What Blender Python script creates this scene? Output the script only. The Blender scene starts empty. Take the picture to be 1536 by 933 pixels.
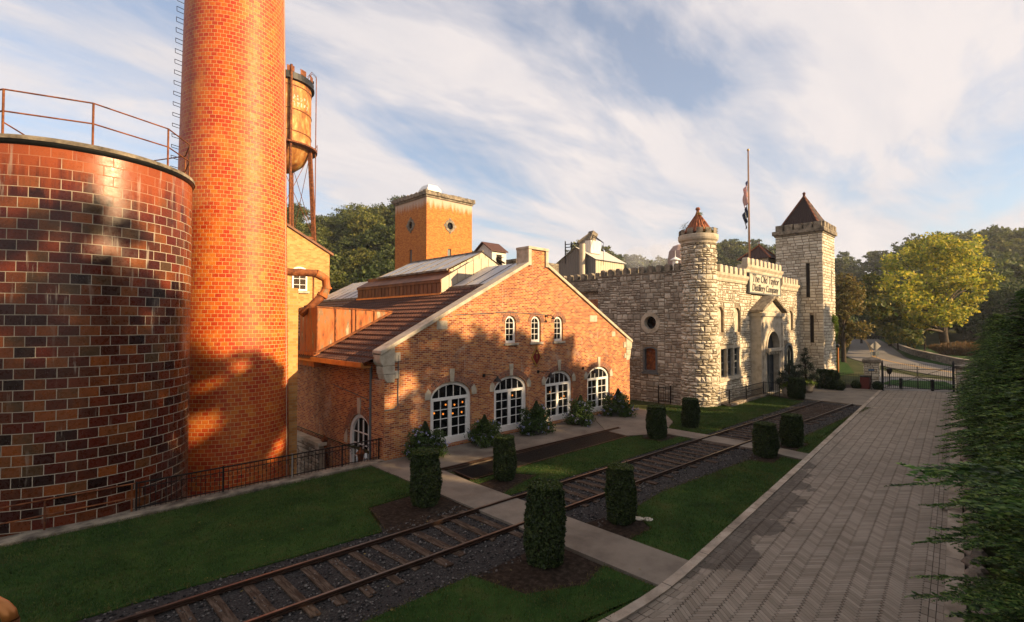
import bpy, bmesh, math, random
import numpy as np
from mathutils import Vector, Matrix
from mathutils.geometry import tessellate_polygon
R = math.radians
random.seed(7); RNG = np.random.default_rng(7)
scene = bpy.context.scene
COL = scene.collection

# ------------------------------------------------------------------ camera
CAM_H = 5.2; FPX = 740.0
AZ = R(45.65); PIT = R(1.4)
cam_d = bpy.data.cameras.new("camera"); cam = bpy.data.objects.new("camera", cam_d); COL.objects.link(cam)
cam_d.sensor_width = 36.0; cam_d.lens = 36.0 * FPX / 1536.0
cam_d.clip_start = 0.05; cam_d.clip_end = 3000
cam.location = (0, 0, CAM_H)
FW = Vector((math.cos(AZ) * math.cos(PIT), math.sin(AZ) * math.cos(PIT), math.sin(PIT)))
cam.rotation_euler = FW.to_track_quat('-Z', 'Y').to_euler()
scene.camera = cam
RT = Vector((math.sin(AZ), -math.cos(AZ), 0)); UP = RT.cross(FW)

def ray(px, py): return FW + RT * ((px - 768) / FPX) - UP * ((py - 466.5) / FPX)
def at_z(px, py, z=0.0):
    d = ray(px, py); return Vector((0, 0, CAM_H)) + d * ((z - CAM_H) / d.z)
def at_y(px, py, y): d = ray(px, py); return Vector((0, 0, CAM_H)) + d * (y / d.y)
def at_x(px, py, x): d = ray(px, py); return Vector((0, 0, CAM_H)) + d * (x / d.x)
def at_d(px, py, dep): return Vector((0, 0, CAM_H)) + ray(px, py) * dep

# ------------------------------------------------------------------ sky, sun, exposure
SUN_AZ = R(-66); SUN_EL = R(19)
w = bpy.data.worlds.new("World"); scene.world = w; w.use_nodes = True
nt = w.node_tree; N = nt.nodes; L = nt.links; N.clear()
out = N.new('ShaderNodeOutputWorld'); bg = N.new('ShaderNodeBackground'); bg.inputs['Strength'].default_value = 0.086
L.new(bg.outputs[0], out.inputs[0])
sky = N.new('ShaderNodeTexSky'); sky.sky_type = 'NISHITA'; sky.sun_disc = False
sky.sun_elevation = SUN_EL; sky.sun_rotation = R(90) - SUN_AZ
sky.air_density = 1.0; sky.dust_density = 1.2; sky.ozone_density = 1.6
tc = N.new('ShaderNodeTexCoord'); sep = N.new('ShaderNodeSeparateXYZ'); L.new(tc.outputs['Generated'], sep.inputs[0])
def m_(op, a, b=None, c=None, clamp=False):
    n = N.new('ShaderNodeMath'); n.operation = op; n.use_clamp = clamp
    for i, v in enumerate((a, b, c)):
        if v is None: continue
        if isinstance(v, (int, float)): n.inputs[i].default_value = v
        else: L.new(v, n.inputs[i])
    return n.outputs[0]
zc = m_('MAXIMUM', m_('ADD', sep.outputs[2], 0.16), 0.02)
cx_ = m_('DIVIDE', sep.outputs[0], zc); cy_ = m_('DIVIDE', sep.outputs[1], zc)
cmb = N.new('ShaderNodeCombineXYZ'); L.new(cx_, cmb.inputs[0]); L.new(cy_, cmb.inputs[1])
def wnoise(vec, scale, detail, rough, dist, rot, sc, loc=(0, 0, 0)):
    mp = N.new('ShaderNodeMapping'); mp.inputs['Rotation'].default_value = (0, 0, rot); mp.inputs['Scale'].default_value = sc
    mp.inputs['Location'].default_value = loc
    L.new(vec, mp.inputs[0]); n = N.new('ShaderNodeTexNoise'); n.inputs['Scale'].default_value = scale
    n.inputs['Detail'].default_value = detail; n.inputs['Roughness'].default_value = rough; n.inputs['Distortion'].default_value = dist
    L.new(mp.outputs[0], n.inputs['Vector']); return n.outputs['Fac']
n1 = wnoise(cmb.outputs[0], 1.3, 9, 0.58, 0.5, R(-50), (0.6, 1.4, 1), (8.3, 3.1, 0))
n2 = wnoise(cmb.outputs[0], 1.7, 9, 0.6, 0.7, R(-30), (0.6, 1.35, 1), (4.1, 2.2, 0))
nn = m_('ADD', m_('MULTIPLY', n1, 0.68), m_('MULTIPLY', n2, 0.32))
cr = N.new('ShaderNodeValToRGB'); L.new(nn, cr.inputs[0])
cr.color_ramp.elements[0].position = 0.39; cr.color_ramp.elements[0].color = (0.24, 0.24, 0.24, 1)
cr.color_ramp.elements[1].position = 0.53; cr.color_ramp.elements[1].color = (0.97, 0.97, 0.97, 1)
# thin veil everywhere, thicker low down
veil = m_('MULTIPLY', m_('SUBTRACT', 1.0, m_('MULTIPLY', sep.outputs[2], 2.6), None, True), 0.30)
mask = m_('MAXIMUM', cr.outputs[0], veil)
ccol = N.new('ShaderNodeValToRGB'); L.new(n2, ccol.inputs[0])
ccol.color_ramp.elements[0].position = 0.35; ccol.color_ramp.elements[0].color = (0.80, 0.77, 0.80, 1)
ccol.color_ramp.elements[1].position = 0.65; ccol.color_ramp.elements[1].color = (0.98, 0.895, 0.87, 1)
cs = N.new('ShaderNodeVectorMath'); cs.operation = 'SCALE'; L.new(ccol.outputs[0], cs.inputs[0]); cs.inputs['Scale'].default_value = 4.75
mix = N.new('ShaderNodeMix'); mix.data_type = 'RGBA'
L.new(mask, mix.inputs['Factor']); L.new(sky.outputs[0], mix.inputs['A']); L.new(cs.outputs[0], mix.inputs['B'])
L.new(mix.outputs['Result'], bg.inputs['Color'])

sun_d = bpy.data.lights.new("sun", 'SUN'); sun_d.energy = 4.6; sun_d.angle = R(0.75); sun_d.color = (1.0, 0.71, 0.39)
sun = bpy.data.objects.new("sun", sun_d); COL.objects.link(sun)
sdir = Vector((math.cos(SUN_AZ) * math.cos(SUN_EL), math.sin(SUN_AZ) * math.cos(SUN_EL), math.sin(SUN_EL)))
sun.rotation_euler = sdir.to_track_quat('Z', 'Y').to_euler(); sun.location = sdir * 200
scene.view_settings.view_transform = 'Standard'; scene.view_settings.look = 'None'
scene.view_settings.exposure = 1.22; scene.view_settings.gamma = 1.0; scene.view_settings.use_curve_mapping = False
scene.cycles.max_bounces = 8; scene.cycles.diffuse_bounces = 4; scene.cycles.transparent_max_bounces = 12
scene.cycles.sample_clamp_indirect = 4.0

# ------------------------------------------------------------------ materials
def new_mat(name):
    m = bpy.data.materials.new(name); m.use_nodes = True
    t = m.node_tree; t.nodes.clear()
    o = t.nodes.new('ShaderNodeOutputMaterial'); p = t.nodes.new('ShaderNodeBsdfPrincipled')
    t.links.new(p.outputs[0], o.inputs[0]); return m, t, p
class G_:
    """tiny node-graph helper"""
    def __init__(s, t): s.t = t
    def n(s, kind, **kw):
        x = s.t.nodes.new(kind)
        for k, v in kw.items(): setattr(x, k, v)
        return x
    def l(s, a, b): s.t.links.new(a, b)
    def math(s, op, a, b=None, clamp=False):
        x = s.n('ShaderNodeMath', operation=op, use_clamp=clamp)
        for i, v in enumerate((a, b)):
            if v is None: continue
            if isinstance(v, (int, float)): x.inputs[i].default_value = v
            else: s.l(v, x.inputs[i])
        return x.outputs[0]
    def noise(s, scale, detail=5, rough=0.6, vec=None, dist=0.0, sc=None):
        x = s.n('ShaderNodeTexNoise'); x.inputs['Scale'].default_value = scale; x.inputs['Detail'].default_value = detail
        x.inputs['Roughness'].default_value = rough; x.inputs['Distortion'].default_value = dist
        if vec is None: vec = s.n('ShaderNodeTexCoord').outputs['Object']
        if sc: 
            mp = s.n('ShaderNodeMapping'); mp.inputs['Scale'].default_value = sc; s.l(vec, mp.inputs[0]); vec = mp.outputs[0]
        s.l(vec, x.inputs['Vector']); return x.outputs['Fac']
    def ramp(s, fac, stops):
        x = s.n('ShaderNodeValToRGB'); cr = x.color_ramp
        while len(cr.elements) < len(stops): cr.elements.new(0.5)
        for e, (p, c) in zip(cr.elements, stops):
            e.position = p; e.color = (*c, 1) if isinstance(c, tuple) else (c, c, c, 1)
        s.l(fac, x.inputs[0]); return x.outputs[0]
    def mix(s, fac, a, b, mode='MIX'):
        x = s.n('ShaderNodeMix', data_type='RGBA', blend_type=mode)
        for k, v in (('Factor', fac), ('A', a), ('B', b)):
            i = x.inputs[k] if k != 'Factor' else x.inputs[0]
            if k != 'Factor': i = [q for q in x.inputs if q.name == k and q.type == 'RGBA'][0]
            if isinstance(v, (int, float)): i.default_value = v if k == 'Factor' else (v, v, v, 1)
            elif isinstance(v, tuple): i.default_value = (*v, 1)
            else: s.l(v, i)
        return [q for q in x.outputs if q.type == 'RGBA'][0]
    def bump(s, p, h, strength=0.5, dist=0.02):
        b = s.n('ShaderNodeBump'); b.inputs['Strength'].default_value = strength; b.inputs['Distance'].default_value = dist
        s.l(h, b.inputs['Height']); s.l(b.outputs[0], p.inputs['Normal'])
def simple(name, stops, scale=3, rough=0.7, spec=0.3, metal=0.0, bump=0.0, bscale=30, detail=6, sc=None, island=0.0):
    m, t, p = new_mat(name); g = G_(t)
    f = g.noise(scale, detail, 0.65, sc=sc)
    if island:
        ri = g.n('ShaderNodeNewGeometry').outputs['Random Per Island']
        f = g.math('ADD', g.math('MULTIPLY', f, 1 - island), g.math('MULTIPLY', ri, island))
    n = len(stops); c = g.ramp(f, [(0.32 + 0.36 * i / max(1, n - 1), s) for i, s in enumerate(stops)])
    g.l(c, p.inputs['Base Color']); p.inputs['Roughness'].default_value = rough; p.inputs['Specular IOR Level'].default_value = spec
    p.inputs['Metallic'].default_value = metal
    if bump: g.bump(p, g.noise(bscale, 4, 0.7), bump, 0.02)
    return m
def brick(name, bw, bh, stops, mortar, ms=0.008, rough=0.75, spec=0.3, bump=0.5, stain=None, stain2=None, dirt=0.5, offset=0.5, roughm=0.9, streak=None, coat=0.0, drips=None, rw=0.8):
    m, t, p = new_mat(name); g = G_(t)
    uv = g.n('ShaderNodeTexCoord').outputs['UV']; ob = g.n('ShaderNodeTexCoord').outputs['Object']
    b = g.n('ShaderNodeTexBrick'); g.l(uv, b.inputs['Vector']); b.offset = offset
    b.inputs['Scale'].default_value = 1; b.inputs['Brick Width'].default_value = bw; b.inputs['Row Height'].default_value = bh
    b.inputs['Mortar Size'].default_value = ms; b.inputs['Mortar Smooth'].default_value = 0.25; b.inputs['Bias'].default_value = 0
    b.inputs['Color1'].default_value = (0, 0, 0, 1); b.inputs['Color2'].default_value = (1, 1, 1, 1); b.inputs['Mortar'].default_value = (.5, .5, .5, 1)
    f = g.math('ADD', g.math('MULTIPLY', b.outputs['Color'], rw), g.math('MULTIPLY', g.noise(1.1 if rw < .7 else 2.2, 5, 0.65), 1 - rw))
    n = len(stops); c = g.ramp(f, [(0.12 + 0.76 * i / max(1, n - 1), s) for i, s in enumerate(stops)])
    c = g.mix(dirt, c, g.ramp(g.noise(26, 6, 0.75), [(0.3, 0.55), (0.65, 1.1)]), 'MULTIPLY')
    mort = g.mix(g.noise(5, 5, 0.7), tuple(x * 0.6 for x in mortar), mortar)
    c = g.mix(b.outputs['Fac'], c, mort)
    if stain:   # pale efflorescence patches: colour, amount, scale, threshold
        col, amt, scl, th = stain
        k = g.ramp(g.noise(scl, 7, 0.7, dist=0.6), [(th, 0.0), (th + 0.16, amt)])
        c = g.mix(k, c, col)
    if stain2:
        col, amt, scl, th = stain2
        k = g.ramp(g.noise(scl, 6, 0.65, vec=g.math('ADD', 0, 0) if False else None, dist=0.4, sc=(1, 1, 0.35)), [(th, 0.0), (th + 0.2, amt)])
        c = g.mix(k, c, col)
    if streak:  # pale run-down streaks under the top edge: colour, z of top, length
        col, ztop, ln = streak
        sp = g.n('ShaderNodeSeparateXYZ'); geo = g.n('ShaderNodeNewGeometry'); g.l(geo.outputs['Position'], sp.inputs[0])
        hgt = g.math('DIVIDE', g.math('SUBTRACT', ztop, sp.outputs[2]), ln)
        nz = g.noise(1.6, 6, 0.7, vec=geo.outputs['Position'], sc=(1.6, 1.6, 0.14))
        k = g.ramp(g.math('SUBTRACT', g.math('MULTIPLY', nz, 1.7), hgt), [(0.1, 0.0), (0.55, 0.75)])
        c = g.mix(k, c, col)
    if drips:
        col, amt, th = drips
        k = g.ramp(g.noise(2.4, 5, 0.6, sc=(2.2, 2.2, 0.22)), [(th, 0.0), (th + 0.07, amt)]); k2 = g.ramp(g.noise(0.7, 3, 0.5), [(0.45, 0.0), (0.6, 1.0)])
        c = g.mix(g.math('MULTIPLY', k, k2), c, col)
    g.l(c, p.inputs['Base Color'])
    rr = g.mix(b.outputs['Fac'], g.ramp(g.noise(9, 5, 0.7), [(0.3, max(0.05, rough - 0.12)), (0.7, min(1, rough + 0.12))]), roughm)
    g.l(rr, p.inputs['Roughness']); p.inputs['Specular IOR Level'].default_value = spec
    p.inputs['Coat Weight'].default_value = coat; p.inputs['Coat Roughness'].default_value = 0.22
    h = g.math('SUBTRACT', g.math('MULTIPLY', g.noise(45, 4, 0.7), 0.35), b.outputs['Fac'])
    g.bump(p, h, bump, 0.012)
    return m
def leaf(name, stops, trans=0.25, rough=0.6, objvar=0.25, clump=None, patch=None):
    m, t, p = new_mat(name); g = G_(t)
    ri = g.n('ShaderNodeNewGeometry').outputs['Random Per Island']
    n = len(stops); c = g.ramp(ri, [(i / max(1, n - 1), s) for i, s in enumerate(stops)])
    oi = g.n('ShaderNodeObjectInfo').outputs['Random']
    c = g.mix(1.0, c, g.ramp(oi, [(0, (1 - objvar, 1 - objvar * .8, 1 - objvar)), (0.5, (1, 1, 1)), (1, (1 + objvar * 1.2, 1 + objvar * .6, 1 - objvar * .4))]), 'MULTIPLY')
    if clump: c = g.mix(1.0, c, g.ramp(g.noise(clump[0], 3, 0.6), [(0.34, 1 - clump[1]), (0.66, 1 + clump[1])]), 'MULTIPLY')
    if patch: c = g.mix(g.ramp(g.noise(patch[1], 5, 0.65), [(patch[2], 0.0), (patch[2] + .14, 0.75)]), c, patch[0])
    g.l(c, p.inputs['Base Color']); p.inputs['Roughness'].default_value = rough; p.inputs['Specular IOR Level'].default_value = 0.25
    tr = g.n('ShaderNodeBsdfTranslucent'); g.l(c, tr.inputs[0])
    ms = g.n('ShaderNodeMixShader'); ms.inputs[0].default_value = trans
    o = [x for x in t.nodes if x.type == 'OUTPUT_MATERIAL'][0]
    g.l(p.outputs[0], ms.inputs[1]); g.l(tr.outputs[0], ms.inputs[2]); g.l(ms.outputs[0], o.inputs[0])
    return m
def flat(name, col, rough=0.6, metal=0.0, spec=0.4, emit=None, es=0):
    m, t, p = new_mat(name); g = G_(t)
    c = g.mix(0.35, col, g.ramp(g.noise(14, 5, 0.7), [(0.3, 0.6), (0.7, 1.15)]), 'MULTIPLY'); g.l(c, p.inputs['Base Color'])
    p.inputs['Roughness'].default_value = rough; p.inputs['Metallic'].default_value = metal; p.inputs['Specular IOR Level'].default_value = spec
    if emit: p.inputs['Emission Color'].default_value = (*emit, 1); p.inputs['Emission Strength'].default_value = es
    return m
M = {}
M['brick'] = brick('weathered_red_brick', 0.215, 0.0765, [(.20, .042, .018), (.37, .092, .027), (.48, .152, .040), (.57, .25, .075)], (.58, .44, .29), 0.0095, 0.8, 0.25, 0.6,
                   stain=((.56, .46, .36), 0.5, 0.8, 0.56), stain2=((.13, .042, .026), 0.65, 0.55, 0.53), drips=((.50, .42, .34), 0.4, 0.60))
M['brick_arch'] = brick('arch_brick', 0.078, 0.24, [(.13, .045, .03), (.27, .08, .04), (.36, .13, .06)], (.40, .34, .26), 0.009, 0.8, 0.25, 0.6)
M['brick_orange'] = brick('orange_brick', 0.215, 0.0765, [(.36, .10, .022), (.50, .17, .035), (.58, .23, .05)], (.46, .24, .09), 0.007, 0.8, 0.2, 0.4,
                   stain2=((.30, .11, .04), 0.4, 0.5, 0.55), streak=((.52, .45, .38), 19.2, 1.6))
M['brick_buff'] = brick('buff_brick', 0.30, 0.12, [(.44, .20, .06), (.54, .28, .085), (.60, .34, .12)], (.5, .36, .2), 0.008, 0.8, 0.2, 0.4)
M['chimney'] = brick('chimney_brick', 0.225, 0.150, [(.35, .020, .004), (.45, .050, .006), (.53, .095, .008), (.60, .18, .014)], (.68, .42, .17), 0.0100, 0.5, 0.35, 0.6,
                   stain=((.62, .28, .06), 0.5, 0.5, 0.53), stain2=((.26, .020, .007), 0.5, 0.35, 0.50), dirt=0.5, roughm=0.75, drips=((.20, .06, .03), 0.4, 0.58), rw=0.5)
M['silo'] = brick('glazed_silo_tile', 0.42, 0.268, [(.016, .005, .004), (.045, .009, .006), (.095, .014, .006), (.05, .013, .007), (.15, .028, .009), (.07, .020, .009), (.23, .062, .014), (.075, .040, .018)], (.44, .38, .29), 0.0105, 0.30, 0.32, 0.5,
                   stain2=((.045, .024, .014), 0.6, 0.6, 0.53), dirt=0.75, streak=((.30, .066, .016), 9.9, 2.0), coat=0.0, drips=((.36, .31, .25), 0.55, 0.60))
def stone_mat(name, stops, dark, dk=0.5, sc=0.8):
    m, t, p = new_mat(name); g = G_(t)
    ri = g.n('ShaderNodeNewGeometry').outputs['Random Per Island']
    f = g.math('ADD', g.math('MULTIPLY', ri, 0.6), g.math('MULTIPLY', g.noise(7, 6, 0.7), 0.4))
    c = g.ramp(f, [(0.15 + 0.7 * i / (len(stops) - 1), s) for i, s in enumerate(stops)])
    c = g.mix(g.ramp(g.noise(sc, 8, 0.72, dist=0.5), [(0.46, 0.0), (0.68, dk)]), c, dark)
    c = g.mix(0.7, c, g.ramp(g.noise(22, 6, 0.8), [(0.3, 0.62), (0.6, 1.22)]), 'MULTIPLY')
    g.l(c, p.inputs['Base Color']); p.inputs['Roughness'].default_value = 0.88; p.inputs['Specular IOR Level'].default_value = 0.2
    g.bump(p, g.noise(26, 6, 0.75), 0.9, 0.03); return m
M['stone'] = stone_mat('rock_faced_limestone', [(.40, .35, .27), (.54, .48, .375), (.63, .57, .455), (.70, .64, .52)], (.24, .20, .15), 0.32)
M['stone_dark'] = stone_mat('weathered_limestone', [(.23, .195, .15), (.36, .31, .245), (.50, .44, .35), (.64, .57, .46)], (.12, .10, .078), 0.65, 0.45)
M['mortar'] = simple('stone_joint', [(.12, .095, .068), (.23, .185, .135), (.32, .265, .195)], 3, 0.95, 0.1, bump=0.6)
M['trim'] = simple('dressed_limestone', [(.30, .25, .18), (.46, .40, .31), (.55, .48, .37)], 2.2, 0.85, 0.2, bump=0.4, bscale=25)
M['trimgrey'] = simple('grimy_stone_trim', [(.06, .05, .04), (.19, .16, .12), (.33, .28, .21)], 2.5, 0.9, 0.2, bump=0.6, bscale=22)
M['concrete'] = simple('walkway_concrete', [(.125, .104, .082), (.185, .156, .123), (.225, .192, .152)], 0.9, 0.9, 0.2, bump=0.35, bscale=60, detail=9)
M['terrace'] = simple('terrace_concrete', [(.08, .062, .046), (.16, .132, .104), (.22, .186, .146)], 0.7, 0.75, 0.3, bump=0.35, bscale=50, detail=9)
M['kerb'] = simple('kerb_concrete', [(.25, .20, .15), (.36, .30, .235), (.42, .36, .29)], 1.8, 0.9, 0.2, bump=0.3, bscale=50)
t = M['kerb'].node_tree; g = G_(t); p = [x for x in t.nodes if x.type == 'BSDF_PRINCIPLED'][0]; old = p.inputs['Base Color'].links[0].from_socket
sp = g.n('ShaderNodeSeparateXYZ'); g.l(g.n('ShaderNodeNewGeometry').outputs['Position'], sp.inputs[0])
jm = g.math('LESS_THAN', g.math('FRACT', g.math('MULTIPLY', sp.outputs[0], 0.55)), 0.012)
c = g.mix(1.0, old, g.ramp(g.noise(0.8, 6, 0.7), [(0.35, 0.6), (0.6, 1.08)]), 'MULTIPLY'); g.l(g.mix(jm, c, (.06, .05, .04)), p.inputs['Base Color'])
M['rust'] = simple('rusty_steel', [(.055, .022, .012), (.17, .055, .02), (.30, .11, .035)], 4, 0.75, 0.3, 0.25, 0.5, 30)
M['rustbox'] = simple('rust_streaked_plate', [(.09, .035, .016), (.30, .085, .022), (.40, .13, .035), (.20, .13, .07), (.46, .36, .24)], 2.4, 0.7, 0.3, 0.1, 0.3, 20, 9, (1.6, 1.6, 0.4))
M['tank'] = simple('rusting_yellow_tank', [(.12, .04, .014), (.30, .105, .022), (.42, .19, .042), (.48, .34, .14)], 1.3, 0.6, 0.4, 0.15, 0.2, 20, 8, (1.2, 1.2, 0.55))
M['copper'] = simple('aged_copper', [(.075, .028, .014), (.14, .052, .022), (.21, .085, .032)], 1.6, 0.6, 0.4, 0.15, 0.1, 20, 7, (1, 1, 0.4))
M['copperlip'] = simple('bright_copper', [(.34, .12, .03), (.52, .22, .06)], 2, 0.4, 0.5, 0.5)
M['zinc'] = simple('pale_zinc', [(.36, .30, .22), (.46, .40, .31)], 1.5, 0.55, 0.4, 0.2)
M['rooflit'] = simple('grey_roof_glazing', [(.30, .31, .32), (.40, .40, .41)], 0.8, 0.42, 0.5, 0.0)
M['iron'] = flat('black_iron', (.012, .012, .012), 0.5, 0.3)
M['steel_dark'] = simple('rail_steel', [(.035, .02, .014), (.075, .04, .026)], 6, 0.5, 0.4, 0.5)
M['railtop'] = simple('worn_rail_top', [(.08, .06, .05), (.18, .14, .11)], 5, 0.35, 0.5, 0.7)
M['sleeper'] = simple('sleeper_timber', [(.022, .013, .008), (.045, .028, .018), (.16, .12, .09)], 2.6, 0.9, 0.15, bump=0.6, bscale=20, detail=8, sc=(6, 1, 1), island=0.45)
M['white'] = flat('white_paint', (.80, .78, .74), 0.5)
M['offwhite'] = simple('weathered_white_boards', [(.46, .43, .38), (.64, .61, .55), (.72, .69, .63)], 3, 0.8, 0.2, sc=(4, 4, .6))
M['glass'] = None
m, t, p = new_mat('window_glass'); g = G_(t)
p.inputs['Base Color'].default_value = (.01, .011, .012, 1); p.inputs['Roughness'].default_value = 0.06; p.inputs['Specular IOR Level'].default_value = 0.45
tb = g.n('ShaderNodeBsdfTransparent'); msx = g.n('ShaderNodeMixShader'); msx.inputs[0].default_value = 0.55
g.l(tb.outputs[0], msx.inputs[1]); g.l(p.outputs[0], msx.inputs[2]); g.l(msx.outputs[0], [x for x in t.nodes if x.type == 'OUTPUT_MATERIAL'][0].inputs[0])
M['glass'] = m
M['darkroom'] = flat('dark_interior', (.02, .015, .012), 0.9)
M['bulb'] = flat('glowing_filament', (1, .5, .2), 0.4, emit=(1.0, .27, .035), es=2.6)
M['frame_grey'] = flat('blue_grey_window_paint', (.10, .115, .12), 0.5)
M['door_blue'] = flat('dark_blue_door', (.025, .035, .045), 0.45)
M['maroon'] = flat('maroon_enamel', (.16, .012, .012), 0.35)
M['gold'] = flat('brass_trim', (.42, .26, .07), 0.4, 0.4)
M['signwhite'] = simple('weathered_sign_board', [(.34, .30, .23), (.45, .41, .33), (.52, .48, .39)], 3, 0.75, 0.2)
M['lettering'] = flat('black_lettering', (.06, .055, .05), 0.7)
def tile_mat(name, stops, ribs, uvaxis='X', rough=0.6):
    m, t, p = new_mat(name); g = G_(t)
    uv = g.n('ShaderNodeTexCoord').outputs['UV']; sp = g.n('ShaderNodeSeparateXYZ'); g.l(uv, sp.inputs[0])
    u = sp.outputs[0] if uvaxis == 'X' else sp.outputs[1]
    wv = g.math('ABSOLUTE', g.math('SINE', g.math('MULTIPLY', u, math.pi / ribs)))
    ri = g.n('ShaderNodeNewGeometry').outputs['Random Per Island']
    f = g.math('ADD', g.math('MULTIPLY', g.noise(9, 6, 0.7), 0.75), g.math('MULTIPLY', ri, 0.25))
    c = g.ramp(f, [(0.25 + 0.5 * i / (len(stops) - 1), s) for i, s in enumerate(stops)])
    c = g.mix(g.ramp(wv, [(0.0, 1.0), (0.3, 0.0)]), c, tuple(x * .35 for x in stops[0]))
    g.l(c, p.inputs['Base Color']); p.inputs['Roughness'].default_value = rough; p.inputs['Specular IOR Level'].default_value = 0.3
    g.bump(p, wv, 0.8, 0.04); return m
M['rooftile'] = tile_mat('brown_roof_tile', [(.045, .022, .016), (.085, .036, .023), (.14, .058, .032)], 0.22)
M['terracotta'] = tile_mat('terracotta_tile', [(.12, .035, .015), (.26, .075, .025), (.36, .13, .045)], 0.19)
M['terracotta_dark'] = tile_mat('dark_terracotta_tile', [(.07, .025, .014), (.13, .045, .022), (.19, .07, .03)], 0.24)
M['metalroof'] = tile_mat('striped_metal_roof', [(.46, .43, .38), (.58, .55, .50)], 0.42, rough=0.5)
M['corrug_dark'] = tile_mat('grey_corrugated_wall', [(.13, .125, .115), (.19, .18, .165)], 0.3)
M['corrug_cream'] = tile_mat('cream_sheet_wall', [(.42, .37, .27), (.52, .46, .34)], 0.45)
M['grass'] = simple('lawn_turf', [(.012, .030, .006), (.022, .054, .010), (.034, .072, .014), (.060, .075, .02)], 0.9, 0.95, 0.1, bump=0.9, bscale=70, detail=9)
M['blade'] = leaf('grass_blade', [(.018, .040, .007), (.032, .070, .012), (.052, .094, .018), (.10, .11, .03)], 0.3, 0.6, 0.0, (3.5, .35), ((.10, .095, .028), 0.8, 0.49))
M['soil'] = simple('dark_mulch', [(.010, .007, .005), (.028, .019, .013), (.06, .042, .03)], 9, 0.95, 0.1, bump=1.0, bscale=45, detail=9)
M['ballast'] = simple('track_ballast', [(.010, .009, .009), (.028, .026, .025), (.07, .065, .06)], 24, 0.95, 0.2, bump=1.0, bscale=38, detail=7)
M['stones'] = simple('ballast_stone', [(.018, .017, .017), (.034, .032, .031), (.055, .052, .05), (.14, .13, .12)], 8, 0.85, 0.3, island=0.9)
M['paver'] = simple('clay_paver', [(.185, .160, .130), (.215, .186, .153), (.245, .214, .178), (.265, .232, .194)], 1.2, 0.8, 0.25, bump=0.3, bscale=60, detail=6, island=0.35)
def paver_mat():
    m, t, p = new_mat('clay_paver_drive'); g = G_(t); geo = g.n('ShaderNodeNewGeometry')
    f = g.math('ADD', g.math('MULTIPLY', g.noise(1.2, 6, 0.65), 0.6), g.math('MULTIPLY', geo.outputs['Random Per Island'], 0.4))
    c = g.ramp(f, [(.3, (.19, .158, .122)), (.45, (.225, .188, .147)), (.6, (.255, .215, .170)), (.72, (.28, .238, .19))])
    c = g.mix(0.5, c, g.ramp(g.noise(0.35, 5, 0.6), [(0.35, 0.78), (0.65, 1.12)]), 'MULTIPLY')
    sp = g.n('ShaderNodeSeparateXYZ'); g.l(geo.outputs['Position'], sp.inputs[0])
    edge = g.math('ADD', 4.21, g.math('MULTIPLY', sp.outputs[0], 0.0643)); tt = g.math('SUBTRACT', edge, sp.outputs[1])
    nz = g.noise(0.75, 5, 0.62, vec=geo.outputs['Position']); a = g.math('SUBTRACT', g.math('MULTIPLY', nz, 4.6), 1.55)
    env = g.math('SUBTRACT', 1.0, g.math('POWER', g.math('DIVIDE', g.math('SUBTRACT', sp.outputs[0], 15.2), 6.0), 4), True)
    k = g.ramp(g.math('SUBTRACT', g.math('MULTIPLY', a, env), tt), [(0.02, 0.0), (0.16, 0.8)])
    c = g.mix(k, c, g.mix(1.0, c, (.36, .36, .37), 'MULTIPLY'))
    g.l(c, p.inputs['Base Color']); p.inputs['Roughness'].default_value = .85; p.inputs['Specular IOR Level'].default_value = .2
    g.bump(p, g.noise(60, 4, 0.7), .3, .02); return m
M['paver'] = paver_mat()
M['paverbed'] = flat('paver_joint_sand', (.016, .013, .010), 0.95)
M['asphalt'] = simple('grey_asphalt', [(.15, .135, .12), (.21, .19, .17)], 0.5, 0.9, 0.2, bump=0.2, bscale=50)
M['yellowline'] = flat('yellow_road_paint', (.50, .27, .04), 0.7)
M['groundmat'] = simple('rough_ground', [(.03, .035, .012), (.05, .058, .02), (.075, .07, .03)], 0.4, 0.95, 0.1, bump=0.8, bscale=5)
M['bark'] = simple('tree_bark', [(.035, .026, .018), (.07, .053, .038), (.11, .085, .062)], 5, 0.95, 0.1, bump=1.0, bscale=14, sc=(3, 3, .5))
M['bark_dark'] = simple('dark_bark', [(.018, .012, .008), (.045, .03, .02)], 6, 0.95, 0.1, bump=0.8, bscale=16)
M['leaf_forest'] = leaf('forest_leaf', [(.040, .060, .016), (.066, .092, .024), (.095, .118, .030), (.135, .145, .042)], 0.35, 0.6, 0.4, (.35, .45))
M['leaf_green'] = leaf('broadleaf', [(.026, .048, .010), (.048, .080, .016), (.08, .115, .024)], 0.3, 0.55)
M['leaf_yellow'] = leaf('yellowing_leaf', [(.10, .14, .015), (.20, .24, .025), (.32, .33, .035), (.48, .42, .045), (.62, .46, .05)], 0.45, 0.55, 0.0, (.45, .3))
M['leaf_brown'] = leaf('autumn_leaf', [(.07, .065, .015), (.15, .12, .025), (.24, .16, .035), (.10, .12, .025)], 0.3, 0.6, 0.0)
M['leaf_topiary'] = leaf('clipped_yew', [(.010, .019, .006), (.018, .033, .010), (.030, .050, .013), (.055, .075, .018)], 0.12, 0.6, 0.15)
M['leaf_yew_top'] = leaf('paler_yew_leaf', [(.03, .05, .012), (.06, .09, .02), (.10, .13, .03)], 0.25, 0.6, 0.1)
M['leaf_hemlock'] = leaf('hemlock_needles', [(.020, .048, .012), (.042, .095, .020), (.085, .155, .034), (.20, .28, .07)], 0.4, 0.55, 0.15, (2.6, .6))
M['leaf_juniper'] = leaf('juniper_needles', [(.010, .018, .010), (.018, .032, .016), (.028, .046, .022)], 0.1, 0.6, 0.1)
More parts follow.
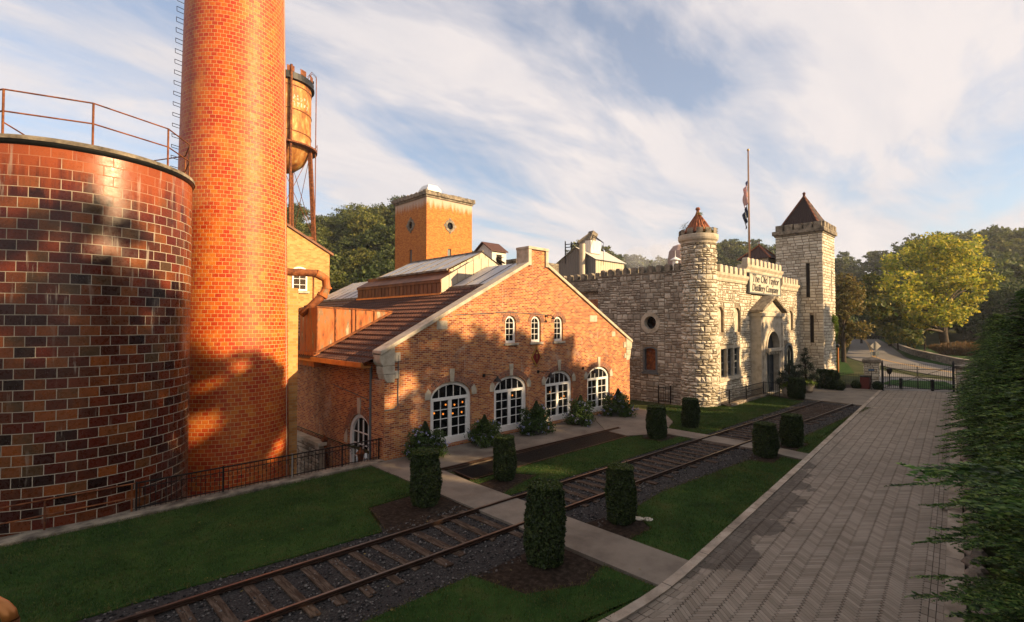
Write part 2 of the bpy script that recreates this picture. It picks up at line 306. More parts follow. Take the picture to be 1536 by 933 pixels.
M['leaf_bright'] = leaf('bright_groundcover', [(.07, .11, .014), (.12, .18, .022), (.18, .23, .03)], 0.35, 0.5, 0.1)
M['leaf_shrub'] = leaf('plumbago_leaf', [(.032, .062, .016), (.055, .098, .024), (.085, .13, .034)], 0.3, 0.5, 0.1)
M['blossom'] = leaf('pale_blue_blossom', [(.24, .26, .50), (.36, .38, .62), (.50, .50, .70)], 0.3, 0.6, 0.05)
M['grass_red'] = leaf('reddish_ornamental_grass', [(.10, .085, .025), (.19, .11, .04), (.26, .14, .06)], 0.3, 0.7, 0.1)
M['planter'] = flat('grey_planter', (.10, .098, .09), 0.6)
M['pot'] = simple('stoneware_pot', [(.26, .22, .18), (.36, .31, .26)], 3, 0.8)
M['rubble'] = stone_mat('edging_rubble', [(.12, .10, .08), (.25, .21, .17), (.36, .31, .25)], (.05, .04, .03))
M['pinkdome'] = simple('faded_pink_roof', [(.30, .20, .17), (.40, .27, .23)], 2, 0.8)
M['orange'] = flat('orange_paint', (.45, .14, .02), 0.6)
M['red_cab'] = flat('dark_red_cabinet', (.12, .018, .012), 0.45)
M['bluesign'] = flat('small_blue_plate', (.03, .08, .16), 0.5)
M['signback'] = flat('bare_sign_back', (.30, .285, .26), 0.5, 0.4)

# ------------------------------------------------------------------ mesh + object helpers
ORI = {}
class MB:
    def __init__(s): s.v = []; s.f = []; s.uv = []; s.mi = []; s.k = 0
    def add(s, vs, fs, uv=None, mi=None):
        b = len(s.v); s.v.extend([tuple(x) for x in vs])
        for i, f in enumerate(fs):
            s.f.append([b + j for j in f]); s.uv.append(uv[i] if uv else None); s.mi.append(s.k if mi is None else mi)
    def quad(s, a, b, c, d, uv=None): s.add([a, b, c, d], [(0, 1, 2, 3)], [uv] if uv else None)
    def box(s, x0, x1, y0, y1, z0, z1):
        s.add([(x0, y0, z0), (x1, y0, z0), (x1, y1, z0), (x0, y1, z0), (x0, y0, z1), (x1, y0, z1), (x1, y1, z1), (x0, y1, z1)],
              [(3, 2, 1, 0), (4, 5, 6, 7), (0, 1, 5, 4), (1, 2, 6, 5), (2, 3, 7, 6), (3, 0, 4, 7)])
    def bar(s, p, q, wx, wz=None, up=(0, 0, 1)):
        p = Vector(p); q = Vector(q); d = (q - p).normalized(); u = Vector(up)
        if abs(d.dot(u)) > .98: u = Vector((0, 1, 0))
        a = d.cross(u).normalized(); b = a.cross(d).normalized(); wz = wz or wx
        a *= wx / 2; b *= wz / 2
        vs = [p - a - b, p + a - b, p + a + b, p - a + b, q - a - b, q + a - b, q + a + b, q - a + b]
        s.add(vs, [(3, 2, 1, 0), (4, 5, 6, 7), (0, 1, 5, 4), (1, 2, 6, 5), (2, 3, 7, 6), (3, 0, 4, 7)])
    def prism(s, poly, M3, d0, d1):
        """poly: 2-D outline, M3(u,v,d)->xyz, extruded d0..d1"""
        n = len(poly); vs = [M3(u, v, d0) for u, v in poly] + [M3(u, v, d1) for u, v in poly]
        fs = [tuple(range(n)), tuple(range(2 * n - 1, n - 1, -1))] + [(i, i + n, (i + 1) % n + n, (i + 1) % n) for i in range(n)]
        s.add(vs, fs)
    def slab(s, outer, holes, M3, d0, d1, ends=True, mi_rev=None):
        loops = [outer] + holes
        tri = tessellate_polygon([[Vector((u, v, 0)) for u, v in lp] for lp in loops])
        pts = [q for lp in loops for q in lp]; n = len(pts)
        s.add([M3(u, v, d0) for u, v in pts] + [M3(u, v, d1) for u, v in pts],
              [tuple(x) for x in tri] + [tuple(n + i for i in reversed(x)) for x in tri])
        for lp in loops:
            k = len(lp); vs = [M3(u, v, d0) for u, v in lp] + [M3(u, v, d1) for u, v in lp]
            s.add(vs, [(i, (i + 1) % k, (i + 1) % k + k, i + k) for i in range(k)], None, mi_rev if lp is not outer else None)
    def tube(s, pts, r, n=8, cap=True):
        pts = [Vector(p) for p in pts]; rs = r if isinstance(r, (list, tuple)) else [r] * len(pts)
        vs = []; a = None
        for i, p in enumerate(pts):
            d = (pts[min(i + 1, len(pts) - 1)] - pts[max(i - 1, 0)]).normalized()
            if a is None:
                a = d.cross(Vector((0, 0, 1)))
                if a.length < .1: a = d.cross(Vector((0, 1, 0)))
            a = (a - d * a.dot(d)).normalized(); b = d.cross(a)
            for k in range(n):
                t = 2 * math.pi * k / n; vs.append(p + (a * math.cos(t) + b * math.sin(t)) * rs[i])
        fs = [(i * n + k, i * n + (k + 1) % n, (i + 1) * n + (k + 1) % n, (i + 1) * n + k) for i in range(len(pts) - 1) for k in range(n)]
        if cap: fs += [tuple(reversed(range(n))), tuple(range((len(pts) - 1) * n, len(pts) * n))]
        s.add(vs, fs)
    def lathe(s, prof, cx, cy, n=32, uvR=None, a0=0.0, a1=2 * math.pi, wob=0):
        """prof: [(r,z)...] from bottom to top; uv = (angle*uvR, run length)"""
        m = len(prof); full = abs(a1 - a0 - 2 * math.pi) < 1e-6; nn = n if full else n + 1
        vs = []; run = [0]
        for i in range(1, m): run.append(run[-1] + math.hypot(prof[i][0] - prof[i - 1][0], prof[i][1] - prof[i - 1][1]))
        for r, z in prof:
            for k in range(nn):
                t = a0 + (a1 - a0) * k / n; vs.append((cx + r * math.cos(t), cy + r * math.sin(t), z))
        fs = []; uv = []
        R0 = uvR or max(r for r, z in prof)
        for i in range(m - 1):
            for k in range(n):
                k2 = (k + 1) % nn
                fs.append((i * nn + k, i * nn + k2, (i + 1) * nn + k2, (i + 1) * nn + k))
                u0 = (a0 + (a1 - a0) * k / n) * R0; u1 = (a0 + (a1 - a0) * (k + 1) / n) * R0
                uv.append([(u0, run[i]), (u1, run[i]), (u1, run[i + 1]), (u0, run[i + 1])])
        s.add(vs, fs, uv)
    def build(s, name, mat, parent=None, smooth=False, bevel=0.0, loc=None, kind=None):
        me = bpy.data.meshes.new(name); ob = bpy.data.objects.new(name, me); COL.objects.link(ob)
        off = Vector((0, 0, 0))
        if parent is not None: off = ORI[parent.name].copy(); ob.parent = parent
        elif loc is not None: off = Vector(loc); ob.location = loc
        ORI[ob.name] = off
        V = np.array(s.v, dtype=np.float64).reshape(-1, 3)
        me.from_pydata((V - np.array(off)).tolist(), [], s.f)
        uvl = me.uv_layers.new(name='UVMap')
        uvs = np.zeros((len(me.loops), 2)); li = 0
        for f, u in zip(s.f, s.uv):
            n = len(f)
            if u is not None: uvs[li:li + n] = u
            else:
                P = V[f]; nr = np.zeros(3)
                for i in range(n): nr += np.cross(P[i] - P[0], P[(i + 1) % n] - P[0])
                ax = int(np.argmax(np.abs(nr)))
                uvs[li:li + n] = P[:, [1, 2]] if ax == 0 else (P[:, [0, 2]] if ax == 1 else P[:, [0, 1]])
            li += n
        uvl.data.foreach_set('uv', uvs.ravel())
        for mm in (mat if isinstance(mat, (list, tuple)) else [mat]): me.materials.append(mm)
        if any(s.mi): me.polygons.foreach_set('material_index', s.mi)
        if smooth: me.polygons.foreach_set('use_smooth', [True] * len(me.polygons))
        me.validate(); me.update()
        if bevel:
            b = ob.modifiers.new('bevel', 'BEVEL'); b.width = bevel; b.segments = 1; b.limit_method = 'ANGLE'
        if kind: ob['kind'] = kind
        return ob
def tag(o, label, cat, group=None, kind=None):
    o['label'] = label; o['category'] = cat
    if group: o['group'] = group
    if kind: o['kind'] = kind
    return o
def thing(name, label, cat, loc=(0, 0, 0), group=None):
    o = bpy.data.objects.new(name, None); COL.objects.link(o); o.location = loc; o.empty_display_size = 0.2
    ORI[o.name] = Vector(loc); return tag(o, label, cat, group)
def dup(root, loc, label=None, rotz=0.0, scale=1.0):
    r = root.copy(); COL.objects.link(r); r.location = loc; r.rotation_euler = (0, 0, rotz)
    r.scale = scale if isinstance(scale, tuple) else (scale,) * 3
    if label: r['label'] = label
    for ch in root.children:
        c = ch.copy(); COL.objects.link(c); c.parent = r
        for q in ch.children:
            d = q.copy(); COL.objects.link(d); d.parent = c
    return r
def struct(mb, name, mat, **kw): return mb.build(name, mat, kind='structure', **kw)
def leaves_mesh(name, C, size, mat, parent=None, loc=None, nrm=None, aspect=0.6, flatness=0.0, direc=None, rng=RNG):
    """many small leaf-shaped faces, C (n,3) world positions"""
    C = np.asarray(C, float); n = len(C); size = np.broadcast_to(np.asarray(size, float), (n,))
    a = rng.normal(size=(n, 3)) if direc is None else np.asarray(direc, float)
    a /= np.linalg.norm(a, axis=1, keepdims=True) + 1e-9
    r = rng.normal(size=(n, 3)) if nrm is None else np.asarray(nrm, float) + rng.normal(size=(n, 3)) * 0.55
    b = np.cross(a, r); b /= np.linalg.norm(b, axis=1, keepdims=True) + 1e-9
    a = a * size[:, None]; b = b * (size * aspect)[:, None]
    V = np.stack([C - a, C + b - a * .15, C + a, C - b - a * .15], 1).reshape(-1, 3)
    off = ORI[parent.name] if parent is not None else Vector(loc or (0, 0, 0))
    me = bpy.data.meshes.new(name); me.vertices.add(4 * n); me.loops.add(4 * n); me.polygons.add(n)
    me.vertices.foreach_set('co', (V - np.array(off)).astype(np.float32).ravel())
    me.loops.foreach_set('vertex_index', np.arange(4 * n, dtype=np.int32))
    me.polygons.foreach_set('loop_start', np.arange(0, 4 * n, 4, dtype=np.int32))
    me.update(calc_edges=True); me.validate(); me.materials.append(mat)
    ob = bpy.data.objects.new(name, me); COL.objects.link(ob); ORI[ob.name] = Vector(off)
    if parent is not None: ob.parent = parent
    else: ob.location = off
    return ob
def MY(y):   # wall map: u=x, v=z, depth d goes in -y (outwards to the viewer's side)
    return lambda u, v, d: (u, y - d, v)
def MX(x):   # wall map for walls facing -x: u=y, v=z
    return lambda u, v, d: (x - d, u, v)
def arch_poly(x0, x1, z0, zs, zt, n=12):
    c = (x0 + x1) / 2; a = (x1 - x0) / 2; h = zt - zs
    return [(x0, z0), (x1, z0)] + [(c + a * math.cos(math.pi * i / n), zs + h * math.sin(math.pi * i / n)) for i in range(n + 1)]
def arch_ring(mb, M3, c, a, zs, h, t, d0, d1, ang0=0.0, ang1=math.pi, n=22):
    """brick voussoir ring outside an elliptic arch"""
    q = []; L_ = 0; prev = None
    for i in range(n + 1):
        th = ang0 + (ang1 - ang0) * i / n
        p = (c + a * math.cos(th), zs + h * math.sin(th)); o = (c + (a + t) * math.cos(th), zs + (h + t) * math.sin(th))
        if prev: L_ += math.hypot(o[0] - prev[0], o[1] - prev[1])
        prev = o; q.append((p, o, L_))
    for i in range(n):
        (p0, o0, l0), (p1, o1, l1) = q[i], q[i + 1]
        A = [M3(*p0, d1), M3(*o0, d1), M3(*o1, d1), M3(*p1, d1)]
        mb.quad(A[3], A[2], A[1], A[0], [(l1, 0), (l1, t), (l0, t), (l0, 0)])
        mb.quad(M3(*o0, d0), M3(*o0, d1), M3(*o1, d1), M3(*o1, d0)); mb.quad(M3(*p0, d1), M3(*p0, d0), M3(*p1, d0), M3(*p1, d1))
def stones(mb, M3, u0, u1, v0, v1, holes=(), hmin=.16, hmax=.32, wmin=.26, wmax=.62, out=(.02, .075), gap=.012, rnd=None, top=None, joint_var=0.3):
    rnd = rnd or random
    v = v0
    while v < v1 - .04:
        h = min(rnd.uniform(hmin, hmax), v1 - v)
        if v1 - v - h < hmin * .6: h = v1 - v
        segs = [(u0, u1)]
        for (a0, a1, b0, b1) in holes:
            if b0 < v + h - .02 and b1 > v + .02:
                ns = []
                for s0, s1 in segs:
                    if a1 <= s0 or a0 >= s1: ns.append((s0, s1)); continue
                    if a0 > s0: ns.append((s0, a0))
                    if a1 < s1: ns.append((a1, s1))
                segs = ns
        for s0, s1 in segs:
            u = s0
            while u < s1 - .03:
                wd = min(rnd.uniform(wmin, wmax), s1 - u)
                if s1 - u - wd < wmin * .5: wd = s1 - u
                parts = [(v, v + h)]
                if rnd.random() < joint_var and h > .2:
                    c = v + h * rnd.uniform(.4, .6); parts = [(v, c), (c, v + h)]
                for (p0, p1) in parts:
                    g2 = gap * rnd.uniform(.5, 1.6); bv = .022
                    a, b, c, d = u + g2, u + wd - g2, p0 + g2, p1 - g2
                    if b - a < .05 or d - c < .04: continue
                    o = [rnd.uniform(*out) for _ in range(5)]
                    j = lambda q: q + rnd.uniform(-.008, .008)
                    vs = [M3(a, c, -.02), M3(b, c, -.02), M3(b, d, -.02), M3(a, d, -.02),
                          M3(j(a + bv), j(c + bv), o[0]), M3(j(b - bv), j(c + bv), o[1]), M3(j(b - bv), j(d - bv), o[2]), M3(j(a + bv), j(d - bv), o[3]),
                          M3((a + b) / 2 + rnd.uniform(-.06, .06), (c + d) / 2 + rnd.uniform(-.03, .03), max(o) + .012 * rnd.random())]
                    mb.add(vs, [(0, 1, 5, 4), (1, 2, 6, 5), (2, 3, 7, 6), (3, 0, 4, 7), (4, 5, 8), (5, 6, 8), (6, 7, 8), (7, 4, 8)])
                u += wd
        v += h

def rubble_wall(mb, M3, u0, u1, v0, v1, holes, rnd, **kw):
    u = u0
    while u < u1 - .05:
        wd = min(rnd.uniform(.9, 2.3), u1 - u)
        if u1 - u - wd < .6: wd = u1 - u
        stones(mb, M3, u, u + wd, v0, v1, holes, rnd=rnd, **kw); u += wd
# ================================================================== SETTING
def poly_sheet(name, poly, z, mat, thick=0.0, bevel=0.0):
    mb = MB()
    if thick: mb.prism(poly, lambda u, v, d: (u, v, d), z, z - thick)
    else:
        tri = tessellate_polygon([[Vector((u, v, 0)) for u, v in poly]])
        mb.add([(u, v, z) for u, v in poly], [tuple(x) for x in tri])
    return struct(mb, name, mat, bevel=bevel)
mb = MB(); B = 640
mb.add([(-B, -B, -.10), (B, -B, -.10), (B, 17.0, -.10), (-B, 17.0, -.10)], [(0, 1, 2, 3)])
mb.add([(9.9, 17.0, -.10), (B, 17.0, -.10), (B, B, -.10), (9.9, B, -.10)], [(0, 1, 2, 3)])
mb.add([(-B, 17.0, -2.1), (9.9, 17.0, -2.1), (9.9, B, -2.1), (-B, B, -2.1)], [(0, 1, 2, 3)])
struct(mb, 'ground', M['groundmat'])
poly_sheet('service_yard', [(-14, 17.3), (9.6, 17.3), (9.6, 48), (-14, 48)], -2.06, M['concrete'])

# hills all round the valley, as one terrain sheet
def hill_h(r, az):
    d = math.degrees(az)
    k = 0.80 + 0.10 * math.sin(d * .14 + 1.0) + 0.07 * math.sin(d * .37)
    if d > 52: k *= 1.0 + 0.25 * min(1, (d - 52) / 8)
    if d > 52: r0, r1, hh = 62, 190, 40
    elif d > 40: f = (d - 40) / 12; r0, r1, hh = 100 - 38 * f, 320 - 130 * f, 47 - 7 * f
    else: r0, r1, hh = 100, 320, 47
    if d < 20: hh *= 0.76 + .24 * max(0, (d - 8) / 12)
    if d < 14: r0 += (14 - d) * 1.0
    if 7 < d < 14: r0 = max(r0, 190)
    t = max(0, min(1, (r - r0) / (r1 - r0))); t = t * t * (3 - 2 * t) * .6 + t * .4
    return -2.6 + (hh * k + 2.6) * t
mb = MB(); rs = np.linspace(55, 620, 46); azs = np.radians(np.linspace(-14, 112, 90))
mb.add([(r * math.cos(a), r * math.sin(a), hill_h(r, a)) for r in rs for a in azs],
       [(i * 90 + j, (i + 1) * 90 + j, (i + 1) * 90 + j + 1, i * 90 + j + 1) for i in range(45) for j in range(89)])
struct(mb, 'hillside', M['groundmat'], smooth=True)

RLY = lambda x: 10.98 - .0500 * x      # far rail
RRY = lambda x: 9.48 - .0552 * x       # near rail
DRV = [(-6, 8.2), (2, 6.1), (5, 5.25), (7.43, 4.9), (9, 4.80), (10.1, 4.86), (21.3, 5.58), (34, 6.44), (47.35, 7.36)]   # left edge of the drive
DRR = lambda x: .98 + .0657 * (x - 11.46)                                                                                  # right edge
def drl(x):
    for (a, b), (c, d) in zip(DRV, DRV[1:]):
        if a <= x <= c: return b + (d - b) * (x - a) / (c - a)
    return DRV[-1][1] + .069 * (x - DRV[-1][0])
gl_x = lambda y: 47.45 + (7.41 - y) * .74      # gate line, skewed to the drive
# ballast bed and mulch
poly_sheet('ballast_bed', [(-9, 12.3), (37.9, 10.35), (37.5, 6.5), (-9, 8.2)], -.035, M['ballast'])
lawns = []
def lawn(poly): lawns.append(poly); poly_sheet('lawn', poly, -.005, M['grass'], .09)
lawn([(-12, 12.35), (2, 11.55), (6.4, 11.2), (6.9, 12.9), (9.0, 12.95), (9.0, 14.0), (9.05, 16.5), (-12, 16.62)])
lawn([(10.45, 12.75), (10.5, 12.35), (12.1, 12.35), (12.6, 11.6), (10.9, 11.2), (10.45, 11.05), (10.45, 10.85), (21.4, 10.35), (21.4, 10.9), (19.9, 11.0), (19.8, 12.0), (20.4, 12.2), (19.6, 12.55)])
lawn([(22.6, 12.3), (22.6, 10.3), (37.0, 10.0), (37.0, 10.4), (37.9, 12.55), (32.6, 12.85), (31.2, 13.1), (30.2, 13.35), (29.5, 14.6), (29.0, 15.6), (26.4, 14.6), (24.2, 12.6)])
lawn([(-9, 8.3), (4.2, 8.05), (6.6, 7.95), (6.9, 6.7), (8.0, 6.1), (8.9, 6.3), (8.93, 4.98)] + [(7.43, 5.08), (5, 5.43), (2, 6.28), (-6, 8.38)])
lawn([(10.35, 5.02), (10.3, 6.6), (11.4, 6.55), (12.1, 7.6), (14.0, 7.75), (19.6, 7.2), (19.8, 6.4), (21.0, 6.45), (21.0, 5.76)])
lawn([(22.25, 5.84), (22.5, 6.4), (24.2, 6.3), (24.6, 6.95), (30, 6.75), (37.0, 6.35), (36.8, 6.83 - .05), (34, 6.62)][:6] + [(36.9, 6.62)] + [(34, 6.60)])
mb = MB()
for p in ([(6.45, 11.0), (6.95, 12.88), (8.98, 12.93), (9.0, 10.4)], [(10.46, 11.06), (10.9, 11.22), (12.6, 11.6), (12.1, 12.33), (10.5, 12.33)],
          [(6.62, 7.9), (6.92, 6.72), (8.0, 6.12), (8.9, 6.3), (8.95, 7.9)], [(10.35, 8.0), (10.35, 6.65), (11.38, 6.6), (12.05, 7.6)],
          [(19.85, 10.95), (19.85, 11.95), (21.4, 12.1), (21.4, 10.9)], [(22.65, 10.9), (22.7, 12.1), (24.4, 12.1), (24.5, 10.9)],
          [(19.7, 7.3), (19.85, 6.45), (21.0, 6.5), (21.3, 7.6)], [(22.4, 7.4), (22.5, 6.42), (24.2, 6.35), (24.5, 7.2)],
          [(37.0, 10.2), (37.0, 10.9), (38.2, 12.4), (39.6, 12.4), (38.5, 10.3)],
          [(43.6, 10.0), (45.2, 13.0), (49.2, 11.4), (50, 9.6), (46.5, 8.9)], [(46.0, 7.9), (45.4, 8.6), (48.2, 9.0), (48.2, 7.3)]):
    tri = tessellate_polygon([[Vector((u, v, 0)) for u, v in p]]); mb.add([(u, v, -.022) for u, v in p], [tuple(x) for x in tri])
struct(mb, 'mulch_bed', M['soil'])
# walkways
poly_sheet('walkway', [(8.98, 16.7), (8.98, 4.98), (10.36, 4.98), (10.40, 12.6), (10.5, 14.2), (11.0, 16.7)], .028, M['concrete'], .12)
poly_sheet('walkway', [(19.75, 12.62), (21.4, 11.6), (21.45, 7.6), (21.05, 5.72), (22.15, 5.80), (22.55, 8.1), (22.58, 12.1), (24.2, 12.7), (25.9, 14.0), (26.3, 15.6), (21.5, 15.6), (20.0, 14.0)], .028, M['concrete'], .12)
poly_sheet('walkway', [(37.55, 6.85), (38.1, 10.5), (38.5, 12.5), (44.6, 12.3), (44.9, 10.2), (46.3, 7.35)], .028, M['concrete'], .12)
poly_sheet('walkway', [(44.95, 10.15), (46.35, 7.38), (47.3, 7.45), (47.0, 9.3), (45.9, 9.9)], .032, M['concrete'], .12)
poly_sheet('terrace', [(11.0, 16.81), (10.5, 14.2), (20.0, 14.0), (21.45, 15.6), (26.5, 15.62), (26.6, 16.81)], .018, M['terrace'], .12)
poly_sheet('drain_pit_floor', [(10.72, 13.9), (10.62, 12.72), (19.62, 12.58), (19.86, 13.95)], -.03, M['soil'])
# lawn-side kerb and drive
def strip(name, line, off0, off1, z0, z1, mat):
    mb = MB(); P = [Vector((a, b, 0)) for a, b in line]; q = []
    for i, p in enumerate(P):
        d = (P[min(i + 1, len(P) - 1)] - P[max(i - 1, 0)]).normalized(); n = Vector((-d.y, d.x, 0)); q.append((p + n * off0, p + n * off1))
    for (a, b), (c, d) in zip(q, q[1:]):
        A = lambda p, z: (p.x, p.y, z)
        mb.quad(A(a, z1), A(c, z1), A(d, z1), A(b, z1)); mb.quad(A(a, z0), A(c, z0), A(c, z1), A(a, z1)); mb.quad(A(b, z1), A(d, z1), A(d, z0), A(b, z0))
    return struct(mb, name, mat)
def resample(line, step=1.2):
    o = []
    for (a, b), (c, d) in zip(line, line[1:]):
        n = max(1, int(math.hypot(c - a, d - b) / step))
        for i in range(n): o.append((a + (c - a) * i / n, b + (d - b) * i / n))
    return o + [line[-1]]
kerbline = []
P_ = [Vector((a, b, 0)) for a, b in DRV]
for x in np.linspace(-4, 47.2, 80): kerbline.append((x, (drl(x - .8) + drl(x) * 2 + drl(x + .8)) / 4))
strip('kerb', kerbline, 0.0, .20, -.1, .035, M['kerb'])
strip('kerb', [(x, DRR(x)) for x in np.linspace(6, 49.2, 30)], -.30, 0.0, -.1, .05, M['kerb'])
mb = MB(); mb.add([(-6, 8.2, -.03), (-6, -.6, -.03), (50.2, DRR(50.2), -.03), (47.4, 7.4, -.03), (21.3, 5.6, -.03), (10.1, 4.88, -.03), (5, 5.25, -.03)], [tuple(range(7))])
struct(mb, 'driveway_bed', M['paverbed'])
# herringbone pavers
dd = Vector((1, .0657)).normalized(); dn = Vector((-dd.y, dd.x)); O_ = Vector((11.46, .98))
drive = MB(); Wp = .078; nH = 5; c45 = math.sqrt(.5)
def paver(mbx, corners, z=0.0):
    g = .0075; c = sum(corners, Vector((0, 0))) / 4; zz = z + random.uniform(-.0015, .0015)
    q = [p + (c - p).normalized() * g * 1.4 for p in corners]; t = [p + (c - p).normalized() * .008 for p in q]
    mbx.add([(p.x, p.y, zz - .012) for p in q] + [(p.x, p.y, zz) for p in t], [(4, 5, 6, 7), (0, 1, 5, 4), (1, 2, 6, 5), (2, 3, 7, 6), (3, 0, 4, 7)])
for k in range(-140, 760):
    for mI in range(-80, 80):
        for typ in (0, 1):
            if typ == 0: a0, b0, a1, b1 = k + 2 * nH * mI, k, k + 2 * nH * mI + nH, k + 1
            else: a0, b0, a1, b1 = k + 2 * nH * mI, k + 1, k + 2 * nH * mI + 1, k + 1 + nH
            ca, cb = (a0 + a1) / 2 * Wp, (b0 + b1) / 2 * Wp
            s_ = (ca + cb) * c45; t_ = (cb - ca) * c45
            if t_ < .36 or t_ > 6.5 or s_ < -15 or s_ > 38: continue
            c = O_ + dd * s_ + dn * t_
            if c.y > drl(c.x) - .19 or c.x > gl_x(c.y) - .2 or c.x < -2: continue
            pts = []
            for (a, b) in ((a0, b0), (a1, b0), (a1, b1), (a0, b1)):
                a *= Wp; b *= Wp; pts.append(O_ + dd * ((a + b) * c45) + dn * ((b - a) * c45))
            paver(drive, pts)
for row in range(3):      # running border courses
    for side in (0, 1):
        x = 1.0
        while x < 50:
            x2 = x + .3 * random.uniform(.97, 1.03)
            if side == 0:
                if x2 < 47:
                    q = []
                    for (xx, o) in ((x, row * .105), (x2, row * .105), (x2, (row + 1) * .105), (x, (row + 1) * .105)): q.append(Vector((xx, (drl(xx - .8) + 2 * drl(xx) + drl(xx + .8)) / 4 - o)))
                    paver(drive, q, .004)
            elif x > 6 and x2 < 49.8:
                paver(drive, [Vector((xx, DRR(xx) + o)) for (xx, o) in ((x, row * .105), (x2, row * .105), (x2, (row + 1) * .105), (x, (row + 1) * .105))], .004)
            x = x2
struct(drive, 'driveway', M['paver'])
mb = MB()
for xs in (38.6, 43.5):   # pale bands across the drive
    a = Vector((xs - 1.4, drl(xs - 1.4) - .35)); b = Vector((xs + 1.0, DRR(xs + 1) + .33)); mb.bar((a.x, a.y, .006), (b.x, b.y, .006), .12, .012)
struct(mb, 'driveway_band', M['kerb'])
# road beyond the gate
RC = [(240, 45), (205, 37.2), (165, 29), (130, 22.3), (108, 18.2), (93, 15.3), (83, 11.6), (75, 7.6), (68, 3.2), (62, -3), (57, -12), (54, -24)]
RCs = []
for i in range(len(RC) - 1):
    for k in range(6):
        t = k / 6; p0 = RC[max(i - 1, 0)]; p1 = RC[i]; p2 = RC[i + 1]; p3 = RC[min(i + 2, len(RC) - 1)]
        f = lambda a, b, c, d: .5 * (2 * b + (c - a) * t + (2 * a - 5 * b + 4 * c - d) * t * t + (3 * b - a - 3 * c + d) * t ** 3)
        RCs.append((f(p0[0], p1[0], p2[0], p3[0]), f(p0[1], p1[1], p2[1], p3[1])))
strip('road', RCs, -3.6, 3.9, -.1, -.04, M['asphalt'])
strip('road_centre_line', RCs, -.22, -.08, -.05, -.034, M['yellowline']); strip('road_centre_line', RCs, .08, .22, -.05, -.034, M['yellowline'])
poly_sheet('road_apron', [(47.6, 7.4), (50.2, 3.75), (57.5, 1.5), (62, 6.5), (70, 12), (79, 15.0), (74, 13.2), (61, 10.2), (52, 9.2)], -.06, M['asphalt'])
poly_sheet('verge', [(52.5, 8.3), (50.9, 4.6), (53.5, 3.2), (58.5, 4.6), (57, 8.1)], -.02, M['grass'])
poly_sheet('verge', [(50, 12.6), (62, 12.0), (76, 15.5), (92, 20.5), (130, 28), (130, 34), (60, 20), (50, 17.5)], -.02, M['grass'])
strip('verge', RCs[6:50], 4.2, 9.5, -.3, -.02, M['grass'])
poly_sheet('meadow', [(225, 33.5), (131, 15.6), (106, 10), (92, 6.2), (82, 3.4), (90, -12), (180, -20), (225, 0)], .25, M['grass'])

# ================================================================== RAILWAY
trk = thing('railway_track', 'old railway track of rusty rails on worn sleepers in dark ballast between lawns', 'railway track', (14, 9.5, 0))
for fy, z in ((RLY, 0), (RRY, 0)):
    mb = MB()
    a, b = (-9, fy(-9)), (37.6, fy(37.6))
    mb.bar((a[0], a[1], .012), (b[0], b[1], .012), .12, .02); mb.bar((a[0], a[1], .03), (b[0], b[1], .03), .022, .05); mb.bar((a[0], a[1], .061), (b[0], b[1], .061), .068, .034)
    r = mb.build('rail', M['steel_dark'], trk)
    mb = MB(); mb.bar((a[0], a[1], .0795), (b[0], b[1], .0795), .05, .004); mb.build('worn_top', M['railtop'], r)
x = -4.0; rs_ = random.Random(3)
while x < 37.2:
    if not (8.75 < x < 10.6 or 21.2 < x < 22.8):
        mb = MB(); y0, y1 = RRY(x) - rs_.uniform(.0, .55), RLY(x) + rs_.uniform(.0, .45)
        sk = rs_.uniform(-.08, .08); zt = rs_.uniform(-.012, .008); wd = rs_.uniform(.17, .23)
        for k in range(2):
            o = (k - .5) * wd / 2; mb.bar((x + sk + o, y0 + rs_.uniform(-.05, .05), zt - .04), (x - sk + o, y1 + rs_.uniform(-.05, .05), zt - .04), wd / 2 * .96, .08)
        mb.build('sleeper', M['sleeper'], trk)
    x += rs_.uniform(.50, .60)
# siding rail beside the grate
mb = MB(); mb.bar((10.45, 14.32, .045), (20.9, 13.86, .045), .07, .05); mb.bar((10.45, 14.18, .036), (20.9, 13.74, .036), .05, .03)
tag(mb.build('siding_rail', M['steel_dark']), 'single dark iron rail set in the terrace along the edge of the black grate', 'rail')
g_ = thing('drain_grate', 'long black iron floor grate sunk between the terrace and the narrow lawn', 'grate', (15, 13.3, 0))
mb = MB()
for i in range(25):
    y = 12.74 + i * .047; mb.bar((10.66 + (y - 12.7) * .08, y, .004), (19.64 + (y - 12.7) * .15, y - .02, .004), .016, .03)
mb.build('bars', M['iron'], g_)
mb = MB(); mb.bar((10.66, 12.70, .005), (19.62, 12.58, .005), .06, .05); mb.bar((10.7, 13.92, .005), (19.9, 13.9, .005), .05, .05)
mb.bar((10.62, 12.7, .005), (10.74, 13.9, .005), .05, .05); mb.bar((19.62, 12.58, .005), (19.86, 13.92, .005), .05, .05); mb.build('frame', M['steel_dark'], g_)
for i, (px, py, lb) in enumerate(((958, 778, 'small white valve cover beside the fourth clipped yew, nearer the yew'), (972, 779, 'round pale valve cover in the lawn, the one farther from the yew'))):
    p = at_z(px, py); mb = MB(); mb.lathe([(.13, 0), (.13, .012), (.10, .02), (0.0, .022)], p.x, p.y, 20)
    c = mb.build('valve_cover', M['signwhite'], loc=(p.x, p.y, 0)); tag(c, lb, 'valve cover', 'valve covers in the lawn')

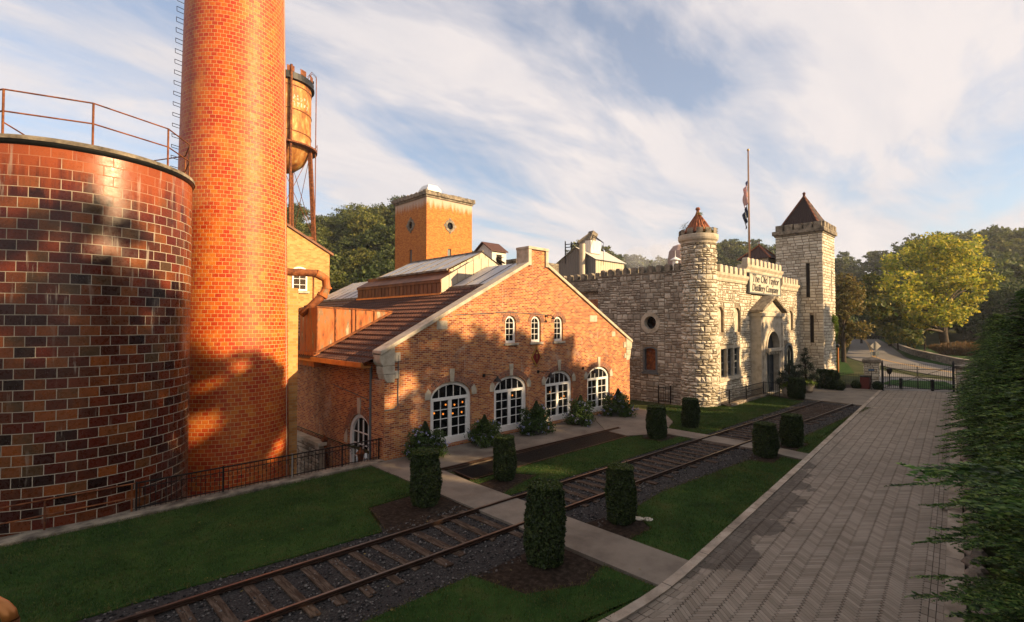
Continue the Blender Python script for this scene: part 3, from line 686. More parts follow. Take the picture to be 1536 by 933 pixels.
# retaining edge of the lawn, fences
mb = MB(); mb.box(-14, 9.62, 16.62, 17.16, -.06, .055); mb.box(-14, 9.62, 16.95, 17.14, -2.1, -.062)
rw = mb.build('retaining_wall', M['trimgrey'], bevel=.015); tag(rw, 'low concrete capped retaining wall along the far edge of the front lawn, under the fences', 'retaining wall')
fn = thing('iron_fence', 'ornate black wrought iron picket fence on the retaining wall, in front of the chimney base', 'fence', (6, 17.0, 0))
fy = 17.0; zt = .80
mb = MB(); mb.bar((2.15, fy, zt), (9.75, fy, zt), .05, .035); mb.build('top_rail', M['iron'], fn)
mb = MB(); mb.bar((2.15, fy, .13), (9.62, fy, .13), .03, .025); mb.bar((2.15, fy, .66), (9.62, fy, .66), .02, .02); mb.build('lower_rail', M['iron'], fn)
mb = MB(); x = 2.25; i = 0
while x < 9.6:
    mb.tube([(x, fy, .06), (x, fy, .79)], .0085, 5)
    if i % 2: mb.lathe([(.009, .42), (.022, .45), (.009, .48)], x, fy, 6)
    else:
        mb.lathe([(.009, .28), (.02, .30), (.009, .32)], x, fy, 6)
        ring = [(x + .055 + .045 * math.cos(t), fy, .585 + .06 * math.sin(t)) for t in np.linspace(0, 2 * math.pi, 9)]; mb.tube(ring, .006, 4, False)
    x += .122; i += 1
mb.build('pickets', M['iron'], fn)
for x in (2.18, 4.3, 6.35, 8.1, 9.55):
    mb = MB(); mb.box(x - .02, x + .02, fy - .02, fy + .02, .05, .84); mb.build('post', M['signback'] if 6 < x < 7 else M['iron'], fn)
pr_ = thing('pipe_railing', 'plain rusty two bar pipe railing in front of the glazed tile silo', 'railing', (-1, 17.0, 0))
mb = MB(); mb.tube([(-6, 17.0, .78), (2.15, 17.0, .80)], .022, 6); mb.tube([(-6, 17.0, .40), (2.15, 17.0, .42)], .02, 6); mb.build('rails', M['rust'], pr_)
for x in (-4.6, -2.2, .35, 2.08): mb = MB(); mb.tube([(x, 17.0, .05), (x, 17.0, .80)], .022, 6); mb.build('post', M['rust'], pr_)

# ================================================================== SILO
SX, SY, SR, SZ = 1.065, 19.855, 2.83, 9.78
silo = thing('glazed_tile_silo', 'large round storage silo of dark red brown glazed tile blocks with a concrete rim', 'silo', (SX, SY, -2.06))
mb = MB(); mb.lathe([(SR, -2.1), (SR, -.1), (SR, 2), (SR, 4), (SR, 6), (SR, 8), (SR, SZ)], SX, SY, 128, uvR=2.835); mb.build('tile_wall', M['silo'], silo, smooth=True)
mb = MB(); mb.lathe([(SR - .02, SZ - .10), (SR + .03, SZ - .10), (SR + .05, SZ + .01)], SX, SY, 96); mb.build('flashing', M['iron'], silo, smooth=True)
mb = MB(); mb.lathe([(SR - .02, SZ + .01), (SR + .075, SZ + .012), (SR + .07, SZ + .11), (SR - .1, SZ + .17), (.0, SZ + .25)], SX, SY, 96); mb.build('rim', M['trimgrey'], silo, smooth=False)
# drips of pale lime below a few cracked tiles
rl = thing('silo_guard_rail', 'rusty red guard railing around the top rim of the tile silo', 'guard rail', (SX, SY, SZ + .1))
def silo_ang(px):     # angle on the rim whose near side projects to this column
    best = None
    for a in np.linspace(-math.pi, 0.6, 700):
        p = Vector((SX + (SR - .05) * math.cos(a), SY + (SR - .05) * math.sin(a), SZ + .1)) - Vector((0, 0, CAM_H))
        d = p.dot(FW); x = 768 + FPX * p.dot(RT) / d
        if d < 16.2 and (best is None or abs(x - px) < best[0]): best = (abs(x - px), a)
    return best[1]
angs = [silo_ang(3) - .75, silo_ang(3), silo_ang(139), silo_ang(252), silo_ang(286), silo_ang(286) + .5, silo_ang(286) + 1.15, silo_ang(286) + 1.85]
RP = [Vector((SX + (SR - .06) * math.cos(a), SY + (SR - .06) * math.sin(a), SZ + .1)) for a in angs]
for i, p in enumerate(RP):
    mb = MB(); mb.tube([p, p + Vector((0, 0, 1.18))], .026, 8); mb.build('post', M['rust'], rl)
mb = MB()
for hh in (1.17, .62): mb.tube([p + Vector((0, 0, hh)) for p in RP], .021, 8)
mb.build('rails', M['rust'], rl)
ob_ = RP[1]; mb = MB(); mb.tube([RP[1] + Vector((.0, .02, .35)), RP[1].lerp(RP[2], .38) + Vector((0, .4, .02))], .018, 6); mb.build('brace', M['rust'], rl)

# ================================================================== CHIMNEY
CX, CY = 5.96, 22.5
cr_ = lambda z: 2.157 - .0186 * z
chm = thing('brick_chimney', 'towering round chimney stack of glowing orange red brick with pale mortar joints', 'chimney', (CX, CY, -2.06))
mb = MB(); mb.lathe([(cr_(z), z) for z in np.linspace(-2.1, 27, 14)], CX, CY, 128, uvR=2.0); mb.build('shaft', M['chimney'], chm, smooth=True)
mb = MB(); mb.lathe([(cr_(27), 27), (cr_(27) + .18, 27.3), (cr_(27) + .22, 28), (cr_(27) - .3, 28.1)], CX, CY, 64); mb.build('cap', M['trimgrey'], chm)
cv = math.atan2(-CY, -CX)        # bearing towards the camera
la = cv - 1.50
for i in range(40):
    z = 4.5 + i * .42; r0 = cr_(z); o = Vector((math.cos(la), math.sin(la), 0)); s_ = Vector((-o.y, o.x, 0)) * .17; c = Vector((CX, CY, z)) + o * (r0 - .03)
    mb = MB(); mb.tube([c - s_, c - s_ + o * .26 + Vector((0, 0, .05)), c + s_ + o * .26 + Vector((0, 0, .05)), c + s_], .013, 5); mb.build('rung', M['iron'], chm)
mb = MB(); ca = cv + 1.18
mb.tube([(CX + (cr_(z) + .015) * math.cos(ca + .004 * z), CY + (cr_(z) + .015) * math.sin(ca + .004 * z), z) for z in np.linspace(-2, 26, 30)], .012, 5); mb.build('lightning_cable', M['signwhite'], chm)

# ================================================================== BRICK HALL
hall = thing('brick_hall', 'long gabled red brick hall with four white arched french windows and a brown tiled roof', 'building', (18.15, 16.81, 0))
FY = 16.81; MF = MY(FY)
DX = [12.86, 16.37, 19.88, 23.39]; WX = [16.36, 18.12, 19.86]
holes = [arch_poly(c - 1.09, c + 1.09, .10, 2.05, 2.72) for c in DX] + [arch_poly(c - .36, c + .36, 4.25, 5.22, 5.56) for c in WX]
outer = [(9.67, -.4), (26.62, -.4), (26.62, 4.05), (18.78, 8.12), (18.78, 8.86), (17.72, 8.86), (17.72, 8.12), (9.67, 4.05)]
mb = MB(); mb.slab(outer, holes, MF, 0, -.42); mb.build('front_wall', M['brick'], hall)
mb = MB(); mb.box(9.6, 11.0, FY - .05, FY - .001, -.08, .05)
for a, b in zip([9.7] + [c + 1.12 for c in DX], [c - 1.12 for c in DX] + [26.6]): mb.box(a, b, FY - .04, FY - .002, .02, .13)
for c in DX: mb.box(c - 1.12, c + 1.12, FY - .09, FY + .3, -.02, .098)
mb.build('plinth', M['brick'], hall)
def one(name, mat, parent, fn, bevel=.012):
    q_ = MB(); fn(q_); return q_.build(name, mat, parent, bevel=bevel)
for c in DX:
    def fa(q_):
        for k in (0, 1): arch_ring(q_, MF, c, 1.11 + k * .13, 2.05, .69 + k * .13, .125, -.05, .012 + .006 * k, R(20), R(160))
    one('brick_arch', M['brick_arch'], hall, fa, 0)
    one('keystone', M['trim'], hall, lambda q_: q_.prism([(c - .10, 2.70), (c + .10, 2.70), (c + .13, 3.26), (c - .13, 3.26)], MF, -.05, .045))
    for s in (-1, 1): one('springer_stone', M['trim'], hall, lambda q_: q_.prism([(c + s * 1.10, 2.06), (c + s * 1.36, 2.06), (c + s * 1.36, 2.30), (c + s * 1.22, 2.52), (c + s * 1.06, 2.36)][::s], MF, -.05, .035))
for c in WX:
    def fa(q_):
        for k in (0, 1): arch_ring(q_, MF, c, .37 + k * .115, 5.22, .35 + k * .115, .11, -.05, .01 + .006 * k, 0, math.pi, 14)
    one('brick_arch', M['brick_arch'], hall, fa, 0)
    one('window_sill', M['trim'], hall, lambda q_: q_.box(c - .46, c + .46, FY - .09, FY + .1, 4.14, 4.248))
for (x, z, wd, h) in ((12.35, 5.12, .55, .38), (22.9, 5.45, .7, .36), (24.9, 4.55, .35, .3)): one('stone_block', M['trim'], hall, lambda q_: q_.box(x - wd / 2, x + wd / 2, FY - .012, FY + .05, z - h / 2, z + h / 2))
# coping of the gable, stack coping and kneelers
cop = MB()
def slope_bar(x0, z0, x1, z1, th=.17):
    cop.add([(x, y, z + dz) for (x, z) in ((x0, z0), (x1, z1)) for dz in (0, th) for y in (FY - .10, FY + .55)],
            [(0, 1, 3, 2), (4, 6, 7, 5), (0, 4, 5, 1), (2, 3, 7, 6), (0, 2, 6, 4), (1, 5, 7, 3)])
slope_bar(9.45, 3.98, 17.62, 8.10); slope_bar(26.85, 3.98, 18.88, 8.10)
cop.box(17.50, 17.722, FY - .09, FY + .78, 8.05, 8.862); cop.box(18.778, 18.98, FY - .09, FY + .78, 8.05, 8.862); cop.box(17.48, 19.0, FY - .11, FY + .80, 8.865, 9.0)
cop.build('gable_coping', M['trim'], hall, bevel=.015)
mb = MB(); mb.box(17.725, 18.775, FY + .43, FY + .75, 7.9, 8.86); mb.build('gable_stack', M['brick'], hall)
for s, x0 in ((1, 9.67), (-1, 26.62)):
    mb = MB()
    q = [(x0 - .22 * s, 3.80), (x0 - .22 * s, 4.06), (x0 + .42 * s, 4.36), (x0 + .42 * s, 3.56), (x0 - .10 * s, 3.56), (x0 - .20 * s, 3.70)]
    mb.prism(q[::s], MF, -.52, .055)
    mb.prism([(x0 - .07 * s, 3.24), (x0 + .42 * s, 3.24), (x0 + .42 * s, 3.552), (x0 - .10 * s, 3.552)][::s], MF, -.48, .05); mb.prism([(x0 - .01 * s, 3.06), (x0 + .1 * s, 2.92), (x0 + .42 * s, 2.92), (x0 + .42 * s, 3.235), (x0 - .06 * s, 3.235)][::s], MF, -.45, .045)
    mb.prism([(x0 + .42 * s, 3.05), (x0 + .62 * s, 3.05), (x0 + .62 * s, 3.35), (x0 + .42 * s, 3.35)][::s], MF, -.1, .045)
    mb.prism([(x0 + .42 * s, 3.70), (x0 + .68 * s, 3.70), (x0 + .68 * s, 4.05), (x0 + .42 * s, 4.05)][::s], MF, -.1, .045)
    mb.build('kneeler', M['trim'], hall, bevel=.02)
# side and rear walls
LX = 9.97; ML = MX(LX)
mb = MB(); mb.slab([(17.23, -2.1), (37.2, -2.1), (37.2, 3.62), (17.23, 3.62)], [arch_poly(18.32, 20.42, -1.9, .35, 1.38)], ML, 0, -.4); mb.build('side_wall', M['brick'], hall)
mb = MB(); mb.box(9.68, 10.1, FY + .41, FY + 1.0, -2.1, 3.0); mb.build('corner_pier', M['brick'], hall)
mb = MB(); arch_ring(mb, ML, 19.37, 1.07, .35, 1.05, .14, -.05, .012, 0, math.pi); arch_ring(mb, ML, 19.37, 1.21, .35, 1.19, .13, -.05, .02, 0, math.pi); mb.build('side_arch', M['brick_arch'], hall)
one('keystone', M['trim'], hall, lambda q_: q_.prism([(19.26, 1.40), (19.48, 1.40), (19.52, 2.05), (19.22, 2.05)], ML, -.05, .05))
for s in (-1, 1): one('springer_stone', M['trim'], hall, lambda q_: q_.prism([(19.37 + s * 1.08, .0), (19.37 + s * 1.32, .0), (19.37 + s * 1.32, .3), (19.37 + s * 1.08, .62)][::s], ML, -.05, .045))
mb = MB(); mb.box(26.2, 26.6, FY + .43, 37.2, -.1, 3.62); mb.build('side_wall', M['brick'], hall)
mb = MB(); mb.slab([(9.99, -2.1), (26.6, -2.1), (26.6, 3.6), (18.2, 8.0), (9.99, 3.6)], [], MY(37.2), 0, -.35); mb.build('rear_wall', M['brick'], hall)
mb = MB(); mb.box(10.4, 26.1, FY + .5, 36.8, -.1, -.04); mb.box(10.4, 26.1, 25.0, 25.1, -.03, 3.6); mb.build('interior', M['darkroom'], hall)
# french windows
for i, c in enumerate(DX):
    fr = MB(); yb = FY + .16; MM = MY(yb)
    fr.slab(arch_poly(c - 1.085, c + 1.085, .11, 2.05, 2.71), [arch_poly(c - .95, c + .95, .40, 2.02, 2.58)], MM, .06, -.05)
    fr.box(c - 1.0, c + 1.0, yb - .055, yb + .06, 1.94, 2.07); fr.box(c - 1.08, c + 1.08, yb - .09, yb - .061, .12, .40)
    fr.box(c - .09, c + .09, yb - .045, yb + .05, .39, 1.95)
    for s in (-1, 1): fr.box(c + s * .90 - .045, c + s * .90 + .045, yb - .045, yb + .05, .39, 1.95)
    for s in (-1, 1):
        fr.box(c + s * .475 - .014, c + s * .475 + .014, yb - .03, yb + .03, .39, 1.95)
        for k in (1, 2, 3): z = .40 + k * .385; a, b = sorted((c + s * .09, c + s * .86)); fr.box(a, b, yb - .028, yb + .028, z - .014, z + .014)
    for k in (-2, -1, 1, 2) if False else (-.57, -.19, .19, .57): fr.box(c + k - .013, c + k + .013, yb - .03, yb + .03, 2.06, 2.56 - .45 * k * k)
    w_ = fr.build('french_window', M['white'], hall, bevel=.006)
    gl = MB(); gl.slab(arch_poly(c - .97, c + .97, .38, 2.02, 2.6), [], MY(yb + .005), 0, -.006); gl.build('glass', M['glass'], w_)
for c in WX:
    fr = MB(); yb = FY + .14; MM = MY(yb)
    fr.slab(arch_poly(c - .355, c + .355, 4.252, 5.22, 5.55), [arch_poly(c - .25, c + .25, 4.37, 5.22, 5.45)], MM, .05, -.05)
    fr.box(c - .012, c + .012, yb - .03, yb + .03, 4.36, 5.44)
    for z in (4.65, 4.93, 5.21): fr.box(c - .25, c + .25, yb - .028, yb + .028, z - .012, z + .012)
    w_ = fr.build('arched_window', M['white'], hall, bevel=.005)
    gl = MB(); gl.slab(arch_poly(c - .27, c + .27, 4.35, 5.22, 5.46), [], MY(yb + .005), 0, -.006); gl.build('glass', M['glass'], w_)
fr = MB(); xb = LX + .2; MM = MX(xb)
fr.slab(arch_poly(18.33, 20.41, -1.9, .35, 1.37), [arch_poly(18.50, 20.24, -1.7, .35, 1.22)], MM, .10, -.05)
for y in (18.93, 19.37, 19.81): fr.box(xb - .03, xb + .03, y - .02, y + .02, -1.7, 1.12)
for z in (-1.1, -.5, .05, .55): fr.box(xb - .03, xb + .03, 18.5, 20.24, z - .02, z + .02)
w_ = fr.build('side_window', M['white'], hall)
gl = MB(); gl.slab(arch_poly(18.48, 20.26, -1.72, .35, 1.24), [], MX(xb + .01), 0, -.006); gl.build('glass', M['glass'], w_)
# roof
RS = .5; RX0, RZ0 = 9.05, 3.62
def roof(mat, y0, y1, side, name, nc=23):
    mb = MB(); xr = 18.2
    for k in range(nc):
        t0, t1 = k / nc, (k + 1.12) / nc
        x0, x1 = RX0 + (xr - RX0) * t0, RX0 + (xr - RX0) * min(1, t1); z0, z1 = RZ0 + RS * (x0 - RX0) + .085, RZ0 + RS * (x1 - RX0) + .012
        if side < 0: x0, x1 = 2 * xr - x0, 2 * xr - x1
        mb.quad((x0, y0, z0), (x1, y0, z1), (x1, y1, z1), (x0, y1, z0), [(y0, x0), (y0, x1), (y1, x1), (y1, x0)])
        mb.quad((x0, y0, z0), (x0, y1, z0), (x0, y1, z0 - .09), (x0, y0, z0 - .09), [(y0, x0), (y1, x0), (y1, x0 + .05), (y0, x0 + .05)])
        if side > 0:   # rounded rib ends along the butt edge
            y = y0 + .1
            while y < y1 and y < 30:
                mb.add([(x0 - .005, y - .05, z0), (x0 - .005, y + .05, z0), (x0 - .005, y, z0 + .045), (x1, y - .05, z1), (x1, y + .05, z1), (x1, y, z1 + .045)],
                       [(0, 1, 2), (0, 2, 5, 3), (2, 1, 4, 5)]); y += .22
    return mb.build(name, mat, hall)
roof(M['rooftile'], 17.25, 37.2, 1, 'roof'); roof(M['rooftile'], 17.25, 37.2, -1, 'roof')
gt = MB(); y = 17.3
while y < 22.0:
    gt.box(RX0 - .10, RX0 + .02, y + .01, min(y + .62, 22) - .01, RZ0 - .10, RZ0 + .075); y += .62
gt.box(RX0 - .02, RX0 + .3, 17.28, 37, RZ0 - .14, RZ0 - .05); gt.build('copper_gutter', M['copperlip'], hall)
mb = MB(); mb.tube([(9.72, 17.95, 3.5), (9.72, 17.95, -2.0)], .06, 10)
for z in (.3, 1.8): mb.box(9.64, 9.95, 17.87, 18.03, z, z + .05)
mb.build('downpipe', M['frame_grey'], hall, smooth=False)
mb = MB(); mb.tube([(9.95, 21.8, 2.4), (9.95, 17.9, 2.0)], .018, 6); mb.tube([(10.24, FY - .03, 3.95), (10.24, FY - .03, 2.02), (10.1, FY - .03, 1.9), (9.66, FY - .03, 1.88)], .02, 6)
mb.tube([(13.0, FY - .03, 5.55), (16.2, FY - .03, 5.72), (18.9, FY - .03, 5.62), (19.0, FY - .03, 5.5)], .014, 5); mb.build('conduit', M['frame_grey'], hall)
# monitor (raised ridge house) with copper sides, zinc gable front and glazed roof
mon = MB(); my0, my1, mx = 20.65, 29.7, 15.11; zr = lambda x: RZ0 + RS * (x - RX0)
mon.box(mx, mx + .06, my0 + .02, my1, zr(mx) - .05, 7.44)
mo = mon.build('roof_monitor', M['copper'], hall)
mb = MB(); y = my0 + .05
while y < my1: mb.box(mx - .025, mx - .001, y - .012, y + .012, zr(mx), 7.43); y += .40
mb.box(mx - .07, mx - .027, my0, my1, 7.30, 7.46); mb.build('standing_seams', M['copper'], mo)
mb = MB(); mb.box(mx - .10, mx + .05, my0 - .02, my1, zr(mx) + .0, zr(mx) + .10); mb.build('base_flashing', M['copperlip'], mo)
pts = [(mx, zr(mx) - .1), (mx, 7.46), (17.3, 8.66), (18.2, 8.86), (21.29, 7.46), (21.29, zr(mx) - .1)]
mb = MB(); mb.prism(pts, MY(my0), .0, -.08); 
xx = mx + .5
while xx < 20.8:
    zt_ = np.interp(xx, [mx, 17.3, 18.2, 21.29], [7.46, 8.66, 8.86, 7.46]); mb.box(xx - .014, xx + .014, my0 - .025, my0 - .001, zr(mx) - .1 if xx < 15.2 else 6.6, zt_); xx += .55
mb.build('zinc_gable_front', M['zinc'], mo)
mb = MB()
mb.quad((mx - .12, my0 - .04, 7.45), (mx + .75, my0 - .04, 7.90), (mx + .75, my1, 7.90), (mx - .12, my1, 7.45)); mb.box(mx + .70, mx + .78, my0 + .3, my1, 7.86, 8.06); mb.build('lower_roof', M['copper'], mo)
mb = MB(); y = my0 + .35
mb.add([(mx + .62, y, 8.04), (18.2, y, 9.22), (18.2, 28.3, 9.22), (mx + .62, 28.3, 8.04), (20.8, y, 8.04), (20.8, 28.3, 8.04)], [(0, 1, 2, 3), (1, 4, 5, 2)]); mb.build('glazed_roof', M['rooflit'], mo)
mb = MB()
for yy in np.linspace(my0 + .35, 28.3, 7): mb.bar((mx + .60, yy, 8.05), (18.2, yy, 9.23), .035, .03)
mb.bar((mx + .6, my0 + .3, 8.03), (mx + .6, 28.35, 8.03), .08, .1); mb.bar((18.2, my0 + .3, 9.25), (18.2, 28.3, 9.25), .12, .08); mb.build('glazing_bars', M['trimgrey'], mo)
mb = MB(); mb.prism([(mx + .66, 7.96), (18.2, 9.17), (20.7, 7.96)], MY(my0 + .40), 0, -.05); mb.build('cream_gable', M['corrug_cream'], mo)
for (ya, yb, xa) in ((17.35, 20.6, 15.7), (29.9, 36.5, 15.2)):
    mb = MB(); mb.add([(xa, ya, zr(xa) + .14), (18.2, ya, zr(18.2) + .14), (18.2, yb, zr(18.2) + .14), (xa, yb, zr(xa) + .14), (36.4 - xa, ya, zr(xa) + .14), (36.4 - xa, yb, zr(xa) + .14)], [(0, 1, 2, 3), (1, 4, 5, 2)])
    sl = mb.build('skylight', M['rooflit'], hall)
    mb = MB(); mb.bar((xa - .02, ya, zr(xa) + .08), (xa - .02, yb, zr(xa) + .08), .06, .16)
    for yy in np.linspace(ya, yb, 4 if yb < 25 else 7): mb.bar((xa, yy, zr(xa) + .15), (18.2, yy, zr(18.2) + .15), .035, .03)
    mb.build('glazing_bars', M['trimgrey'], sl)
# warm hanging bulbs seen through the glass
k = 0
for (px_, py_, y) in ((651, 620, 18.6), (664.6, 621, 18.9), (668.5, 607, 19.2), (681.7, 607, 19.4), (679, 620, 18.8), (692.5, 618, 19.0), (693.5, 603, 19.5), (825, 588, 19.3), (841.7, 597, 18.9), (846, 594, 19.2), (768.5, 593, 19.6), (752, 588, 19.3)):
    x, _, z = at_y(px_, py_, y)
    b_ = thing('pendant_bulb', 'small warm filament bulb hanging in the dark hall behind the french windows', 'light bulb', (x, y, z), 'filament bulbs hanging inside the hall')
    mb = MB(); mb.lathe([(0, z - .055), (.042, z - .02), (.042, z + .02), (0, z + .055)], x, y, 10); mb.build('bulb', M['bulb'], b_)
    mb = MB(); mb.tube([(x, y, z + .06), (x, y, 3.55)], .006, 5); mb.build('cord', M['iron'], b_)
# gooseneck wall lamps and the diamond sign
for (x, z, lb) in ((14.95, 2.80, 'black gooseneck barn lamp on the brick wall between the first and second french windows'), (18.55, 2.72, 'black gooseneck barn lamp right below the maroon diamond sign'),
                   (22.2, 2.66, 'black gooseneck barn lamp beside the last french window on the right'), (19.0, 5.52, 'small black gooseneck lamp high up between two little arched windows')):
    sc = 1 if z < 4 else .6
    l_ = thing('wall_lamp', lb, 'wall lamp', (x, FY, z), 'gooseneck lamps on the hall front'); zz = z
    mb = MB(); mb.box(x - .3 * sc - .06 * sc, x - .3 * sc + .06 * sc, FY - .05, FY + .01, zz - .02, zz + .12 * sc); mb.build('wall_plate', M['iron'], l_)
    mb = MB(); mb.tube([(x - .3 * sc, FY - .04, zz + .06 * sc), (x - .2 * sc, FY - .32 * sc, zz + .10 * sc), (x - .02, FY - .56 * sc, zz + .06 * sc), (x, FY - .6 * sc, zz - .02)], .016, 6); mb.build('arm', M['iron'], l_)
    mb = MB(); mb.lathe([(.20 * sc, zz - .20 * sc), (.12 * sc, zz - .10 * sc), (.05 * sc, zz - .04 * sc), (.04 * sc, zz + .03 * sc), (0, zz + .04 * sc)], x, FY - .6 * sc, 20); mb.build('shade', M['iron'], l_, smooth=True)
dsn = thing('diamond_sign', 'small maroon diamond shaped sign with a brass edge under the middle arched window', 'sign', (18.11, FY, 3.50))
mb = MB(); mb.prism([(18.11 - .36, 3.52), (18.11, 3.02), (18.11 + .36, 3.52), (18.11, 4.02)], MF, 0, .05); mb.build('frame', M['gold'], dsn)
mb = MB(); mb.prism([(18.11 - .29, 3.52), (18.11, 3.12), (18.11 + .29, 3.52), (18.11, 3.92)], MF, .04, .06); mb.build('panel', M['maroon'], dsn)
mb = MB(); mb.prism([(18.04, 3.66), (18.18, 3.66), (18.21, 3.76), (18.145, 3.71), (18.11, 3.79), (18.075, 3.71), (18.01, 3.76)], MF, .06, .07); mb.prism([(18.09, 3.42), (18.13, 3.42), (18.13, 3.6), (18.09, 3.6)], MF, .06, .068); mb.build('emblem', M['gold'], dsn)
# rusty duct box on the eave, pipe elbow and brick pier
bx = thing('rusted_duct_box', 'wedge shaped duct box of rust streaked steel plates on the hall roof eave', 'duct', (10.5, 22.6, 4))
mb = MB(); mb.prism([(9.2, 3.86), (12.95, 5.74), (9.2, 5.90)], MY(21.9), 0, -1.95); mb.box(9.08, 9.62, 21.92, 23.9, 3.25, 3.9); mb.build('plates', M['rustbox'], bx)
mb = MB()
for x in (9.2, 10.05, 10.85, 11.05, 12.0):
    zt_ = np.interp(x, [9.2, 12.95], [5.92, 5.74]); zb = 3.86 + (x - 9.2) * .5; mb.bar((x, 21.88, zb), (x, 21.88, zt_ + .05), .05, .05)
mb.bar((9.12, 21.87, 3.84), (12.95, 21.87, 5.73), .06, .10); mb.bar((9.15, 21.9, 5.93), (13.0, 21.9, 5.78), .07, .07); mb.build('ribs', M['rust'], bx)
pp = thing('rusted_pipe', 'thick rusty flue pipe with a segmented elbow dropping into the duct box', 'pipe', (10.3, 23.1, 6))
yp = 23.0; A_ = at_y(425, 410, yp); A_.x -= 3.5
e0 = at_y(474, 410, yp); e1 = at_y(488, 418, yp); e2 = at_y(490, 432, yp); e3 = at_y(484, 443, yp); e4 = at_y(472, 454, yp); e5 = at_y(452, 472, yp)
mb = MB(); mb.tube([A_, e0], .17, 14); mb.build('straight_run', M['rust'], pp, smooth=True)
mb = MB(); mb.tube([e0, e1, e2, e3], .20, 14); mb.tube([e3 + Vector((.02, 0, .05)), e3 + Vector((-.05, 0, -.08))], .25, 14); mb.tube([e2 + Vector((0, 0, .03)), e2 - Vector((0, 0, .05))], .24, 14); mb.build('elbow', M['rustbox'], pp)
mb = MB(); mb.tube([e3, e4, e5], [.20, .17, .15], 14); mb.build('lower_run', M['rust'], pp, smooth=True)
mb = MB(); q = at_y(470, 430, yp); mb.bar((q.x, yp, 5.9), (q.x, yp, q.z + .45), .06, .06); mb.bar((q.x - .05, yp, q.z + .45), (q.x + .5, yp, q.z + .45), .05, .05); mb.build('bracket', M['rust'], pp)
qz = at_y(440, 432, 21.75).z; mb = MB(); mb.box(7.0, at_y(447, 500, 21.75).x, 21.75, 24.0, -2.06, qz)
pi = mb.build('brick_pier', M['brick_buff'], loc=(7.7, 22.5, -2.06)); tag(pi, 'narrow sunlit yellow brick pier wedged between the chimney and the duct box', 'brick pier')
# dark stone yard wall with coping, lanterns
sw = thing('yard_wall', 'dark rubble stone yard wall with a sloping pale coping below the hall side wall', 'stone wall', (9.3, 25, -2.06))
mb = MB(); mb.box(9.36, 9.6, 21.9, 32, -2.06, -.3); mb.build('core', M['mortar'], sw)
mb = MB(); stones(mb, MX(9.36), 21.9, 30, -2.06, -.3, hmin=.12, hmax=.22, wmin=.2, wmax=.5); mb.build('stonework', M['stone_dark'], sw)
mb = MB(); mb.box(9.26, 9.66, 21.8, 32, -.3, -.15); mb.build('coping', M['trim'], sw)
for (px, py, dep, lb) in ((487, 662, 22.3, 'old rusty coach lantern standing in the yard against the dark stone wall'), (541, 682, 19.2, 'old rusty coach lantern behind the fence in front of the arched side window')):
    p = at_d(px, py, dep); q = at_z(px, py, 0)
    l_ = thing('lantern', lb, 'lantern', (p.x, p.y, p.z - .3), 'coach lanterns in the yard'); x, y, z = p
    mb = MB(); mb.tube([(x, y, -2.06), (x, y, z - .28)], .035, 8); mb.build('pole', M['rust'], l_)
    mb = MB(); mb.lathe([(.09, z - .28), (.15, z + .05), (.14, z + .06)], x, y, 6); mb.build('lamp_body', M['rust'], l_)
    mb = MB(); mb.lathe([(.20, z + .06), (.09, z + .18), (.05, z + .19), (.04, z + .27), (0, z + .29)], x, y, 6); mb.build('cap', M['rust'], l_)
# ================================================================== BUILDINGS BEHIND
def wall_window(parent, M3, c, zc, wd, h, frame_mat, mull=(1, 2), name='window', deep=.12, arched=0.0):
    mb = MB(); z0, z1 = zc - h / 2, zc + h / 2
    o = arch_poly(c - wd / 2, c + wd / 2, z0, z1 - arched, z1) if arched else [(c - wd / 2, z0), (c + wd / 2, z0), (c + wd / 2, z1), (c - wd / 2, z1)]
    f = .09 * wd + .02; i_ = arch_poly(c - wd / 2 + f, c + wd / 2 - f, z0 + f, z1 - arched, z1 - f) if arched else [(c - wd / 2 + f, z0 + f), (c + wd / 2 - f, z0 + f), (c + wd / 2 - f, z1 - f), (c - wd / 2 + f, z1 - f)]
    mb.slab(o, [i_], M3, .04, -deep)
    for k in range(1, mull[0] + 1):
        u = c - wd / 2 + wd * k / (mull[0] + 1); mb.prism([(u - .02, z0 + f), (u + .02, z0 + f), (u + .02, z1 - f), (u - .02, z1 - f)], M3, .02, -.03)
    for k in range(1, mull[1] + 1):
        v = z0 + h * k / (mull[1] + 1); mb.prism([(c - wd / 2 + f, v - .02), (c + wd / 2 - f, v - .02), (c + wd / 2 - f, v + .02), (c - wd / 2 + f, v + .02)], M3, .018, -.028)
    w_ = mb.build(name, frame_mat, parent)
    mb = MB(); mb.prism(i_, M3, .0, -.02); mb.build('glass', M['darkroom'] if frame_mat is not M['white'] else M['glass'], w_)
    return w_
# gabled boiler house right of the chimney
bh = thing('boiler_house', 'yellow brick gabled boiler house rising behind the chimney stack', 'building', (10, 42, -2))
mb = MB(); mb.prism([(1.3, -2.1), (18.7, -2.1), (18.7, 11.25), (10, 15.9), (1.3, 11.25)], MY(42), 0, -.4); mb.build('gable_wall', M['brick_buff'], bh)
mb = MB(); mb.box(18.3, 18.7, 42.41, 54, -2.1, 11.2); mb.build('side_wall', M['brick_buff'], bh)
mb = MB()
for s in (-1, 1):
    A_ = [(10, 16.15), (10 + s * 9.0, 11.3), (10 + s * 9.0, 11.1), (10, 15.95)]; mb.prism(A_[::s], MY(41.85), 0, -12.3)
mb.build('roof', M['copper'], bh)
q = at_y(450, 418, 41.9); wall_window(bh, MY(41.98), q.x, q.z, 1.25, 2.0, M['white'], (1, 3), 'arched_window', .02, .35)
mb = MB(); mb.box(q.x - .8, q.x + .8, 41.85, 41.99, q.z - 1.2, q.z - 1.02); mb.build('window_sill', M['trim'], bh)
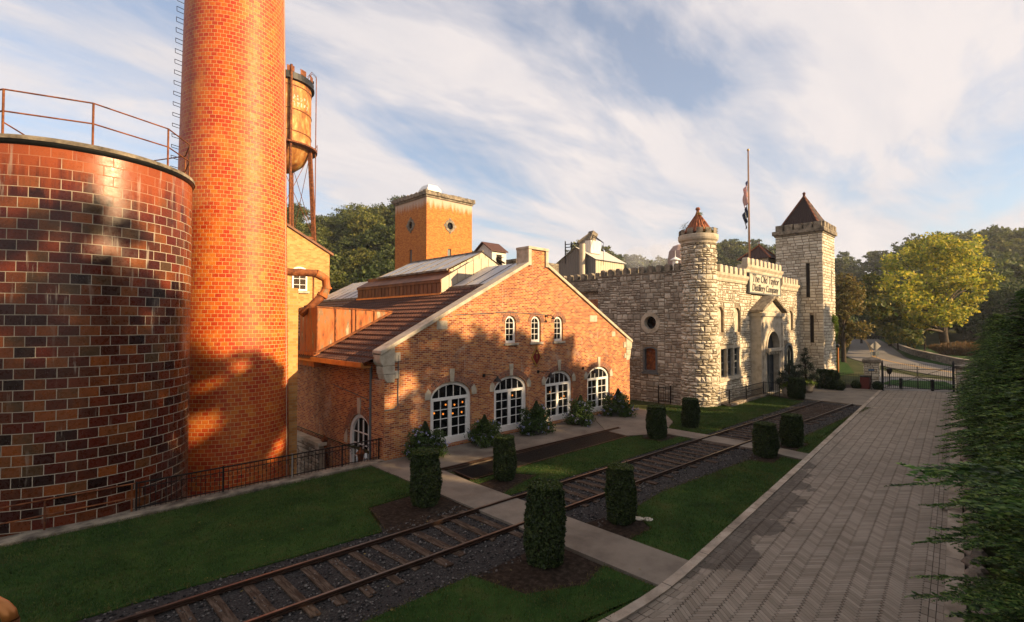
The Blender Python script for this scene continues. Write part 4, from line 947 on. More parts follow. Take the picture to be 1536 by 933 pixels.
# water tower
WX_, WY_, WR = 21.8, 62.6, 3.25
wt = thing('water_tower', 'rusty yellow steel water tower with a battlemented rim on tall legs behind the chimney', 'water tower', (WX_, WY_, -2))
mb = MB(); mb.lathe([(WR, 26.4), (WR, 29.2), (WR, 31.5), (WR, 34.0)], WX_, WY_, 48); mb.lathe([(.0, 23.6), (1.4, 23.9), (2.5, 24.8), (WR, 26.4)], WX_, WY_, 48); mb.build('tank', M['tank'], wt, smooth=True)
mb = MB()
for z in (28.0, 30.6, 33.4): mb.lathe([(WR + .005, z - .05), (WR + .06, z - .05), (WR + .06, z + .05), (WR + .005, z + .05)], WX_, WY_, 48)
mb.build('hoops', M['rust'], wt)
mb = MB(); mb.lathe([(WR - .1, 34.0), (WR + .35, 34.05), (WR + .35, 34.3), (WR + .25, 34.3), (WR + .25, 34.85), (WR + .15, 34.85), (WR + .15, 34.3)], WX_, WY_, 48); mb.build('rim', M['iron'], wt)
for i in range(14):
    a = i * 2 * math.pi / 14; mb = MB(); mb.lathe([(WR + .12, 34.86), (WR + .28, 34.86), (WR + .28, 35.5), (WR + .12, 35.5)], WX_, WY_, 4, None, a, a + .24); mb.build('merlon', M['rust'], wt)
mb = MB(); mb.lathe([(WR, 26.3), (WR + .75, 26.35), (WR + .75, 26.55), (WR, 26.6)], WX_, WY_, 40)
for hh in (.55, 1.05): mb.tube([(WX_ + (WR + .72) * math.cos(t), WY_ + (WR + .72) * math.sin(t), 26.5 + hh) for t in np.linspace(-.35, .6, 8)], .04, 5)
for t in (-.35, -.1, .2, .6): mb.tube([(WX_ + (WR + .72) * math.cos(t), WY_ + (WR + .72) * math.sin(t), 26.5), (WX_ + (WR + .72) * math.cos(t), WY_ + (WR + .72) * math.sin(t), 27.6)], .04, 5)
mb.build('balcony', M['rust'], wt)
def wleg(k, z): t = R(-38) + k * math.pi / 2; r = WR + (26.4 - z) * .055; return Vector((WX_ + r * math.cos(t), WY_ + r * math.sin(t), z))
for k in range(4): mb = MB(); mb.bar(wleg(k, -2), wleg(k, 26.6), .42, .42, (1, 1, 0)); mb.build('leg', M['rust'], wt)
mb = MB()
for k in range(4):
    for z in (5, 15.6): mb.bar(wleg(k, z), wleg((k + 1) % 4, z), .25, .25)
    for za, zb in ((15.6, 26), (5, 15.6)): mb.tube([wleg(k, za), wleg((k + 1) % 4, zb)], .035, 5); mb.tube([wleg(k, zb), wleg((k + 1) % 4, za)], .035, 5)
mb.build('bracing', M['rust'], wt)
la_ = math.atan2(-WY_, -WX_) + 1.45
o = Vector((math.cos(la_), math.sin(la_), 0)); s_ = Vector((-o.y, o.x, 0)) * .22; b0 = Vector((WX_, WY_, 0)) + o * (WR + .55)
mb = MB()
for s in (-1, 1): mb.tube([b0 + s_ * s + Vector((0, 0, 3)), b0 + s_ * s + Vector((0, 0, 36.0)), b0 + s_ * s - o * .5 + Vector((0, 0, 36.5)), b0 + s_ * s - o * 1 + Vector((0, 0, 35.8))], .045, 5)
for i in range(60): mb.tube([b0 - s_ + Vector((0, 0, 5 + i * .5)), b0 + s_ + Vector((0, 0, 5 + i * .5))], .025, 4)
mb.build('ladder', M['rust'], wt)
a = math.atan2(-WY_, -WX_) + .25; q = Vector((WX_ + (WR + .3) * math.cos(a), WY_ + (WR + .3) * math.sin(a), 0)); mb = MB(); mb.tube([q + Vector((0, 0, 2)), q + Vector((0, 0, 35.6))], .16, 8); mb.build('riser_pipe', M['rust'], wt)
# faded lettering, weathered to ragged strokes
mb = MB(); rl_ = random.Random(5); a_c = math.atan2(-WY_, -WX_) + .66
for row in range(2):
    for k in range(5):
        for j in range(5):
            t = a_c - .30 + k * .15 + rl_.uniform(-.03, .03); z = 32.0 - row * .75 + rl_.uniform(-.25, .25); wd = rl_.uniform(.02, .05); h = rl_.uniform(.05, .28)
            mb.lathe([(WR + .006, z - h / 2), (WR + .010, z), (WR + .006, z + h / 2)], WX_, WY_, 2, None, t, t + wd)
mb.build('faded_lettering', M['signwhite'], wt)
# square brick tower
bt = thing('brick_tower', 'square orange brick tower with round windows and a white roof vent behind the hall', 'tower', (34.1, 48.2, -2))
tx0, tx1, ty0, ty1, tz = 30.9, 37.35, 45.0, 51.5, 19.1
q1 = at_x(616, 338, tx0); q2 = at_y(675, 339, ty0)
circ = lambda c, z, r, n=20: [(c + r * math.cos(2 * math.pi * i / n), z + r * math.sin(2 * math.pi * i / n)) for i in range(n)]
sl1 = at_x(616, 385, tx0); sl2 = at_y(674, 382, ty0)
rct = lambda c, z, w_, h: [(c - w_ / 2, z - h / 2), (c + w_ / 2, z - h / 2), (c + w_ / 2, z + h / 2), (c - w_ / 2, z + h / 2)]
mb = MB(); mb.slab([(tx0, -2), (tx1, -2), (tx1, tz), (tx0, tz)], [circ(q2.x, q2.z, .42), rct(sl2.x, sl2.z, .5, 1.3)], MY(ty0), 0, -.35); mb.build('front_wall', M['brick_orange'], bt)
mb = MB(); mb.slab([(ty0 + .36, -2), (ty1, -2), (ty1, tz), (ty0 + .36, tz)], [circ(q1.y, q1.z, .42), rct(sl1.y, sl1.z, .5, 1.6)], MX(tx0 + .002), 0, -.35); mb.build('side_wall', M['brick_orange'], bt)
mb = MB(); mb.box(tx1 - .35, tx1, ty0 + .36, ty1, -2, tz); mb.box(tx0 + .36, tx1 - .36, ty1 - .35, ty1, -2, tz); mb.box(tx0 + .4, tx1 - .4, ty0 + .8, ty1 - .4, 5, tz - .1); mb.build('inner_walls', M['darkroom'], bt)
for (Mx, c, z) in ((MY(ty0), q2.x, q2.z), (MX(tx0 + .002), q1.y, q1.z)):
    mb = MB(); mb.slab(circ(c, z, .72, 24), [circ(c, z, .40)], Mx, .05, -.1)
    for k in range(4): t = k * math.pi / 2; mb.prism(rct(c + .74 * math.cos(t), z + .74 * math.sin(t), .28, .28), Mx, .06, -.05)
    w_ = mb.build('round_window', M['trimgrey'], bt)
    mb = MB(); mb.prism(circ(c, z, .41), Mx, -.15, -.17); mb.build('pane', M['glass'], w_)
mb = MB(); mb.prism(rct(sl2.x, sl2.z, .5, 1.3), MY(ty0), -.12, -.15); mb.prism(rct(sl1.y, sl1.z, .5, 1.6), MX(tx0), -.12, -.15); mb.build('slit_window', M['frame_grey'], bt)
mb = MB(); mb.box(tx0 - .12, tx1 + .12, ty0 - .12, ty1 + .12, tz + .002, tz + .22); mb.box(tx0 - .28, tx1 + .28, ty0 - .28, ty1 + .28, tz + .222, tz + .52)
r_ = random.Random(2)
for i in range(34):
    x = tx0 - .3 + i * .207; mb.box(x, x + .19, ty0 - .26, ty0 + .2, tz + .522, tz + .6 + r_.uniform(0, .12)); y = ty0 - .05 + i * .2; mb.box(tx0 - .26, tx0 + .2, y + .26, y + .44, tz + .522, tz + .6 + r_.uniform(0, .12))
mb.build('cornice', M['trimgrey'], bt)
q = at_d(646, 285, (Vector((34.1, 48.2, 0)).dot(Vector((FW.x, FW.y, 0)))))
mb = MB(); vx, vy = tx0 + 1.6, ty0 + 1.7
mb.lathe([(.45, tz + .4), (.45, tz + 1.2)], vx, vy, 4); mb.lathe([(1.25, tz + 1.0), (1.3, tz + 1.05), (1.3, tz + 1.25), (.85, tz + 1.75), (0, tz + 1.78)], vx, vy, 4, None, math.pi / 4, 2 * math.pi + math.pi / 4); mb.build('roof_vent', M['white'], bt)
# white head house
sh = thing('head_house', 'small weathered white boarded head house with a brown roof and a broken shutter', 'shed', (34, 37, 5))
A0 = at_d(738, 400, 50); hx, hy = A0.x, A0.y
qr = at_y(759, 400, hy); ql = at_x(714, 400, hx); zt0 = at_y(738, 375, hy).z; zap = at_x(726, 365, hx).z; zb_ = at_y(738, 402, hy).z - 2.2
mb = MB(); mb.prism([(hx, zb_), (qr.x, zb_), (qr.x, zt0), (hx, zt0)], MY(hy), 0, -.1); mb.build('front_wall', M['offwhite'], sh)
ym = (hy + ql.y) / 2
mb = MB(); mb.prism([(hy + .11, zb_), (ql.y, zb_), (ql.y, zt0), (ym, zap), (hy + .11, zt0)], MX(hx), 0, -.1); mb.box(qr.x - .1, qr.x, hy + .12, ql.y, zb_, zt0 - .05); mb.build('side_wall', M['offwhite'], sh)
mb = MB()
for ya in (hy - .2, ql.y + .2): mb.add([(x, y, z + d) for d in (0, .1) for x, y, z in ((hx - .3, ya, zt0 - .12), (qr.x + .15, ya, zt0 - .12), (qr.x + .15, ym, zap + .06), (hx - .3, ym, zap + .06))], [(0, 1, 2, 3), (4, 5, 6, 7), (0, 4, 5, 1), (0, 4, 7, 3), (1, 5, 6, 2)])
mb.build('roof', M['rooftile'], sh)
q = at_y(748.5, 393, hy); mb = MB(); mb.box(q.x - .36, q.x + .36, hy - .03, hy + .02, q.z - .75, q.z + .75); w_ = mb.build('window', M['darkroom'], sh)
mb = MB(); mb.bar((q.x - .3, hy - .05, q.z + .3), (q.x + .5, hy - .35, q.z - .15), .5, .04); mb.bar((q.x - .36, hy - .05, q.z + .45), (q.x + .36, hy - .05, q.z + .45), .6, .04); mb.build('shutter', M['sleeper'], w_)
mb = MB(); r_ = random.Random(9)
for i in range(9): y = r_.uniform(hy + .5, ql.y + .7); z = zt0 - r_.uniform(.3, 2.0); mb.bar((hx - r_.uniform(.05, .5), y, z), (hx - r_.uniform(.1, 1.0), y + r_.uniform(.2, 1.2), z - r_.uniform(.1, .9)), .14, .14)
mb.build('broken_conveyor', M['sleeper'], sh)
lo = thing('low_shed', 'low dark brown roofed shed below the white head house', 'shed', (32, 38, 0))
z_ = at_y(738, 402, hy).z
mb = MB(); mb.box(hx - 3.2, hx + 4.5, hy - .7, hy + 6, -.1, z_ - .9); mb.build('wall', M['offwhite'], lo)
mb = MB(); mb.prism([(hy - 1.0, z_ - .9), (hy + 6.3, z_ - .9), (hy + 2.4, z_ + .55)], lambda u, v, d: (d, u, v), hx - 3.5, hx + 4.8); mb.build('roof', M['rooftile'], lo)
p = at_y(774, 388, 44); p2 = at_y(846, 389, 44)
cb_ = thing('flat_roof_block', 'plain flat topped dark grey concrete block between the gable stack and the metal shed', 'building', ((p.x + p2.x) / 2, 44, 0))
mb = MB(); mb.box(p.x, p2.x + .4, 44, 49, -.1, p.z - .3); mb.build('wall', M['trimgrey'], cb_)
mb = MB(); mb.box(p.x - .1, p2.x + .5, 43.9, 49, p.z - .3, p.z); mb.build('parapet', M['trimgrey'], cb_)
# metal shed with conveyor head
ms_ = thing('metal_shed', 'cream and grey sheet metal shed with a striped roof behind the castle wall', 'shed', (46, 34, 0))
mxx = 44.0; e1 = at_x(893, 388.5, mxx); e2 = at_x(838, 393.5, mxx); ap = at_x(865, 371, mxx); fr_ = at_y(936, 395, e1.y)
mb = MB(); mb.prism([(e1.y, 3), (e2.y, 3), (e2.y, e1.z), ((e1.y + e2.y) / 2, ap.z), (e1.y, e1.z)], MX(mxx), 0, -.1); mb.build('gable_wall', M['corrug_dark'], ms_)
mb = MB(); mb.box(mxx + .11, fr_.x, e1.y, e1.y + .1, 3, e1.z - .03); mb.build('front_wall', M['corrug_cream'], ms_)
mb = MB(); ymid = (e1.y + e2.y) / 2
for ya in (e1.y - .25, e2.y + .25): mb.add([(mxx - .25, ya, e1.z - .05), (fr_.x + .2, ya, e1.z - .05), (fr_.x + .2, ymid, ap.z + .05), (mxx - .25, ymid, ap.z + .05)], [(0, 1, 2, 3)])
mb.build('roof', M['metalroof'], ms_)
pv = at_x(873.5, 366, mxx - .5)
mb = MB(); mb.tube([(pv.x, pv.y, 4), (pv.x, pv.y, pv.z)], .33, 12); mb.build('vent_stack', M['zinc'], ms_)
cvh = thing('conveyor_head', 'rusty conveyor head and thin steel gantry perched on the metal shed roof', 'conveyor', (46, 35, ap.z))
c0 = at_x(868, 366, mxx + .6); c1 = at_x(884, 352, mxx + 1.2)
mb = MB(); mb.bar(c0, c1 + Vector((.3, 0, 0)), .9, .55); mb.bar(c1 - Vector((0, .1, .8)), c1 + Vector((.5, -.2, .25)), .8, .8); mb.build('hood', M['trimgrey'], cvh)
mb = MB(); qx = at_x(880, 368, mxx + 1.0); mb.box(qx.x - .3, qx.x + 1.6, qx.y - .8, qx.y + .7, ap.z - .7, ap.z + .75); mb.build('white_base', M['offwhite'], cvh)
g0 = at_x(848, 367, mxx); mb = MB(); g1 = at_x(905, 364, mxx + 1.2)
mb.tube([g0, c0 + Vector((0, 0, .1))], .05, 5); mb.tube([g0 - Vector((0, 0, .35)), c0 - Vector((0, 0, .25))], .05, 5); mb.tube([g0 + Vector((0, 0, .4)), g0 - Vector((0, 0, 2.2))], .07, 5); gm = g0.lerp(c0, .45); mb.tube([gm + Vector((0, 0, .3)), gm - Vector((0, 0, 1.6))], .07, 5)
mb.build('gantry', M['iron'], cvh); mb = MB(); mb.tube([c1, g1], .05, 5); mb.tube([c1 + Vector((0, 0, .3)), g1], .05, 5); mb.tube([g1, g1 - Vector((0, 0, 2.5))], .025, 4); mb.build('boom', M['iron'], cvh)
up_ = at_d(498, 434, 62); mb = MB(); mb.tube([(up_.x, up_.y, -2), (up_.x, up_.y, up_.z + .4)], .13, 8); u_ = thing('utility_pole', 'thin wooden utility pole with a cross arm in front of the left hillside trees', 'utility pole', (up_.x, up_.y, -2)); mb.build('pole', M['bark_dark'], u_)
mb = MB(); a_ = Vector((RT.x, RT.y, 0)); mb.bar(up_ - a_ * 1.0, up_ + a_ * 1.0, .12, .14); mb.build('cross_arm', M['bark_dark'], u_)
# far pink dome and white cupola over the castle wall
pd = at_d(1019, 384, 75); mb = MB(); mb.lathe([(1.7, -1), (1.7, pd.z - .5), (1.5, pd.z + .7), (.9, pd.z + 1.5), (0, pd.z + 1.8)], pd.x, pd.y, 24)
d_ = mb.build('domed_tank', M['pinkdome'], loc=(pd.x, pd.y, -1)); tag(d_, 'faded pinkish domed tank half hidden behind the round castle turret', 'tank')
cq = at_d(1013, 389, 42); cu = thing('roof_cupola', 'tiny white cupola with a spike, peeping over the castle wall merlons beside the round turret', 'cupola', (cq.x, cq.y, 8))
mb = MB(); mb.lathe([(.22, 7.9), (.22, cq.z - .08)], cq.x, cq.y, 12); mb.build('column', M['white'], cu)
mb = MB(); mb.lathe([(.42, cq.z - .08), (.40, cq.z), (.12, cq.z + .16), (.03, cq.z + .22), (.015, cq.z + .75)], cq.x, cq.y, 16); mb.build('cap', M['white'], cu)

# ================================================================== STONE CASTLE
cas = thing('stone_castle', 'crenellated pale limestone castle building with a round turret, a square tower and a pedimented portal', 'castle', (40, 17, 0))
KY, KX = 13.6, 30.0
rq = random.Random(11)
lanc = [(32.06, 32.89), (34.75, 35.75), (46.35, 47.4)]
ra = lambda a, b, z0, z1: (a, b, z0, z1)
MFc = MY(KY); MLc = MX(KX)
hol = [arch_poly(a, b, 4.58, 5.85, 6.27) for a, b in lanc] + [[(32.2, 1.56), (35.42, 1.56), (35.42, 3.54), (32.2, 3.54)], arch_poly(45.1, 47.1, .3, 2.5, 3.31)]
mb = MB(); mb.slab([(30.2, -.2), (49.3, -.2), (49.3, 8.0), (30.2, 8.0)], hol, MFc, 0, -.45); mb.build('front_core', M['mortar'], cas)
mb = MB(); rubble_wall(mb, MFc, 31.2, 49.28, -.1, 7.95, [(a - .03, b + .03, 4.5, 6.3) for a, b in lanc] + [(32.05, 35.55, 1.4, 3.68), (37.5, 42.6, -1, 5.9), (44.95, 47.25, -1, 3.45), (36.85, 43.6, 7.35, 9)], rq, hmin=.14, hmax=.36, wmin=.2, wmax=.58, out=(.02, .065), gap=.011, joint_var=.45)
mb.build('front_stonework', M['stone'], cas)
oy, oz = at_x(976, 484, KX).y, at_x(976, 484, KX).z; wy0, wy1 = at_x(986, 540, KX).y, at_x(965, 540, KX).y; wz0, wz1 = at_x(976, 558, KX).z, at_x(976, 520, KX).z
mb = MB(); mb.slab([(14.3, -.6), (21.6, -.6), (21.6, 8.55), (14.3, 8.55)], [circ(oy, oz, .46, 24), arch_poly(wy0, wy1, wz0, wz1 - .22, wz1)], MLc, 0, -.5); mb.build('side_core', M['mortar'], cas)
mb = MB(); rubble_wall(mb, MLc, 14.5, 21.6, -.5, 8.5, [(oy - .5, oy + .5, oz - .5, oz + .5), (wy0 - .02, wy1 + .02, wz0 - .02, wz1 + .02)], rq, hmin=.15, hmax=.40, wmin=.22, wmax=.6, out=(.015, .07), gap=.013, joint_var=.45)
mb.build('side_stonework', M['stone_dark'], cas)
mb = MB(); mb.box(30.7, 31.1, 21.6, 29.5, -.6, 8.45); mb.build('rear_core', M['mortar'], cas)
mb = MB(); stones(mb, MX(30.7), 21.6, 29.5, 5.2, 8.4, (), .12, .3, .2, .6, (.015, .06), rnd=rq); mb.build('rear_stonework', M['stone_dark'], cas)
mb = MB(); mb.box(30.62, 30.69, 21.62, 29.5, -.5, 7.0); mb.build('brick_patch', M['brick'], cas)
mb = MB(); mb.box(30.3, 49.2, 14.06, 29.4, 7.6, 7.8); mb.build('flat_roof', M['trimgrey'], cas)
mb = MB(); mb.box(KX - .06, KX + .55, 15.0, 21.6, 8.55, 8.64); mb.box(30.64, 31.15, 21.6, 29.5, 8.46, 8.56); mb.build('wall_capping', M['trimgrey'], cas)
def merlons(p0, p1, n, z, wd, h, th, mat):
    p0 = Vector(p0); p1 = Vector(p1)
    for i in range(n):
        c = p0.lerp(p1, (i + .5) / n); d = (p1 - p0).normalized(); j = rq.uniform(-.02, .02)
        mb = MB(); hw = wd / 2
        prof = [(-hw, 0), (hw, 0), (hw * 1.04, h * .55), (hw * .92, h * .88), (hw * .5, h + j), (-hw * .5, h + j), (-hw * .95, h * .86), (-hw * 1.05, h * .5)]
        nrm = Vector((-d.y, d.x, 0))
        mb.prism(prof, lambda u, v, dd: tuple(c + d * u + Vector((0, 0, z + v)) + nrm * dd), -th / 2, th / 2); mb.build('merlon', mat, cas, bevel=.02)
merlons((KX + .22, 15.1, 0), (KX + .22, 21.5, 0), 10, 8.64, .40, .44, .42, M['trimgrey'])
merlons((30.9, 21.8, 0), (30.9, 29.4, 0), 11, 8.56, .42, .46, .42, M['trimgrey'])
def cornice(x0, x1, z0, z1):
    mb = MB(); prof = [(0, z0), (.10, z0), (.14, z0 + .12), (.14, z0 + .22), (.26, z1 - .16), (.28, z1), (-.5, z1), (-.5, z0)]
    mb.add([(x, KY - d, z) for x in (x0, x1) for d, z in prof], [tuple(range(8)), tuple(range(15, 7, -1))] + [(i, i + 8, (i + 1) % 8 + 8, (i + 1) % 8) for i in range(8)])
    mb.build('cornice', M['trim'], cas, bevel=.012)
cornice(31.0, 36.8, 7.96, 8.52); cornice(44.0, 49.28, 7.96, 8.52); cornice(36.55, 44.25, 8.86, 9.42)
mb = MB(); mb.box(36.8, 44.0, KY - .04, KY + .45, 8.0, 8.86); mb.build('raised_parapet', M['trim'], cas)
merlons((31.9, KY + .02, 0), (36.7, KY + .02, 0), 6, 8.525, .48, .52, .40, M['trim']); merlons((44.2, KY + .02, 0), (49.2, KY + .02, 0), 7, 8.525, .46, .50, .40, M['trim']); merlons((36.6, KY + .02, 0), (44.2, KY + .02, 0), 9, 9.425, .50, .52, .40, M['trim'])
for a, b in lanc:
    mb = MB(); mb.prism(arch_poly(a, b, 4.58, 5.85, 6.27), MFc, -.14, -.2); mb.build('blind_lancet', M['trim'], cas)
# triple window
mb = MB(); mb.slab([(32.05, 1.4), (35.57, 1.4), (35.57, 3.7), (32.05, 3.7)], [[(32.26, 1.62), (33.18, 1.62), (33.18, 3.5), (32.26, 3.5)], [(33.38, 1.62), (34.28, 1.62), (34.28, 3.5), (33.38, 3.5)], [(34.48, 1.62), (35.36, 1.62), (35.36, 3.5), (34.48, 3.5)]], MFc, .075, -.3)
mb.box(31.95, 35.67, KY - .16, KY - .076, 1.36, 1.5); tw = mb.build('triple_window', M['trim'], cas, bevel=.01)
for x0, x1 in ((32.26, 33.18), (33.38, 34.28), (34.48, 35.36)):
    mb = MB(); c = (x0 + x1) / 2
    mb.slab([(x0, 1.62), (x1, 1.62), (x1, 3.5), (x0, 3.5)], [[(x0 + .08, 1.7), (x1 - .08, 1.7), (x1 - .08, 2.52), (x0 + .08, 2.52)], [(x0 + .08, 2.6), (x1 - .08, 2.6), (x1 - .08, 3.42), (x0 + .08, 3.42)]], MFc, -.1, -.18)
    for zz in (2.1, 3.0): mb.box(x0 + .08, x1 - .08, KY + .12, KY + .16, zz - .015, zz + .015)
    mb.box(c - .015, c + .015, KY + .12, KY + .16, 1.7, 3.42); mb.build('sash', M['frame_grey'], tw)
mb = MB(); mb.box(32.26, 35.36, KY + .19, KY + .2, 1.62, 3.5); mb.build('glass', M['glass'], tw)
mb = MB(); mb.box(30.6, 49, 18, 18.1, 0, 7.5); mb.build('interior', M['darkroom'], cas)
mb = MB(); mb.prism(arch_poly(45.1, 47.1, .3, 2.5, 3.31), MFc, -.22, -.25); mb.build('side_arch_window', M['glass'], cas)
mb = MB(); mb.slab(arch_poly(44.9, 47.3, .2, 2.5, 3.55), [arch_poly(45.1, 47.1, .3, 2.5, 3.31)], MFc, .08, -.3); mb.slab(arch_poly(45.1, 47.1, .3, 2.5, 3.31), [arch_poly(45.25, 46.02, .4, 2.5, 3.0), arch_poly(46.18, 46.95, .4, 2.5, 3.0)], MFc, -.1, -.2); mb.build('side_arch', M['frame_grey'], cas)
# oculus and side window
mb = MB(); mb.slab(circ(oy, oz, .72, 28), [circ(oy, oz, .44, 28)], MLc, .085, -.3)
oc = mb.build('oculus', M['trim'], cas, bevel=.012)
mb = MB(); mb.prism(circ(oy, oz, .45, 24), MLc, -.34, -.36); mb.build('pane', M['glass'], oc)
mb = MB(); mb.slab(arch_poly(wy0, wy1, wz0, wz1 - .22, wz1), [arch_poly(wy0 + .12, wy1 - .12, wz0 + .12, wz1 - .24, wz1 - .1)], MLc, .03, -.3)
mb.box(KX - .12, KX + .1, wy0 - .08, wy1 + .08, wz0 - .14, wz0 - .003); wi = mb.build('arched_window', M['frame_grey'], cas)
mb = MB(); mb.prism(arch_poly(wy0 + .1, wy1 - .1, wz0 + .1, wz1 - .24, wz1 - .08), MLc, -.2, -.22); mb.build('painted_reflection', M['rust'], wi)  # orange-brown reflection in the dark glass, put in as pane colour
# portal
PX0, PX1, PYF = 37.54, 42.45, 12.82; PC = (PX0 + PX1) / 2; MP = MY(PYF)
mb = MB(); mb.slab([(PX0, -.05), (PX1, -.05), (PX1, 5.70), (PX0, 5.70)], [arch_poly(38.62, 41.3, -.02, 3.25, 4.58, 16)], MP, 0, -.5); mb.box(PX0 + .001, PX0 + .5, PYF + .501, KY, -.05, 5.70); mb.box(PX1 - .5, PX1 - .001, PYF + .501, KY, -.05, 5.70)
for z in np.arange(.55, 5.6, .6): mb.box(PX0 - .012, PX0 - .001, PYF + .02, KY, z, z + .58 - .0) ; 
po = mb.build('portal', M['trim'], cas, bevel=.012)
mb = MB(); mb.box(PX0 - .12, PX1 + .12, PYF - .12, KY, 5.703, 5.95)
mb.prism([(PX0 - .05, 5.955), (PX1 + .05, 5.955), (PC, 7.0)], MP, -.1, -.78)
mb.prism([(PX0 + .75, 6.10), (PX1 - .75, 6.10), (PC, 6.72)], MP, -.06, -.1); mb.build('pediment', M['trim'], po)
mb = MB()
for s in (-1, 1):
    e = PC + s * ((PX1 - PX0) / 2 + .28); q = [(PC, 7.28), (PC, 7.06), (e, 5.97), (e, 6.15)]
    mb.prism(q[::s], MP, .22, -.80)
mb.build('pediment_roof', M['trimgrey'], po, bevel=.02)
mb = MB(); mb.box(38.3, 41.65, PYF - .26, PYF - .002, 3.12, 3.34); mb.box(38.4, 41.55, PYF - .16, PYF - .002, 3.0, 3.118)
for s in np.linspace(38.5, 41.4, 9): mb.box(s - .05, s + .05, PYF - .2, PYF - .161, 2.9, 3.11)
mb.slab(arch_poly(38.45, 41.47, 3.25, 3.25, 4.76, 16), [arch_poly(38.62, 41.3, 3.26, 3.26, 4.58, 16)], MP, .05, -.05)
for x in (37.95, 42.05): mb.box(x - .14, x + .14, PYF - .05, PYF - .002, -.02, 5.0); mb.box(x - .2, x + .2, PYF - .07, PYF - .002, 5.001, 5.25)
mb.build('door_entablature', M['trim'], po, bevel=.01)
mb = MB(); mb.prism(arch_poly(38.6, 41.32, -.02, 3.25, 4.6), MP, -.42, -.48); do = mb.build('door', M['door_blue'], po)
mb = MB()
for a, b in ((38.8, 39.85), (40.05, 41.1)): mb.slab([(a, .2), (b, .2), (b, 2.9), (a, 2.9)], [[(a + .12, .35), (b - .12, .35), (b - .12, 1.3), (a + .12, 1.3)], [(a + .12, 1.45), (b - .12, 1.45), (b - .12, 2.75), (a + .12, 2.75)]], MP, -.38, -.42)
mb.build('door_panels', M['door_blue'], do)
# round turret
TX, TY = 30.92, 14.36
trr = lambda z: 1.16 - .014 * z
tur = MB(); tur.lathe([(trr(z) - .02, z) for z in (-.3, 3, 6, 10.3)], TX, TY, 40); tu = tur.build('round_turret', M['mortar'], cas)
a0 = R(120); MT = lambda u, v, d: (TX + (trr(v) + d) * math.cos(a0 + u / 1.1), TY + (trr(v) + d) * math.sin(a0 + u / 1.1), v)
mb = MB(); stones(mb, MT, 0, 2 * math.pi * 1.1 * .70, -.25, 10.28, (), .17, .38, .22, .55, (.0, .13), rnd=rq, joint_var=.4); mb.build('stonework', M['stone'], tu)
mb = MB(); mb.lathe([(1.0, 10.28), (1.08, 10.28), (1.10, 10.4), (1.20, 10.5), (1.24, 10.62), (1.24, 10.82), (1.18, 10.86), (.8, 10.86)], TX, TY, 48); mb.build('string_course', M['trim'], tu)
for i in range(13):
    a = i * 2 * math.pi / 13 + .1; mb = MB(); mb.lathe([(.97, 10.862), (1.20, 10.862), (1.19, 11.2 + rq.uniform(-.03, .06)), (.99, 11.22)], TX, TY, 4, None, a, a + .33); mb.build('merlon', M['trimgrey'], tu, bevel=.02)
mb = MB(); pr_f = [(.90, 11.0), (.80, 11.18), (.45, 11.75), (.15, 12.18)]
for k in range(22):
    a = k * 2 * math.pi / 22
    for (r0, z0), (r1, z1) in zip(pr_f, pr_f[1:]):
        P = lambda r, t, dz: (TX + r * math.cos(t), TY + r * math.sin(t), dz)
        w2 = math.pi / 22; mb.quad(P(r0, a - w2, z0), P(r0 + .04, a, z0 + .02), P(r1 + .04, a, z1 + .02), P(r1, a - w2, z1)); mb.quad(P(r0 + .04, a, z0 + .02), P(r0, a + w2, z0), P(r1, a + w2, z1), P(r1 + .04, a, z1 + .02))
mb.build('cone_roof', M['terracotta'], tu)
mb = MB(); mb.lathe([(.20, 12.12), (.15, 12.3), (.10, 12.42), (.09, 12.5), (.14, 12.56), (.15, 12.63), (.10, 12.70), (0, 12.73)], TX, TY, 16); mb.build('finial', M['terracotta'], tu, smooth=True)
# square tower
QX0, QX1, QY0, QY1 = 49.3, 53.3, 11.75, 15.5
sl = [at_x(1212, 421, QX0), at_x(1218, 494, QX0)]
hs = [(sl[0].y - .14, sl[0].y + .14, 7.5, 10.5), (sl[1].y - .14, sl[1].y + .14, 3.5, 5.9)]
rectp = lambda h: [(h[0], h[2]), (h[1], h[2]), (h[1], h[3]), (h[0], h[3])]
mb = MB(); mb.slab([(QY0 + .4, -.3), (QY1, -.3), (QY1, 13.2), (QY0 + .4, 13.2)], [rectp(h) for h in hs], MX(QX0), 0, -.4); mb.box(QX0, QX1, QY0, QY0 + .398, -.3, 13.2); mb.box(QX1 - .4, QX1, QY0 + .4, QY1, -.3, 13.2); mb.box(QX0 + .401, QX1 - .401, QY1 - .4, QY1, -.3, 13.2)
sq = mb.build('square_tower', M['mortar'], cas)
mb = MB(); stones(mb, MX(QX0), QY0 - .05, QY1, -.2, 13.1, hs, .22, .31, .34, .66, (.02, .07), rnd=rq, joint_var=.06); stones(mb, MY(QY0), QX0 - .05, QX1, -.2, 13.1, [(51.9, 52.2, 7.4, 10.2)], .22, .31, .34, .66, (.02, .07), rnd=rq, joint_var=.06); mb.build('stonework', M['stone'], sq)
for h in hs: mb = MB(); mb.prism(rectp(h), MX(QX0), -.15, -.2); mb.build('slit_window', M['darkroom'], sq)
mb = MB()
for (o0, z0, z1) in ((.10, 13.1, 13.25), (.24, 13.252, 13.62)): mb.box(QX0 - o0, QX1 + o0, QY0 - o0, QY1 + o0, z0, z1)
mb.build('tower_cornice', M['trimgrey'], sq, bevel=.03)
